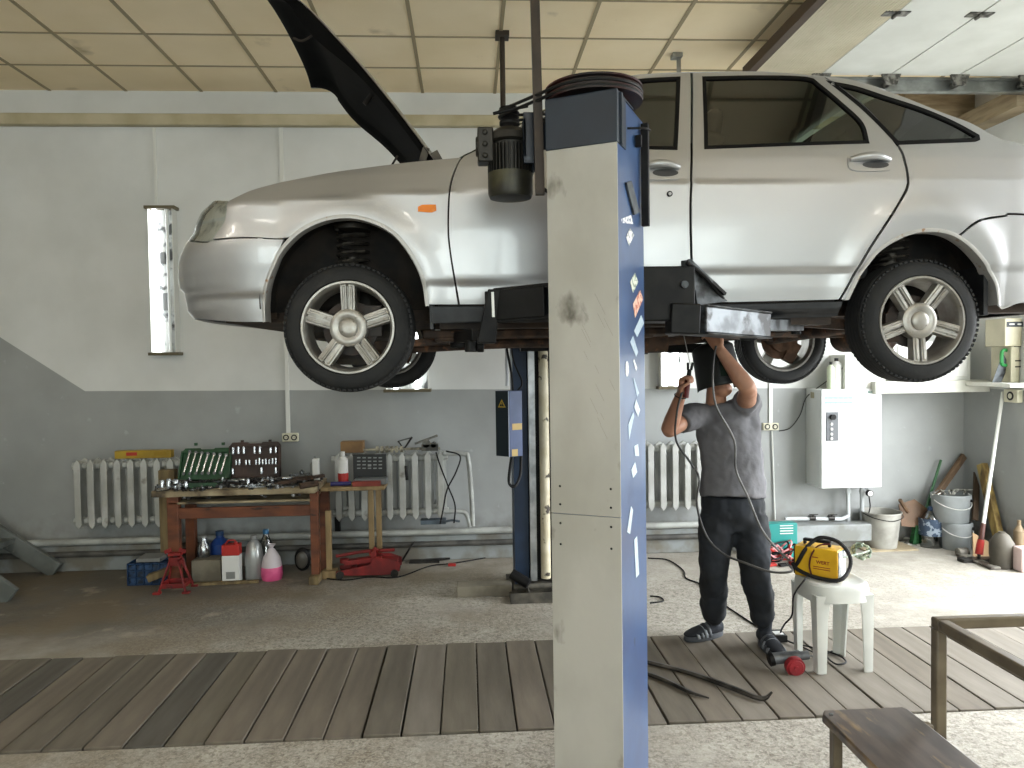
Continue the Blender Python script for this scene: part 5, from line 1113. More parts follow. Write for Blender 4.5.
# trolley jack, red
FJ = thing('trolley_jack', 'low red trolley jack with a long frame on the floor under the small pine table', 'jack', (P(367, 570, 5.55).x, 5.6, 0)); xa, xb2 = P(336, 570, 5.5).x, P(400, 570, 5.5).x
b = MB()
for sy in (5.50, 5.66): b.prism([(0, .03), (.12, .02), (xb2-xa-.05, .02), (xb2-xa, .05), (xb2-xa, .11), (xb2-xa-.08, .14), (xb2-xa-.2, .15), (.25, .10), (0, .055)], Matrix.Translation((xa, sy+.006, 0)) @ Matrix.Rotation(radians(90), 4, 'X'), .006)
b.bb((xb2-.16, 5.506, .03), (xb2-.02, 5.66, .12)); b.bb((xa+.1, 5.506, .03), (xa+.14, 5.66, .07)); b.build('frame', rdm, FJ, bevel=.002)
b = MB(); b.bar((xb2-.14, 5.58, .13), (xa+.05, 5.58, .10), .07, .035); b.cyl((xa+.05, 5.58, .10), (xa+.05, 5.58, .13), .035); b.build('lift_arm', rdm, FJ, bevel=.003)
b = MB(); b.cyl((xb2-.22, 5.58, .15), (xb2-.18, 5.58, .20), .022); b.box((xb2-.2, 5.58, .16), (.04, .05, .04)); b.build('handle_socket', rdm, FJ)
for x_, y_ in ((xa+.03, 5.49), (xa+.03, 5.675), (xb2-.04, 5.49), (xb2-.04, 5.675)): b = MB(); b.cyl((x_, y_-.008, .03), (x_, y_+.012, .03), .029, n=18); b.build('wheel', dks, FJ)
b = MB(); b.tube([(xa-.02, 5.62, .14), (xa+.2, 5.64, .165), (xa+.42, 5.62, .175)], .012); b.build('handle_bar', rdm, FJ)
b = MB(); b.tube([PZ(322, 578, .006), PZ(345, 580, .006), PZ(370, 577, .006), PZ(398, 577, .006), PZ(430, 566, .006), PZ(455, 563, .006), PZ(513, 553, .006)], .005); tag(b.build('power_cable', blk), 'thin black cable trailing over the floor from the trolley jack towards the far lift column', 'cable')
b = MB(); c = PZ(452, 566, 0); b.bb((c.x-.03, c.y-.02, 0), (c.x+.03, c.y+.02, .02)); tag(b.build('red_puck', redp, bevel=.005), 'small red cap lying alone on the floor before the far lift column', 'cap')
b = MB(); c = PZ(425, 560, 0); b.tube([(c.x-.18, c.y-.05, .01), (c.x-.10, c.y-.08, .14), (c.x-.06, c.y+.1, .15)], .008); b.bb((c.x-.12, c.y-.1, 0), (c.x+.12, c.y+.02, .014)); b.cyl((c.x, c.y, .014), (c.x, c.y, .12), .008); b.bar((c.x-.02, c.y-.06, .014), (c.x+.2, c.y-.02, .014), .03, .012); tag(b.build('steel_foot_plate', dks), 'dark metal base plate with a pin lying on the floor right of the trolley jack', 'metal plate')
# a dark tool leaning behind the bench leg
b = MB(); c = P(333, 545, 5.85); b.bb((c.x-.02, 6.05, c.z+.05), (c.x+.02, YB, c.z+.22)); tag(b.build('cable_box', blk, bevel=.005), 'small black box fixed above the pipes between workbench and side table', 'box')
# ---------------------------------------------------------------- stairs at the left edge
sg_ = mat('stair_grey_paint', '6B6F6C', .6, col2='555955', ns=5, spots=('86877F', 9, .66, .74))
SS = thing('wooden_stairs', 'grey painted wooden steps with sloping stringer at the far left edge', 'stairs', (PZ(0, 590, 0).x-.3, 5.5, 0))
g0 = PZ(62, 577, 0); 
def slope(Y, xbot, px_top, nm):
    p0 = Vector((xbot, Y, 0)); p1 = P(px_top[0], px_top[1], Y); d = (p1-p0); d = d*(1.8/d.length); b = MB(); b.bar(p0+V(-.03, 0, .03), p0+d, .04, .13); return b.build('stringer', sg_, SS, bevel=.004), d
_, dd_ = slope(g0.y+.08, g0.x-.05, (0, 536), 0)
g1 = PZ(20, 601, 0); slope(g1.y, g1.x-.02, (-10, 582), 0)
for k in range(4):
    f = .27+.25*k; p0 = Vector((g0.x-.05, g0.y+.08, 0))+dd_*f; b = MB(); b.bb((p0.x-.20, g1.y+.02, p0.z-.02), (p0.x+.08, g0.y+.06, p0.z+.02)); b.build('tread', sg_, SS, bevel=.004)
# ================================================================ overhead sectional door, open under the ceiling
YD = 5.22; dz_ = P(850, 75, YD).z
dx_ = [P(x, 74, YD).x for x in (750, 820, 890, 958)]; stepx = (dx_[3]-dx_[0])/3; xs2 = [dx_[0]+stepx*k for k in range(6)]
GD = thing('sectional_door', 'white sectional garage door rolled up flat under the ceiling at the upper right', 'garage door', ((xs2[0]+XR)/2, 3.7, dz_))
dwm = mat('door_panel_white', 'DCDDD7', .5, col2='D2D3CC', ns=3); drb = mat('door_panel_ribbed', 'DCD3BC', .5, col2='CFC5AB', ns=3)
for k in range(5):
    x0, x1 = xs2[k], min(xs2[k+1], XR-.02)
    if x1-x0 < .05: continue
    b = MB(); b.bb((x0+.006, 2.15, dz_), (x1-.006, YD, dz_+.04))
    if k == 0:
        n = 26
        for j in range(n): xx = x0+(x1-x0)*(j+.3)/n; b.bb((xx, 2.15, dz_-.003), (xx+(x1-x0)/n*.45, YD, dz_+.001))
    b.build('door_panel', drb if k == 0 else dwm, GD)
b = MB(); b.bb((xs2[0]-.05, 2.12, dz_-.02), (xs2[0]+.005, YD+.01, dz_+.05)); b.build('bottom_seal', mat('seal_brown', '4A3A2C', .6), GD)
hg = mat('hinge_steel', '4C4A46', .4, metal=.7, col2='8A8780', ns=30)
for k in range(1, 5):
    for yy in (4.28, 3.2):
        if xs2[k] < XR-.1: b = MB(); b.bb((xs2[k]-.075, yy-.03, dz_-.006), (xs2[k]+.075, yy+.03, dz_)); b.cyl((xs2[k], yy-.035, dz_-.012), (xs2[k], yy+.035, dz_-.012), .010, n=10); b.build('hinge', hg, GD)
    if xs2[k] < XR-.1:
        b = MB(); b.prism([(-.07, 0), (.07, 0), (.04, -.075), (-.04, -.075)], Matrix.Translation((xs2[k], YD-.01, dz_)) @ Matrix.Rotation(radians(90), 4, 'X'), .02); b.cyl((xs2[k], YD+.0, dz_-.05), (xs2[k], YD+.06, dz_-.05), .024, n=14); b.build('roller', hg, GD)
rl = mat('rail_zinc', '9B9D99', .35, metal=.7, col2='7E7F7B', ns=9)
b = MB(); z0 = P(900, 90, YD).z; x0 = P(645, 70, YD).x
b.bb((x0, YD+.075, z0), (XR-.02, YD+.080, dz_-.0)); b.bb((x0, YD+.03, z0), (XR-.02, YD+.08, z0+.008)); b.bb((x0, YD+.03, dz_-.008), (XR-.02, YD+.08, dz_))
DR = thing('door_rail', 'galvanised horizontal track of the raised door, hung from the ceiling', 'rail', ((x0+XR)/2, YD+.05, z0)); b.build('track', rl, DR)
hx = P(678, 60, YD+.1).x; b = MB(); b.bb((hx-.015, YD+.08, z0), (hx+.015, YD+.085, ZC-.004)); b.bb((hx-.05, YD+.05, ZC-.03), (hx+.02, YD+.12, ZC)); b.build('hanger', rl, DR)
# ---------------------------------------------------------------- boiler
BX = P(806, 430, YB).x; YBo = YB-.25; t = thing('wall_boiler', 'white electric boiler cabinet hung on the grey wall', 'boiler', (BX+.25, YB-.12, P(850, 488, YBo).z))
x1 = P(880.5, 440, YBo).x; zb_, zt_ = P(850, 487.5, YBo).z, P(850, 389, YBo).z; bw = mat('boiler_white', 'D6D8D6', .4, col2='CDD0CE', ns=2)
b = MB(); b.bb((BX, YBo, zb_), (x1, YB-.0, zt_)); b.build('cabinet', bw, t, bevel=.005); b = MB(); b.bb((BX+.004, YBo-.018, zb_+.0), (x1, YBo-.001, zt_)); b.build('front_panel', bw, t, bevel=.004)
yq = YBo-.018
def fq(mb, x0_, y0_, x1_, y1_, d=.003, Y=None): Y = yq if Y is None else Y; a = P(x0_, y1_, Y); c = P(x1_, y0_, Y); mb.bb((a.x, Y-d, a.z), (c.x, Y, c.z))
b = MB(); fq(b, 826, 412, 838, 441, .006); cp = b.build('control_plate', mat('plate_grey', '55575A', .4), t, bevel=.002)
b = MB(); c = P(832, 417, yq); b.cyl(c, c-V(0, .03, 0), .022, n=20); b.build('knob', blk, cp)
for y in (424, 429, 434, 438.5): b = MB(); c = P(831, y, yq); b.cyl(c-V(0, .003, 0), c-V(0, .014, 0), .011, n=16); b.build('button', wp, cp)
for y in (396.2, 401.0):
    b = MB(); fq(b, 824, y, 853, y+3.6, .0015); lb = b.build('label_strip', mat('label_mint', 'A9DCCB', .5), t); b = MB()
    for k in range(22): fq(b, 825+k*1.25, y+1, 825.7+k*1.25, y+2.4, .002)
    b.build('print', mat('print_green', '5E8E82', .5), lb)
b = MB()
for k in range(6): fq(b, 868+k*1.3, 391, 868.8+k*1.3, 393, .0015)
b.build('print', MATS['print_green'], t)
b = MB(); b.bb((BX-.002, YBo+.10, P(813, 399, YBo).z), (BX, YBo+.16, P(813, 393, YBo).z)); b.build('warning_label', mat('label_tan', 'A09A80', .6), t)
b = MB(); ppw = mat('pp_pipe', 'A9ACAC', .45)
for px_, yb_ in ((848, 522), (862, 520)):
    a = P(px_, 487, YBo+.12); c = P(px_, yb_, YBo+.12); b = MB(); b.cyl((a.x, a.y, c.z), a, .017, n=14); b.cyl(a-V(0, 0, .05), a-V(0, 0, .02), .026, n=8); tag(b.build('boiler_pipe', ppw), 'pale pipe under the white boiler, the %s one' % ('left' if px_ < 850 else 'right'), 'pipe')
t2 = thing('pressure_gauge', 'small round pressure gauge under the right corner of the boiler', 'gauge', P(868.5, 497, YBo+.08)); c = P(868.5, 493, YBo+.08)
b = MB(); b.cyl(c, c-V(0, .03, 0), .027, n=20); b.build('gauge_body', blk, t2); b = MB(); b.cyl(c-V(0, .03, 0), c-V(0, .032, 0), .022, n=20); b.build('dial', wp, t2); b = MB(); b.bar(c-V(.015, .033, .01), c-V(-.012, .033, -.012), .003, .002); b.build('needle', redp, t2); b = MB(); b.tube([c, c+V(.01, .04, .02), c+V(.0, .05, .035)], .008); b.build('stem', chrome, t2)
b = MB(); b.tube(pp((869, 496, 5.93), (870, 508, 5.93), (866, 520, 5.95)), .005); tag(b.build('gauge_cable', blk), 'short black cable hanging from the gauge under the boiler', 'cable')
b = MB(); b.tube(pp((785, 519, 5.9), (805, 518.5, 5.9), (842, 519, 5.9), (848, 516, 5.93)), .016, n=10, smooth=False); tag(b.build('boiler_pipe', ppw), 'pale horizontal pipe with two black valves running low to the boiler', 'pipe')
for px_ in (812, 831): b = MB(); c = P(px_, 518, 5.9); b.cyl(c-V(.025, 0, 0), c+V(.025, 0, 0), .022, n=12); b.cyl(c, c+V(0, -.02, .03), .008, n=8); b.bar(c+V(-.03, -.02, .032), c+V(.04, -.02, .034), .014, .006); tag(b.build('shut_off_valve', dks), 'dark shut-off valve on the low pipe, the %s of the two' % ('left' if px_ < 820 else 'right'), 'valve')
b = MB(); pbox(b, 776, 524, 872, 544, 5.80, .13); tag(b.build('concrete_ledge', mat('ledge_grey', '8A8E8E', .7, col2='73746F', ns=6), bevel=.01), 'grey painted concrete ledge under the boiler pipes', 'ledge')
# ---------------------------------------------------------------- shelf on the back wall and right wall
she = mat('shelf_white', 'D6D6CE', .5, col2='C4C3B8', ns=5); ZS = P(920, 381, 5.78).z
b = MB(); b.bb((P(866, 385, 5.78).x+.08, 5.78, P(920, 393, 5.78).z), (XR-.0, YB, ZS)); tag(b.build('wall_shelf', she, bevel=.003), 'white shelf board across the back right corner above the grey paint', 'shelf')
ZS2 = PX(1000, 383, XR-.2).z; b = MB(); b.bb((XR-.22, 4.9 if OY1 < 4.9 else OY1+.02, ZS2-.03), (XR, 5.76, ZS2)); tag(b.build('wall_shelf', she, bevel=.003), 'narrow white shelf along the right wall carrying the saw and the cream boxes', 'shelf')
b = MB(); b.bb((P(845, 370, 5.85).x, 5.85, ZS if 0 else zt_+.0), (BX+.55, YB, zt_+.28)); tag(b.build('white_box', mat('off_white_box', 'D9D9D2', .5), bevel=.004), 'off-white box on top of the boiler behind the rear wheel', 'box')
b = MB(); b.bb((BX+.60, 5.82, ZS), (BX+1.25, YB, ZS+.32)); b.mat(1); b.bb((BX+.63, 5.812, ZS+.03), (BX+1.22, 5.822, ZS+.29)); tag(b.build('white_cabinet', [mat('off_white_box', 'D9D9D2'), mat('cab_panel', 'E3E3DE', .4)], bevel=.004), 'white cabinet with a framed front on the corner shelf behind the rear wheel', 'cabinet')
bottle(829, 362, 836, 386.5, 5.86, [(0, [(0, 0), (1, 0), (1, .78), (.4, .9)], 'body', mat('pale_green_plastic', 'C3CDB0', .4)), (0, [(.4, .9), (.4, 1), (0, 1)], 'cap', blk)], 0, 'pale_bottle', 'slim pale green bottle with a black cap on top of the boiler', 'bottle', zt_)
bottle(834, 358, 844, 386.5, 5.88, [(0, [(0, 0), (1, 0), (1, .78), (.4, .9)], 'body', wp), (0, [(.4, .9), (.4, 1), (0, 1)], 'cap', dks)], 0, 'white_bottle', 'white plastic bottle with a dark cap on top of the boiler', 'bottle', zt_)
b = MB(); pbox(b, 845, 376, 853, 386.5, 5.88, .08); tag(b.build('metal_box', dks, bevel=.003), 'small dark metal box beside the bottles on top of the boiler', 'box')
# socket, saw, boxes on the right wall side
t = thing('wall_socket', 'cream wall socket on the right wall under the shelf', 'socket', PX(1010, 402, XR-.02)); a = PX(1004, 395.5, XR-.04); c = PX(1018, 395, XR-.04)
b = MB(); b.bb((XR-.045, c.y, a.z-.05), (XR, a.y, a.z+.05)); b.build('socket_body', sck, t, bevel=.006); b = MB(); m_ = (a.y+c.y)/2; b.cyl((XR-.048, m_, a.z), (XR-.04, m_, a.z), .035, n=20); b.build('socket_well', sd, t); b = MB(); b.cyl((XR-.05, m_, a.z), (XR-.046, m_, a.z), .02, n=16); b.build('socket_insert', sck, t)
crm = mat('computer_cream', 'BDB79E', .5, col2='ADA78E', ns=4)
def cbox(x0_, y0_, x1_, y1_, X, d, zb=None): a = PX(x0_, y1_, X); c = PX(x1_, y0_, X); return a, c
Yq = 5.45; a = P(1011, 383, Yq); c = P(1040, 346, Yq); zq = ZS2
t = thing('computer_case', 'cream box unit standing on the right wall shelf, below the smaller cream device', 'box', (a.x+.1, Yq+.1, zq))
b = MB(); b.bb((a.x, Yq, zq), (XR-.005, Yq+.22, c.z)); b.build('case', crm, t, bevel=.005); b = MB()
for k in range(2): fq(b, 1015, 360+k*6, 1022, 361.5+k*6, .002, Yq)
b.mat(0); b.build('vents', dks, t); b = MB(); fq(b, 1014, 344.5, 1030, 347, .004, Yq); b.build('top_slot', blk, t)
zq2 = c.z
t = thing('cream_device', 'cream electronic device with a dark control strip, stacked on the cream box unit', 'box', (a.x+.05, Yq+.1, zq2)); a2 = P(1005, 343, Yq-.02); c2 = P(1035, 318, Yq-.02)
b = MB(); b.bb((a2.x, Yq-.02, zq2+.001), (XR-.005, Yq+.2, c2.z)); b.build('body', crm, t, bevel=.006); b = MB(); fq(b, 1006.5, 321.5, 1030, 327, .004, Yq-.02); st2 = b.build('control_strip', mat('strip_dark', '33363A', .4), t); b = MB(); fq(b, 1009, 323.5, 1014, 325, .006, Yq-.02); fq(b, 1017, 323.5, 1021, 325, .006, Yq-.02); b.build('print', wp, st2)
t = thing('hand_saw', 'hand saw with green handle leaning on the right wall shelf', 'saw', (P(997, 382, 5.52).x, 5.52, ZS2))
sa = [P(992, 383, 5.52), P(1001, 383, 5.52), P(1009, 365, 5.50), P(1003, 353, 5.50)]
b = MB(); b.add(sa+[p+V(0, .003, 0) for p in sa], [(0, 1, 2, 3), (4, 7, 6, 5), (0, 4, 5, 1), (1, 5, 6, 2), (2, 6, 7, 3), (3, 7, 4, 0)]); b.build('blade', galv, t)
b = MB(); b.tube([P(1001.5, 362, 5.5), P(1002, 352, 5.5), P(1006, 350, 5.5), P(1010, 355, 5.5), P(1009.5, 364, 5.5), P(1003, 365, 5.5), P(1001.5, 362, 5.5)], .013, n=8); b.build('handle', mat('handle_green', '2E8A46', .4), t)
b = MB(); pbox(b, 1005, 366, 1011, 381, 5.56, .04); tag(b.build('red_tin', redp, bevel=.004), 'small dark red tin behind the saw on the right wall shelf', 'tin')
# ---------------------------------------------------------------- cleaning corner
def at0(x, y): return PZ(x, y, 0)
bk = at0(889, 551); t = thing('metal_bucket', 'dented galvanised bucket standing on cardboard in the back right corner', 'bucket', (bk.x, bk.y, 0)); sc_ = bk.y/740; R0, R1_, H = 15*sc_, 19.5*sc_, 37*sc_
bm_ = mat('bucket_grey', 'A9A79F', .55, metal=.25, col2='8C8A82', ns=6, spots=('6C675C', 7, .6, .7))
by = bk.y+R0; M = Matrix.Translation((bk.x, by, .012)); b = MB(); b.lathe([(0, 0), (R0, 0), (R0+.003, .01), (R1_, H), (R1_+.005, H), (R1_+.003, H-.006), (R1_-.004, H-.004), (R0-.004, .01), (0, .01)], M, 36); b.build('bucket_body', bm_, t)
b = MB(); b.lathe([(R1_+.001, H-.006), (R1_+.008, H-.003), (R1_+.005, H+.004), (R1_-.001, H)], M, 36); b.build('rim', bm_, t); b = MB(); b.tube([M @ V(-R1_, 0, H-.01), M @ V(-R1_*.8, -R1_*.75, H-.03), M @ V(0, -R1_*1.06, H-.05), M @ V(R1_*.8, -R1_*.75, H-.03), M @ V(R1_, 0, H-.01)], .004); b.build('bail_handle', dks, t)
b = MB(); b.bb((bk.x-.20, bk.y-.02, 0), (bk.x+.24, bk.y+.36, .012)); tag(b.build('cardboard_sheet', mat('cardboard', 'A3957B', .8, col2='8C7F66', ns=5)), 'dirty cardboard sheet on the floor under the metal bucket', 'cardboard')
tubm = mat('tub_grey', '8E9292', .45, col2='7C8080', ns=5)
def tub(x0_, x1_, y0_, y1_, Y, zb, label):
    a = P(x0_, y1_, Y); c = P(x1_, y0_, Y); r_ = (c.x-a.x)/2; h = c.z-zb; t = thing('plastic_tub', label, 'tub', (a.x+r_, Y+r_, zb), 'stacked grey tubs'); M = Matrix.Translation((a.x+r_, Y+r_, zb)); b = MB(); b.lathe([(0, 0), (r_*.88, 0), (r_*.9, .006), (r_*.97, h*.86), (r_*.96, h), (r_*.9, h*.99), (r_*.86, .01), (0, .01)], M, 40); b.build('tub_body', tubm, t)
    b = MB(); b.lathe([(r_*.97, h*.80), (r_*1.02, h*.80), (r_*1.02, h*.97), (r_*.97, h)], M, 40); b.build('rim_band', tubm, t)
    b = MB(); b.tube([M @ V(r_*1.02*cos(q), r_*1.02*sin(q), h*(.80-.28*sin((q+pi)/1*1))) for q in np.linspace(-pi*.98, -.02*pi, 15)], .004); b.build('bail_handle', wp, t)
    b = MB(); c = M @ V(r_*.6, -r_*.83, h*.82); b.cyl(c, c-V(-.008, .012, 0), .012, n=12); b.build('handle_boss', dks, t); return h
tb = at0(965, 552); h1_ = tub(951, 980, 524, 552, tb.y, 0, 'lower grey plastic tub of the two stacked in the corner'); tub(945, 980, 496, 525, tb.y-.0, h1_, 'upper grey plastic tub of the two, heaped with strips')
h2_ = P(960, 496, tb.y).z
b = MB()
for k in range(9):
    rr = random.Random(k); x = P(948+k*3.5, 495, tb.y).x; b.tube([(x-.12*rr.random(), tb.y+.05, h2_+.005), (x+.02, tb.y+.12+.05*rr.random(), h2_+.012+.012*rr.random()), (x+.16*rr.random(), tb.y+.2, h2_+.01)], .006, n=6)
tag(b.build('trim_strips', mat('strip_white', 'B9B8B0', .5, col2='5B5850', ns=20)), 'loose tangle of pale and dark strips heaped in the upper tub', 'strips', kind='stuff')
wb_ = at0(938, 549); t = bottle(927, 508, 949, 549, wb_.y, [(0, [(0, 0), (.95, 0), (1, .03), (.96, .2), (1, .35), (.96, .5), (1, .62), (.5, .84), (.22, .9)], 'body', glass('bottle_blue', '6E8E94', .2)), (0, [(.26, .9), (.26, .99), (0, 1)], 'cap', bl_)], 0, 'water_bottle', 'large blue-tinted water bottle with a dark label beside the grey tubs', 'bottle', 0)
b = MB(); r_ = (P(949, 540, wb_.y).x-P(927, 540, wb_.y).x)/2; b.lathe([(r_*1.01, .10), (r_*1.01, .24)], Matrix.Translation((wb_.x, wb_.y+r_, 0)), 24); b.build('label', mat('bottle_label', '35455A', .4, col2='8D98A2', ns=28, lo=.52, hi=.56), t)
# sticks, brooms, boards
def stick(p, q, r_, name, m, label, cat_): b = MB(); b.cyl(p, q, r_, r_*.9, n=12); return tag(b.build(name, m), label, cat_)
gg = mat('broom_green', '2F5A36', .45)
p0 = P(918, 536, 5.95); p1 = P(941, 460, 6.05); t = thing('green_broom', 'green broom with thin handle leaning in the corner behind the water bottle', 'broom', (p0.x, p0.y, 0)); b = MB(); b.cyl(p0, p1, .011, n=10); b.build('handle', gg, t)
b = MB(); b.prism([(-.06, -.02), (.06, -.02), (.03, .15), (-.03, .15)], Matrix.Translation((p0.x, 5.98, .02)) @ Matrix.Rotation(radians(90), 4, 'X'), .05); b.build('bristles', mat('bristle_green', '1E5A2C', .8, col2='143C1C', ns=40, stretch=(6, 1, .6), bump=.5), t)
b = MB(); b.bar(P(936, 496, 5.95), P(964, 456, 6.06), .03, .055); tag(b.build('wooden_board', mat('board_brown', '6B5642', .7, col2='564433', ns=6), bevel=.003), 'brown board leaning diagonally into the corner above the tubs', 'board')
b = MB(); b.bar(at0(1002, 556)+V(0, 0, .03), PX(982, 464, XR-.04), .05, .075, up=(0, 1, 0)); tag(b.build('stained_plank', mat('plank_yellowed', 'A08A52', .75, col2='6A5530', ns=9, stretch=(2, 2, .6), spots=('3A2E1C', 8, .6, .7)), bevel=.004), 'stained yellowish plank leaning in the corner beside the mop handle', 'plank')
b = MB(); b.bar(P(975, 520, 5.75), P(977, 466, 6.0), .05, .02, up=(0, 1, 0)); tag(b.build('dark_lath', mat('lath_dark', '4A3B2C', .8), bevel=.002), 'dark narrow lath standing behind the stained plank', 'lath')
mp0 = P(979, 553, 5.42); mp1 = PX(1003, 392, XR-.02); t = thing('mop', 'white handled mop with red and dark socket leaning on the right wall', 'mop', (mp0.x, mp0.y, 0)); b = MB(); b.cyl(mp0.lerp(mp1, .17), mp1, .014, .013, n=12); b.build('handle', mat('handle_white', 'DADAD4', .4), t)
b = MB(); b.cyl(mp0.lerp(mp1, .07), mp0.lerp(mp1, .18), .02, .017, n=14); b.build('dark_sleeve', mat('sleeve_brown', '4A2A22', .5), t); b = MB(); b.cyl(mp0+V(0, 0, -.01), mp0.lerp(mp1, .08), .028, .024, n=14); b.build('red_socket', redp, t); b = MB(); b.cyl(mp0, V(mp0.x, mp0.y, .01), .012); b.bb((mp0.x-.14, mp0.y-.03, 0), (mp0.x+.12, mp0.y+.05, .025)); b.build('mop_head', dks, t)
b = MB(); c0_ = at0(960, 556); c1_ = at0(996, 570); b.bar(c0_+V(0, 0, .02), c1_+V(0, 0, .012), .08, .015); b.cyl(c0_+V(-.02, .0, .03), c0_+V(.06, 0, .03), .035, n=14); tag(b.build('floor_squeegee', mat('squeegee_dark', '3A332C', .6, col2='8E8A80', ns=12), bevel=.003), 'dark floor squeegee lying on the floor in front of the tubs', 'squeegee')
b = MB(); q = [(0, 0), (.20, -.02), (.26, .12), (.14, .22), (.0, .18)]; b.prism(q, Matrix.Translation((P(903, 520, 5.92).x, 5.95, P(903, 527, 5.92).z)) @ Matrix.Rotation(radians(78), 4, 'X'), .012); b.tube([P(908, 512, 5.92), P(903, 505, 5.9), P(900, 500, 5.88)], .016)
tag(b.build('dustpan', mat('dustpan_brown', '6A503A', .6, col2='54402E', ns=6)), 'brown dustpan leaning on the wall behind the metal bucket', 'dustpan')
def cloth(nm, cx, cy, w_, d_, hh, m, label, seed, rot=0):
    rr = random.Random(seed); ph = [rr.uniform(0, 6) for _ in range(6)]
    def f(i, j):
        x = (i-.5)*w_; y = (j-.5)*d_; e = min(i, 1-i, j, 1-j)*6; z = hh*min(1, e)*(.45+.3*sin(i*11+ph[0]+j*4)+.3*sin(j*13+ph[1]-i*7)+.18*sin(i*27+ph[2])*sin(j*23+ph[3]))+.004
        wob = .10*sin(i*9+ph[4]); return Vector((cx+x*cos(rot)-y*sin(rot)*(1+wob), cy+x*sin(rot)+y*cos(rot)*(1+wob), max(.004, z)))
    return tag(MB().grid(f, 44, 36).build(nm, m, solid=.004), label, 'cloth')
rg = at0(928, 545); cloth('rag', rg.x, rg.y+.04, .36, .20, .055, mat('rag_grey', 'A9A79C', .9, col2='55544C', ns=16, lo=.46, hi=.56), 'crumpled grey patterned rag on the floor between bucket and squeegee', 3, -.25)
b = MB(); cb_ = P(990, 545, 5.35); b.prism([(0, 0), (.17, 0), (.16, .12), (.04, .2)], Matrix.Translation((cb_.x-.03, 5.50, .0)) @ Matrix.Rotation(radians(72), 4, 'X'), .006); tag(b.build('cardboard_flap', mat('cardboard_tan', 'A08462', .8)), 'torn tan cardboard leaning on the right wall behind the dirty jug', 'cardboard')
jg = at0(1009, 570); bottle(999, 534, 1021, 570, jg.y, [(0, [(0, 0), (.95, 0), (1, .05), (.93, .25), (1, .35), (1, .68), (.55, .92), (.3, .97)], 'body', mat('dirty_jug', '4A453B', .6, col2='39352D', ns=6)), (0, [(.3, .97), (.3, 1.0), (0, 1)], 'neck', mat('dirty_jug', ''))], 0, 'dirty_jug', 'dirty brownish plastic jug on the floor by the right wall', 'jug', 0)
b = MB(); c = P(1019, 528, jg.y+.16); b.cyl((c.x, c.y, .0), (c.x, c.y, c.z-.02), .04, .038, n=14); b.cyl((c.x, c.y, c.z-.02), (c.x, c.y, c.z+.02), .038, .014, n=14); b.cyl((c.x, c.y, c.z+.02), (c.x, c.y, c.z+.06), .014, n=10); tag(b.build('narrow_bottle', mat('amber_dull', '7C6B52', .5)), 'narrow dull bottle standing behind the dirty jug', 'bottle')
b = MB(); c = at0(1030, 573); b.bb((c.x-.06, c.y, 0), (c.x+.1, c.y+.1, P(1020, 549, c.y).z)); tag(b.build('pale_canister', mat('pale_pink_plastic', 'C9B4B0', .5), bevel=.012), 'pale pinkish canister at the right edge by the dirty jug', 'canister')
# teal charger and jumper leads behind the man
tq = at0(784, 541); t = thing('battery_charger', 'teal box on the floor ledge behind the legs of the man', 'box', (tq.x, tq.y, 0))
a = P(767, 537, 5.70); c = P(800, 523, 5.70); b = MB(); b.bb((a.x, 5.70, .0), (c.x-.02, 5.79, c.z)); b.build('case', mat('teal_plastic', '23807A', .4), t, bevel=.006)
b = MB()
for k in range(4): fq(b, 780, 525+k*2.6, 793, 526.2+k*2.6, .004, 5.70)
b.build('white_slots', wp, t)
rr = random.Random(4)
for k, (m_, lab) in enumerate(((redp, 'tangled red jumper cable heaped on the floor behind the man'), (mat('cable_pink', 'C9898A', .5), 'tangled pale pink cable heaped on the floor behind the man'), (blk, 'tangled black jumper cable heaped on the floor behind the man'))):
    b = MB(); pts = []; c = at0(780, 562)
    for q in range(26): pts.append((c.x+.13*cos(q*1.3+k)*rr.uniform(.5, 1.2), c.y+.08*sin(q*1.7+k)*rr.uniform(.5, 1.2)+.05, .012+.14*abs(sin(q*.7+k))*rr.random()))
    b.tube(pts, .007, n=6, k=5); tag(b.build('jumper_cable', m_), lab, 'cable')
for k, x in enumerate((772, 786)):
    b = MB(); c = at0(x, 566); b.bar((c.x-.06, c.y, .012), (c.x+.03, c.y+.02, .012), .02, .018); b.bar((c.x-.06, c.y-.03, .012), (c.x+.03, c.y-.005, .012), .018, .016); tag(b.build('battery_clamp', redp if k == 0 else blk), '%s battery clamp lying on the floor behind the man' % ('red' if k == 0 else 'black'), 'clamp')
# ================================================================ foreground right: stool, welder, tools
spl = mat('stool_plastic', 'CACBC5', .4, col2='BFC0BA', ns=5, spec=.5)
f1, f2, f3, f4 = at0(819, 675), at0(870, 673), at0(840, 656), at0(797, 654)
ctr_ = (f1+f2+f3+f4)/4; ZST = .455; t = ST2 = thing('plastic_stool', 'white plastic stool standing on the planks with the yellow welder on it', 'stool', (ctr_.x, ctr_.y, 0))
ax = (f2-f1).normalized(); an = atan2(ax.y, ax.x)
M = Matrix.Translation((ctr_.x, ctr_.y, 0)) @ Matrix.Rotation(an, 4, 'Z'); zf = .008
def rsq(w_, n=40, e=3.2): return [(w_*abs(cos(q))**(2/e)*(1 if cos(q) >= 0 else -1), w_*abs(sin(q))**(2/e)*(1 if sin(q) >= 0 else -1)) for q in np.linspace(0, 2*pi, n, endpoint=False)]
sw = .155; b = MB(); rings = [(.0, ZST-.004), (sw*.80, ZST-.004), (sw*.84, ZST), (sw*.94, ZST), (sw, ZST-.008), (sw*1.03, ZST-.03), (sw*1.06, ZST-.085), (sw*1.03, ZST-.085), (sw*.98, ZST-.02), (0, ZST-.018)]
vs = []; nn = 48
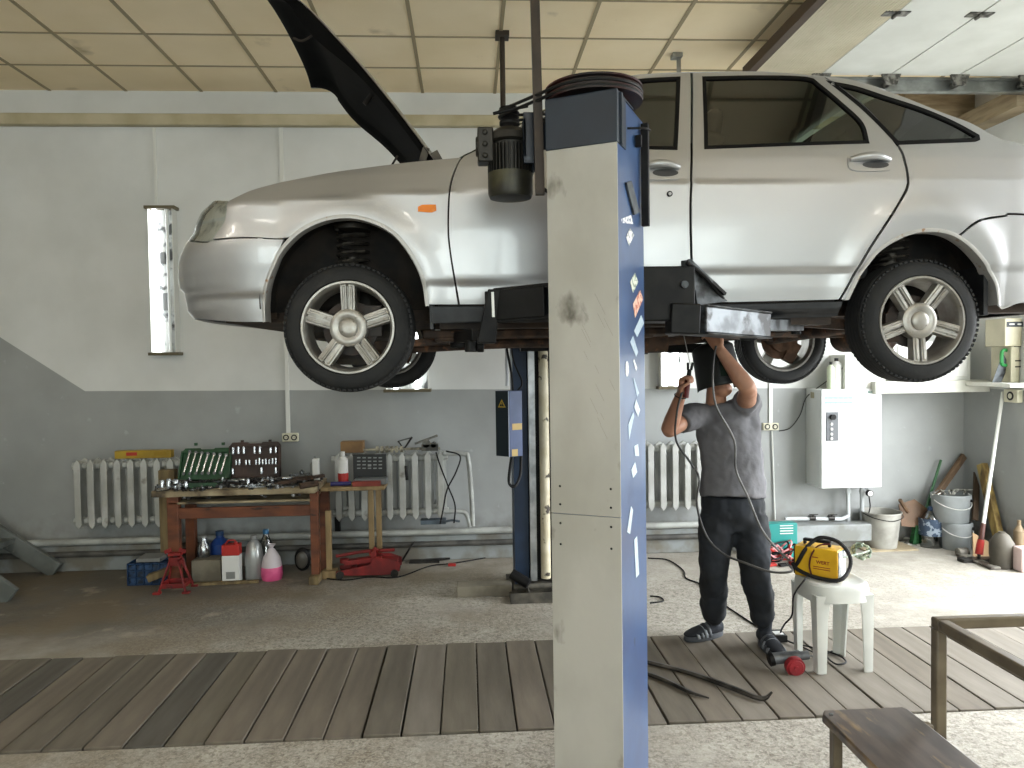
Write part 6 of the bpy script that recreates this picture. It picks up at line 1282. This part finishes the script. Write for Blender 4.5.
for w_, z in rings:
    for x, y in rsq(max(w_, .0005), nn): vs.append(M @ V(x, y, z))
b.add(vs, [(i*nn+j, i*nn+(j+1) % nn, (i+1)*nn+(j+1) % nn, (i+1)*nn+j) for i in range(len(rings)-1) for j in range(nn)]); b.build('seat', spl, t)
Mi = M.inverted()
for fpt in (f1, f2, f3, f4):
    fl_ = Mi @ Vector((fpt.x, fpt.y, 0)); sx = 1 if fl_.x > 0 else -1; sy = 1 if fl_.y > 0 else -1; b = MB()
    tp = V(sx*sw*.88, sy*sw*.88, ZST-.05); bt = V(fl_.x, fl_.y, zf)
    vs = []
    for p, w_ in ((tp, .085), (tp.lerp(bt, .12), .055), (tp.lerp(bt, .3), .046), (bt, .034)):
        # L-shaped wall round the corner
        for dx, dy in ((-w_, .012), (-w_*.3, .014), (.010, .010), (.014, -w_*.3), (.012, -w_), (.004, -w_), (.004, -w_*.3), (0, 0), (-w_*.3, .004), (-w_, .004)): vs.append(M @ (p+V(sx*dx, sy*dy, 0)))
    n = 10; b.add(vs, [(i*n+j, i*n+(j+1) % n, (i+1)*n+(j+1) % n, (i+1)*n+j) for i in range(3) for j in range(n)]+[tuple(range(n)), tuple(range(3*n, 4*n))]); b.build('leg', spl, t)
# welder
wy = mat('welder_yellow', 'D2A41A', .4, col2='C09214', ns=8); K = P(837.5, 584.5, 3.60); K.z = ZST+.001; WLh = P(837.5, 551.5, 3.60).z-K.z
a45 = radians(44); LD = Vector((-cos(a45), sin(a45), 0)); RD_ = Vector((sin(a45), cos(a45), 0)); WLn, WWd = .215, .125; WT = thing('welding_machine', 'yellow welding inverter with black shoulder strap standing on the white stool', 'welder', K+LD*WLn/2+RD_*WWd/2)
def wq(l, r_, z): return K+LD*l+RD_*r_+Z_*z
def wbox(mb, l0, l1, r0, r1, z0, z1): vs = [wq(l, r_, z) for l in (l0, l1) for r_ in (r0, r1) for z in (z0, z1)]; return mb.add(vs, [(0, 1, 3, 2), (4, 6, 7, 5), (0, 4, 5, 1), (2, 3, 7, 6), (0, 2, 6, 4), (1, 5, 7, 3)])
b = MB(); wbox(b, 0, WLn, 0, WWd, 0, WLh); case_ = b.build('casing', wy, WT, bevel=.004)
b = MB(); wbox(b, -.006, .001, .008, WWd-.008, .008, WLh-.008); b.build('rear_grille', mat('silver_wrap', '9FA3A8', .25, metal=.5, col2='DADDE0', ns=30), WT, bevel=.003)
b = MB(); wbox(b, WLn-.001, WLn+.008, .006, WWd-.006, .006, WLh-.006); b.build('front_plate', blk, WT, bevel=.003)
def text(body, size, p, xd, yd, m, parent, name, bold=0.0):
    cu = bpy.data.curves.new(name, 'FONT'); cu.body = body; cu.size = size; cu.extrude = .0004; cu.offset = bold; ob = bpy.data.objects.new(name, cu); C.objects.link(ob)
    bpy.context.view_layer.update(); me = bpy.data.meshes.new_from_object(ob.evaluated_get(bpy.context.evaluated_depsgraph_get())); bpy.data.objects.remove(ob)
    zd = xd.cross(yd); T = Matrix((xd, yd, zd)).transposed().to_4x4(); T.translation = p-OFF.get(parent, Vector()); me.transform(T)
    o = bpy.data.objects.new(name, me); o.parent = parent; OFF[o] = OFF.get(parent, Vector()); me.materials.clear(); me.materials.append(m); C.objects.link(o); return o
txr = mat('print_red', '7A1F16', .5)
text('WERT', .024, wq(.105, -.0008, WLh*.50), -LD, Z_, txr, WT, 'brand_print', .0006)
b = MB(); 
for z0 in (WLh*.68,): wbox(b, .095, .125, -.0008, 0, z0, z0+.005)
b.build('small_print', txr, WT)
for z0 in (WLh*.38, WLh*.31): b = MB(); wbox(b, .035, .12, -.0008, 0, z0, z0+.004); b.build('small_print', txr, WT)
b = MB(); wbox(b, .05, .19, .045, .08, WLh+.018, WLh+.032); wbox(b, .05, .065, .05, .075, WLh, WLh+.02); wbox(b, .175, .19, .05, .075, WLh, WLh+.02); b.build('carry_handle', blk, WT, bevel=.006)
b = MB(); b.tube([wq(WLn+.012, .02, .03), wq(WLn-.02, -.008, .07), wq(WLn-.05, -.008, .13), wq(WLn-.07, .03, WLh+.012), wq(.10, .06, WLh+.045), wq(.02, .08, WLh+.03), wq(-.03, .09, WLh*.8), wq(-.035, .08, .06), wq(-.01, .0, .012), wq(.10, -.010, .008), wq(.19, -.010, .03), wq(WLn+.012, .0, .06)], .010, n=8); b.build('shoulder_strap', mat('strap_black', '151314', .8), WT)
b = MB(); b.tube([wq(.12, -.008, .0), wq(.135, -.010, .06), wq(.125, -.010, .12), wq(.10, .02, WLh+.01), wq(.05, .05, WLh+.02)], .0045, n=6); b.build('red_strap_edge', mat('strap_maroon', '4A1512', .7), WT)
for k in range(2): b = MB(); b.cyl(wq(WLn+.006, .035+.05*k, .05), wq(WLn+.04, .035+.05*k, .045), .013, n=14); b.build('cable_plug', redp if k == 0 else blk, WT)
b = MB(); c = P(861, 551, 3.78); pts = [c+V(.045*cos(q*.9)*(1+.1*sin(q*3)), .03*sin(q*2.1), .035*sin(q*.9)*(1+.12*cos(q*2))) for q in range(56)]; b.tube([wq(0, .06, WLh*.7)]+pts, .005, n=6, k=3); b.build('coiled_mains_cable', mat('cable_grey_green', '6F7C6A', .5, col2='B9C0A8', ns=25, lo=.5, hi=.55), WT)
# welding leads
b = MB(); b.tube([P(716, 346, 3.84), P(713.5, 360, 3.82), P(713, 385, 3.80), P(717, 408, 3.80), P(734, 440, 3.82), P(736, 470, 3.82), P(748, 497, 3.80), P(762, 530, 3.72), P(780, 552, 3.68), wq(WLn+.05, .085, .045), wq(WLn+.03, .085, .045)], .0062, n=8); tag(b.build('welding_lead', mat('lead_highlight_grey', '6A6865', .4, col2='2E2D2C', ns=4)), 'thick black welding lead with painted highlight, over the chest and down to the welder', 'cable')  # black lead; its white highlight is mixed in as grey
b = MB(); b.tube([P(682, 392, 3.78), P(677, 412, 3.78), P(676, 440, 3.80), P(690, 462, 3.82), P(699, 478, 3.82), P(697, 505, 3.78), P(706, 535, 3.74), P(722, 553, 3.70), P(745, 563, 3.66), P(772, 572, 3.62), P(792, 571, 3.62), wq(WLn+.05, .035, .045), wq(WLn+.03, .035, .045)], .0058, n=8); tag(b.build('welding_lead', mat('lead_black', '1C1B1A', .4, col2='3A3835', ns=4)), 'black welding lead running from the electrode holder round the legs to the welder', 'cable')
b = MB(); b.tube([wq(.15, -.01, .0), P(806, 578, 3.58), P(794, 595, 3.56), P(792, 615, 3.6), P(784, 625, 3.65), PZ(781, 634, .02), PZ(790, 642, .02), PZ(815, 648, .02), PZ(838, 655, .02), PZ(846, 662, .02), PZ(836, 664, .02), PZ(826, 655, .02), PZ(835, 650, .02)], .0045, n=8); tag(b.build('mains_cable', blk), 'black cable dropping from the welder and looping on the planks under the stool', 'cable')
b = MB(); b.tube([PZ(648, 558, .006), PZ(668, 560, .006), PZ(683, 570, .006), PZ(686, 578, .006), PZ(700, 584, .006), PZ(712, 596, .006), PZ(735, 612, .006), PZ(757, 626, .006), PZ(785, 640, .018)], .005, n=6); tag(b.build('floor_cable', blk), 'thin dark cable snaking across the concrete behind the feet of the man', 'cable')
b = MB(); b.tube([PZ(650, 596, .006), PZ(660, 597, .006), PZ(663, 601, .006), PZ(650, 603, .006)], .005, n=6); tag(b.build('floor_cable', blk), 'short loop of cable on the floor just right of the near column', 'cable')
# angle grinder
ga = PZ(770, 662, .012); t = thing('angle_grinder', 'grey angle grinder with a red disc guard lying on the planks by the stool', 'grinder', (PZ(790, 676, 0).x, PZ(790, 676, 0).y, .01)); Yg = PZ(790, 672, .012).y
b = MB(); z_ = .062; b.cyl(P(771, 659, Yg+.05), P(800, 656, Yg+.03), .030, .028, n=20); b.cyl(P(800, 656, Yg+.03), P(808, 655, Yg+.03), .022, n=16); b.build('motor_body', mat('tool_grey', '6F7276', .4, metal=.4, col2='4A4C50', ns=12), t)
b = MB(); b.cyl(P(769, 660, Yg+.05), P(773, 659, Yg+.05), .033, n=20); b.build('end_cap', blk, t)
c = P(796, 668, Yg-.03); b = MB(); b.cyl(c, c+V(.0, .03, .004), .048, n=32); b.cyl(c-V(0, .008, 0), c, .036, .042, n=32); b.cyl(c-V(0, .014, 0), c-V(0, .006, 0), .012, n=12); b.build('guard', mat('tool_red', '8E1C24', .5, col2='74141B', ns=14, bump=.3), t)
b = MB(); b.tube([P(808, 656, Yg+.03), PZ(818, 655, .02), PZ(800, 646, .02), PZ(786, 640, .02)], .004); b.build('tool_cable', blk, t)
b = MB(); c = PZ(777, 645, .0); b.bb((c.x-.04, c.y, .012), (c.x+.06, c.y+.10, .05)); b.mat(1); b.bb((c.x+.0, c.y+.02, .05), (c.x+.05, c.y+.07, .052)); tag(b.build('plug_box', [blk, wp], bevel=.005), 'small black and white plug box on the planks behind the grinder', 'plug')
# pry bars
b = MB(); b.tube([PZ(640, 660, .02), PZ(690, 673, .02), PZ(735, 689, .02), PZ(755, 697, .02), PZ(765, 698, .024), PZ(772, 692, .05)], [.012, .012, .012, .012, .011, .005], n=6); tag(b.build('pry_bar', mat('bar_steel', '55514C', .4, metal=.6, col2='2C2A28', ns=9)), 'long dark pry bar with an upturned hooked end lying on the planks', 'pry bar')
b = MB(); b.tube([PZ(640, 671, .02), PZ(665, 680, .02), PZ(690, 692, .02), PZ(709, 698, .016)], [.011, .011, .009, .003], n=6); tag(b.build('pry_bar', MATS['bar_steel']), 'shorter pointed steel bar lying on the planks in front of the hooked pry bar', 'pry bar')
# bench with rails, bottom right
bxm_ = mat('bench_plank_brown', '4C3F36', .45, col2='332A24', ns=5, stretch=(4, .8, 1), spots=('8A7048', 6, .6, .72), coat=.2); fr = mat('frame_brown_paint', '5E5342', .45, col2='6E6350', ns=8, spots=('37302A', 15, .62, .7))
ZB = .45; pA = PZ(820, 712, ZB); pB = PZ(905, 706, ZB); BN = thing('rail_bench', 'brown plank seat in a square tube frame with a side rail, bottom right corner', 'bench', (pA.x+.15, pA.y-.4, 0))
b = MB(); x0, x1_, y1 = pA.x, pB.x, pB.y
out_ = [(x0+.02, y1), (x1_-.01, y1), (x1_, y1-.02), (x1_, y1-1.1), (x0, y1-1.1), (x0, y1-.03)]; b.prism(out_, Matrix.Translation((0, 0, ZB-.028)), .028); b.build('seat_plank', bxm_, BN, bevel=.006)
b = MB(); c = PZ(831, 715, ZB); b.cyl((c.x, c.y, ZB), (c.x, c.y, ZB+.004), .007, n=12); b.build('bolt', chrome, BN)
def sq(p, q, w_=.036): 
    b = MB(); b.bar(p, q, w_, w_, up=(0, 0, 1) if abs(q[2]-p[2]) < .3 else (0, 1, 0)); return b.build('frame_tube', fr, BN, bevel=.006)
for xx in (x0+.03, x1_-.03):
    for yy in (y1-.06, y1-1.0): b = MB(); b.bar((xx, yy, 0), (xx, yy, ZB-.028), .03, .03, up=(0, 1, 0)); b.build('leg', fr, BN, bevel=.003)
b = MB(); b.bar((x0+.03, y1-.06, ZB-.045), (x1_+.05, y1-.06, ZB-.045), .03, .03); b.build('cross_tube', fr, BN, bevel=.003)
pT = P(939, 620, 2.29); ZR = pT.z-.01; xr = pT.x
sq((xr, 2.29, 0), (xr, 2.29, ZR-.018)); sq((xr-.018, 2.29, ZR), (xr+.75, 2.29, ZR)); sq((xr, 2.271, ZR), (xr, 1.2, ZR)); sq((xr+.73, 2.29, 0), (xr+.73, 2.29, ZR-.018)); sq((xr, 1.22, 0), (xr, 1.22, ZR-.018))
# ================================================================ the man welding under the car
skin = mat('skin', 'AD8168', .5, col2='9C705A', ns=9, spec=.35); tee = mat('grey_tshirt', '68676A', .85, col2='5C5B5E', ns=5, bump=.15, bs=60); trs = mat('dark_trousers', '15171A', .85, col2='1D2127', ns=6, bump=.1)
MAN = thing('person', 'person in grey t-shirt, dark trousers and black welding mask reaching up under the car', 'person', (1.47, 4.02, 0))
def remesh(o, v, sm=6, disp=0, ns=.12):
    q = o.modifiers.new('join', 'REMESH'); q.mode = 'VOXEL'; q.voxel_size = v; q.use_smooth_shade = True
    if sm: s_ = o.modifiers.new('smooth', 'SMOOTH'); s_.iterations = sm; s_.factor = .5
    if disp:
        tx = bpy.data.textures.new('folds', 'CLOUDS'); tx.noise_scale = ns; d = o.modifiers.new('folds', 'DISPLACE'); d.texture = tx; d.strength = disp; d.mid_level = .5; d.texture_coords = 'LOCAL'
def loft(mb, pts, n=20):
    """pts: (centre, rx, ry, axis-x direction) elliptical rings"""
    vs = []
    for i, (c, rx, ry, xa) in enumerate(pts):
        c = Vector(c); nx = pts[min(i+1, len(pts)-1)][0]; pv = pts[max(i-1, 0)][0]; d = (Vector(nx)-Vector(pv)).normalized(); a = Vector(xa); a = (a-d*a.dot(d)).normalized(); e = d.cross(a)
        vs += [c+a*cos(2*pi*j/n)*rx+e*sin(2*pi*j/n)*ry for j in range(n)]
    m = len(pts); return mb.add(vs, [(i*n+j, i*n+(j+1) % n, (i+1)*n+(j+1) % n, (i+1)*n+j) for i in range(m-1) for j in range(n)]+[tuple(range(n))[::-1], tuple(range((m-1)*n, m*n))])
J = {k: P(*v) for k, v in dict(pel=(733, 508, 4.06), wai=(733, 470, 4.06), che=(727, 432, 4.08), neb=(716, 404, 4.08), sl=(693, 415, 4.06), sr=(745, 407, 4.06),
     el=(669, 430, 3.90), wl=(681, 394, 3.82), er=(748, 389, 3.82), wr=(720, 350, 3.86), kl=(714, 573, 4.0), al=(713, 622, 4.10), kr=(755, 572, 3.92), ar=(765, 628, 3.93), hl=(716, 520, 4.06), hr=(751, 520, 4.04)).items()}
X_ = V(1, 0, 0)
# body: head, neck, shoulders, arms and hands in one surface
b = MB(); hc = P(717, 371, 4.04)
b.ball(hc, (.078, .095, .115), 24); b.ball(hc+V(.018, -.045, -.100), (.050, .055, .042), 16)           # skull and jaw
b.ball(hc+V(.012, -.10, -.02), (.014, .02, .024), 12)                                                 # nose
for sx in (-1, 1): b.ball(hc+V(sx*.078, .01, -.01), (.012, .022, .032), 12)                            # ears
for sx in (-1, 1): b.ball(hc+V(.01+sx*.032, -.085, .012), (.012, .010, .008), 10)
b.ball(hc+V(.012, -.088, -.062), (.024, .010, .008), 12)
b.tube([J['neb']+V(0, .0, -.05), J['neb']+V(0, 0, .02), hc+V(0, .0, -.07)], [.062, .056, .054], n=18, k=3)
loft(b, [(J['wai']+V(0, 0, -.05), .11, .08, X_), (J['wai'], .125, .085, X_), (J['che'], .155, .105, X_), (J['neb']+V(.0, 0, -.06), .13, .08, X_), (J['neb'], .07, .06, X_)])
def limb(mb, pts, n=16): mb.tube([p for p, r_ in pts], [r_ for p, r_ in pts], n=n, k=4); return mb
limb(b, [(J['neb']+V(-.03, 0, -.05), .05), (J['sl'], .055), (J['sl'].lerp(J['el'], .5), .047), (J['el'], .041), (J['el'].lerp(J['wl'], .3), .043), (J['wl'], .027)])
limb(b, [(J['neb']+V(.05, 0, -.05), .05), (J['sr'], .058), (J['sr'].lerp(J['er'], .5), .052), (J['er'], .044), (J['er'].lerp(J['wr'], .3), .046), (J['wr'], .028)])
def hand(mb, w, d, side, curl=1.0, palmn=V(0, -1, 0), grip=None):
    """w wrist, d direction of the palm, side = direction towards the thumb"""
    d = d.normalized(); side = (side-d*side.dot(d)).normalized(); nrm = d.cross(side).normalized()
    if nrm.dot(palmn) < 0: nrm = -nrm
    k = w+d*.045
    loft(mb, [(w-d*.01, .026, .020, side), (w+d*.03, .036, .019, side), (w+d*.065, .042, .017, side), (w+d*.09, .041, .014, side)], 16)
    for i, (o_, l) in enumerate(((.031, .070), (.011, .078), (-.010, .073), (-.030, .058))):
        a0 = w+d*.083+side*o_; ang = 0; pts = [(a0, .0098)]; p = a0.copy()
        for s_, q in enumerate((.42, .33, .25)):
            ang += curl*(.75, 1.0, .75)[s_]; dd = d*cos(ang)+nrm*sin(ang); p = p+dd*l*q; pts.append((p.copy(), (.0092, .0084, .0068)[s_]))
        mb.tube([q[0] for q in pts], [q[1] for q in pts], n=8, k=3)
    tb_ = w+d*.022+side*.028+nrm*.006; mb.tube([tb_, tb_+side*.026+d*.026+nrm*.012, tb_+side*.022+d*.048+nrm*.030, tb_+side*.008+d*.060+nrm*.046], [.014, .0125, .0105, .0085], n=8, k=3)
    return w+d*.075+nrm*.028
dl = (P(684, 374, 3.79)-J['wl']); gl_ = hand(b, J['wl'], dl, V(-.6, -.8, .2), 1.15, palmn=V(1, -.3, .1))
dr = (P(713, 338, 3.88)-J['wr']); gr_ = hand(b, J['wr'], dr, V(.5, -.7, .3), .9, palmn=V(-.6, .5, .3))
body = b.build('body', skin, MAN); remesh(body, .0055, 3)
# lower legs/feet in dark socks continue the body below the cuffs
sock = mat('dark_socks', '23262C', .9)
# trousers
b = MB()
loft(b, [(J['pel']+V(0, 0, .075), .172, .118, X_), (J['pel']+V(0, 0, .02), .178, .128, X_), (J['pel']+V(0, 0, -.05), .180, .13, X_), (J['pel']+V(0, 0, -.12), .165, .12, X_)])
limb(b, [(J['hl']+V(-.0, 0, .02), .096), (J['hl'].lerp(J['kl'], .35), .098), (J['kl'], .078), (J['kl'].lerp(J['al'], .35), .076), (J['kl'].lerp(J['al'], .80), .068), (J['al']+V(0, 0, .045), .052)], 22)
limb(b, [(J['hr']+V(.0, 0, .02), .096), (J['hr'].lerp(J['kr'], .35), .098), (J['kr'], .080), (J['kr'].lerp(J['ar'], .35), .077), (J['kr'].lerp(J['ar'], .80), .068), (J['ar']+V(0, 0, .045), .052)], 22)
tr = b.build('trousers', trs, MAN); remesh(tr, .010, 5, .028, .09)
# t-shirt
b = MB(); s_hem = P(733, 497, 4.05)
loft(b, [(s_hem, .182, .132, X_), (P(733, 485, 4.06), .180, .130, X_), (P(732, 462, 4.06), .176, .124, X_), (P(729, 440, 4.07), .176, .122, X_), (P(724, 420, 4.08), .172, .112, X_), (J['neb']+V(.01, 0, -.045), .13, .085, X_), (J['neb']+V(0, 0, .002), .086, .074, X_)], 28)
limb(b, [(J['neb']+V(-.03, 0, -.08), .07), (J['sl']+V(.015, 0, -.005), .078), (J['sl'].lerp(J['el'], .35), .070), (J['sl'].lerp(J['el'], .55), .068)])
limb(b, [(J['neb']+V(.05, 0, -.08), .075), (J['sr']+V(-.0, 0, -.005), .082), (J['sr'].lerp(J['er'], .30), .074), (J['sr'].lerp(J['er'], .42), .072)])
limb(b, [(J['sr']+V(.0, 0, -.03), .07), (P(750, 425, 4.05), .06), (P(752, 460, 4.05), .05)])
sh = b.build('t_shirt', tee, MAN); remesh(sh, .010, 5, .03, .10)
b = MB(); 
# welding mask: curved shell in front of the face, with window
def mk(i, j):
    th_ = radians(-118+236*i); z = .145-.255*j; fl = 1+.10*j; R = .108*fl; fr_ = .128*fl
    top_ = max(0, (.13-j)/.13); s_ = sqrt(max(0, 1-top_**2*.75)); x = R*sin(th_)*s_; y = -fr_*cos(th_)*s_; return hc+Matrix.Rotation(radians(-12), 3, 'X') @ Matrix.Rotation(radians(-7), 3, 'Y') @ V(x-.002, y+.0, z+.012)
mkm = mat('mask_black', '0E100F', .5, col2='171B19', ns=8); mo_ = MB().grid(mk, 36, 18).build('welding_mask', mkm, MAN, solid=.004, ang=60)
b = MB(); b.ball(hc+V(0, .01, .045), (.092, .105, .09), 24); b.build('cap', mkm, MAN)
b = MB(); c = hc+V(.015, -.135, .012); R = Matrix.Rotation(radians(-10), 3, 'X'); b.box(c, (.105, .012, .095), R); mw = b.build('window_frame', mkm, mo_, bevel=.003)
b = MB(); b.box(c+V(0, -.007, 0), (.090, .003, .075), R); b.build('filter_glass', mat('filter_glass', '1F2B24', .15, spec=.7), mw)
# sliders on the feet
shm = mat('slider_grey', '4E5156', .6, col2='3E4146', ns=9); shl = mat('slider_light', '7E8288', .6)
def foot(ank, toe, heel_dir, label_m):
    d = (toe-ank); d.z = 0; d.normalize(); s_ = V(-d.y, d.x, 0); base = Vector((ank.x, ank.y, 0.012))
    b = MB(); pts = [(base-d*.055+V(0, 0, .048), .030, .034, s_), (base-d*.02+V(0, 0, .052), .036, .038, s_), (base+d*.05+V(0, 0, .050), .040, .032, s_), (base+d*.12+V(0, 0, .040), .046, .022, s_), (base+d*.165+V(0, 0, .034), .038, .014, s_), (base+d*.19+V(0, 0, .032), .02, .008, s_)]
    loft(b, pts, 16); limb(b, [(base+V(0, 0, .05), .04), (ank+V(0, 0, .0), .036), (ank+V(0, 0, .10), .045)]); sk = b.build('sock', sock, MAN); remesh(sk, .006, 3)
    b = MB(); out = []
    for q in np.linspace(0, 2*pi, 32, endpoint=False):
        l = .062+.128*cos(q) ; w_ = (.044+.008*cos(q))*sin(q); out.append(base+d*(l)+s_*w_)
    n = 32; b.add([p+V(0, 0, -.002) for p in out]+[p+(p-base)*.03+V(0, 0, .012) for p in out]+[p+V(0, 0, .026) for p in out], [tuple(range(n))[::-1], tuple(range(2*n, 3*n))]+[(k*n+i, k*n+(i+1) % n, (k+1)*n+(i+1) % n, (k+1)*n+i) for k in (0, 1) for i in range(n)]); so = b.build('slider_sole', shm, MAN)
    for k in range(4):
        u0 = .045+k*.026; b = MB(); b.grid(lambda i, j, u0=u0: base+d*(u0+.017*j)+s_*(.052*cos(pi*i))+V(0, 0, .018+.062*sin(pi*i)*(1-.25*k*.6)), 14, 2); b.build('slider_strap', shl if k % 2 else shm, so, solid=.005)
foot(J['al'], J['al']+V(-.9, -.30, 0), None, None); foot(J['ar'], J['ar']+V(.05, -1, 0), None, None)
b = MB(); w = J['wl']; d = (J['wl']-J['el']).normalized(); b.lathe([(.031, -.003), (.034, 0), (.031, .003)], Matrix.Translation(w-d*.012) @ d.to_track_quat('Z', 'Y').to_matrix().to_4x4(), 20); b.build('wristband', blk, MAN)
# electrode holder and electrode in the fist
t = thing('electrode_holder', 'black and red electrode holder gripped in the raised hand', 'electrode holder', gl_); up_ = (P(684, 362, 3.80)-P(681, 385, 3.80)).normalized()
b = MB(); b.cyl(gl_-up_*.085, gl_+up_*.03, .014, .013, n=16); b.build('grip', mat('grip_red', '5A1512', .5), t); b = MB(); b.cyl(gl_+up_*.03, gl_+up_*.065, .012, .010, n=14); b.bar(gl_+up_*.06+V(-.008, 0, 0), gl_+up_*.10+V(-.014, 0, 0), .010, .012); b.bar(gl_+up_*.06+V(.008, 0, 0), gl_+up_*.10+V(.012, 0, 0), .010, .012); b.build('jaws', blk, t)
b = MB(); e0 = gl_+up_*.09; e1 = P(683.5, 334, 3.80); b.cyl(e0, e1, .0022, n=8); tag(b.build('welding_rod', mat('rod_grey', '8A8782', .5)), 'thin grey welding rod pointing up from the electrode holder', 'welding rod')
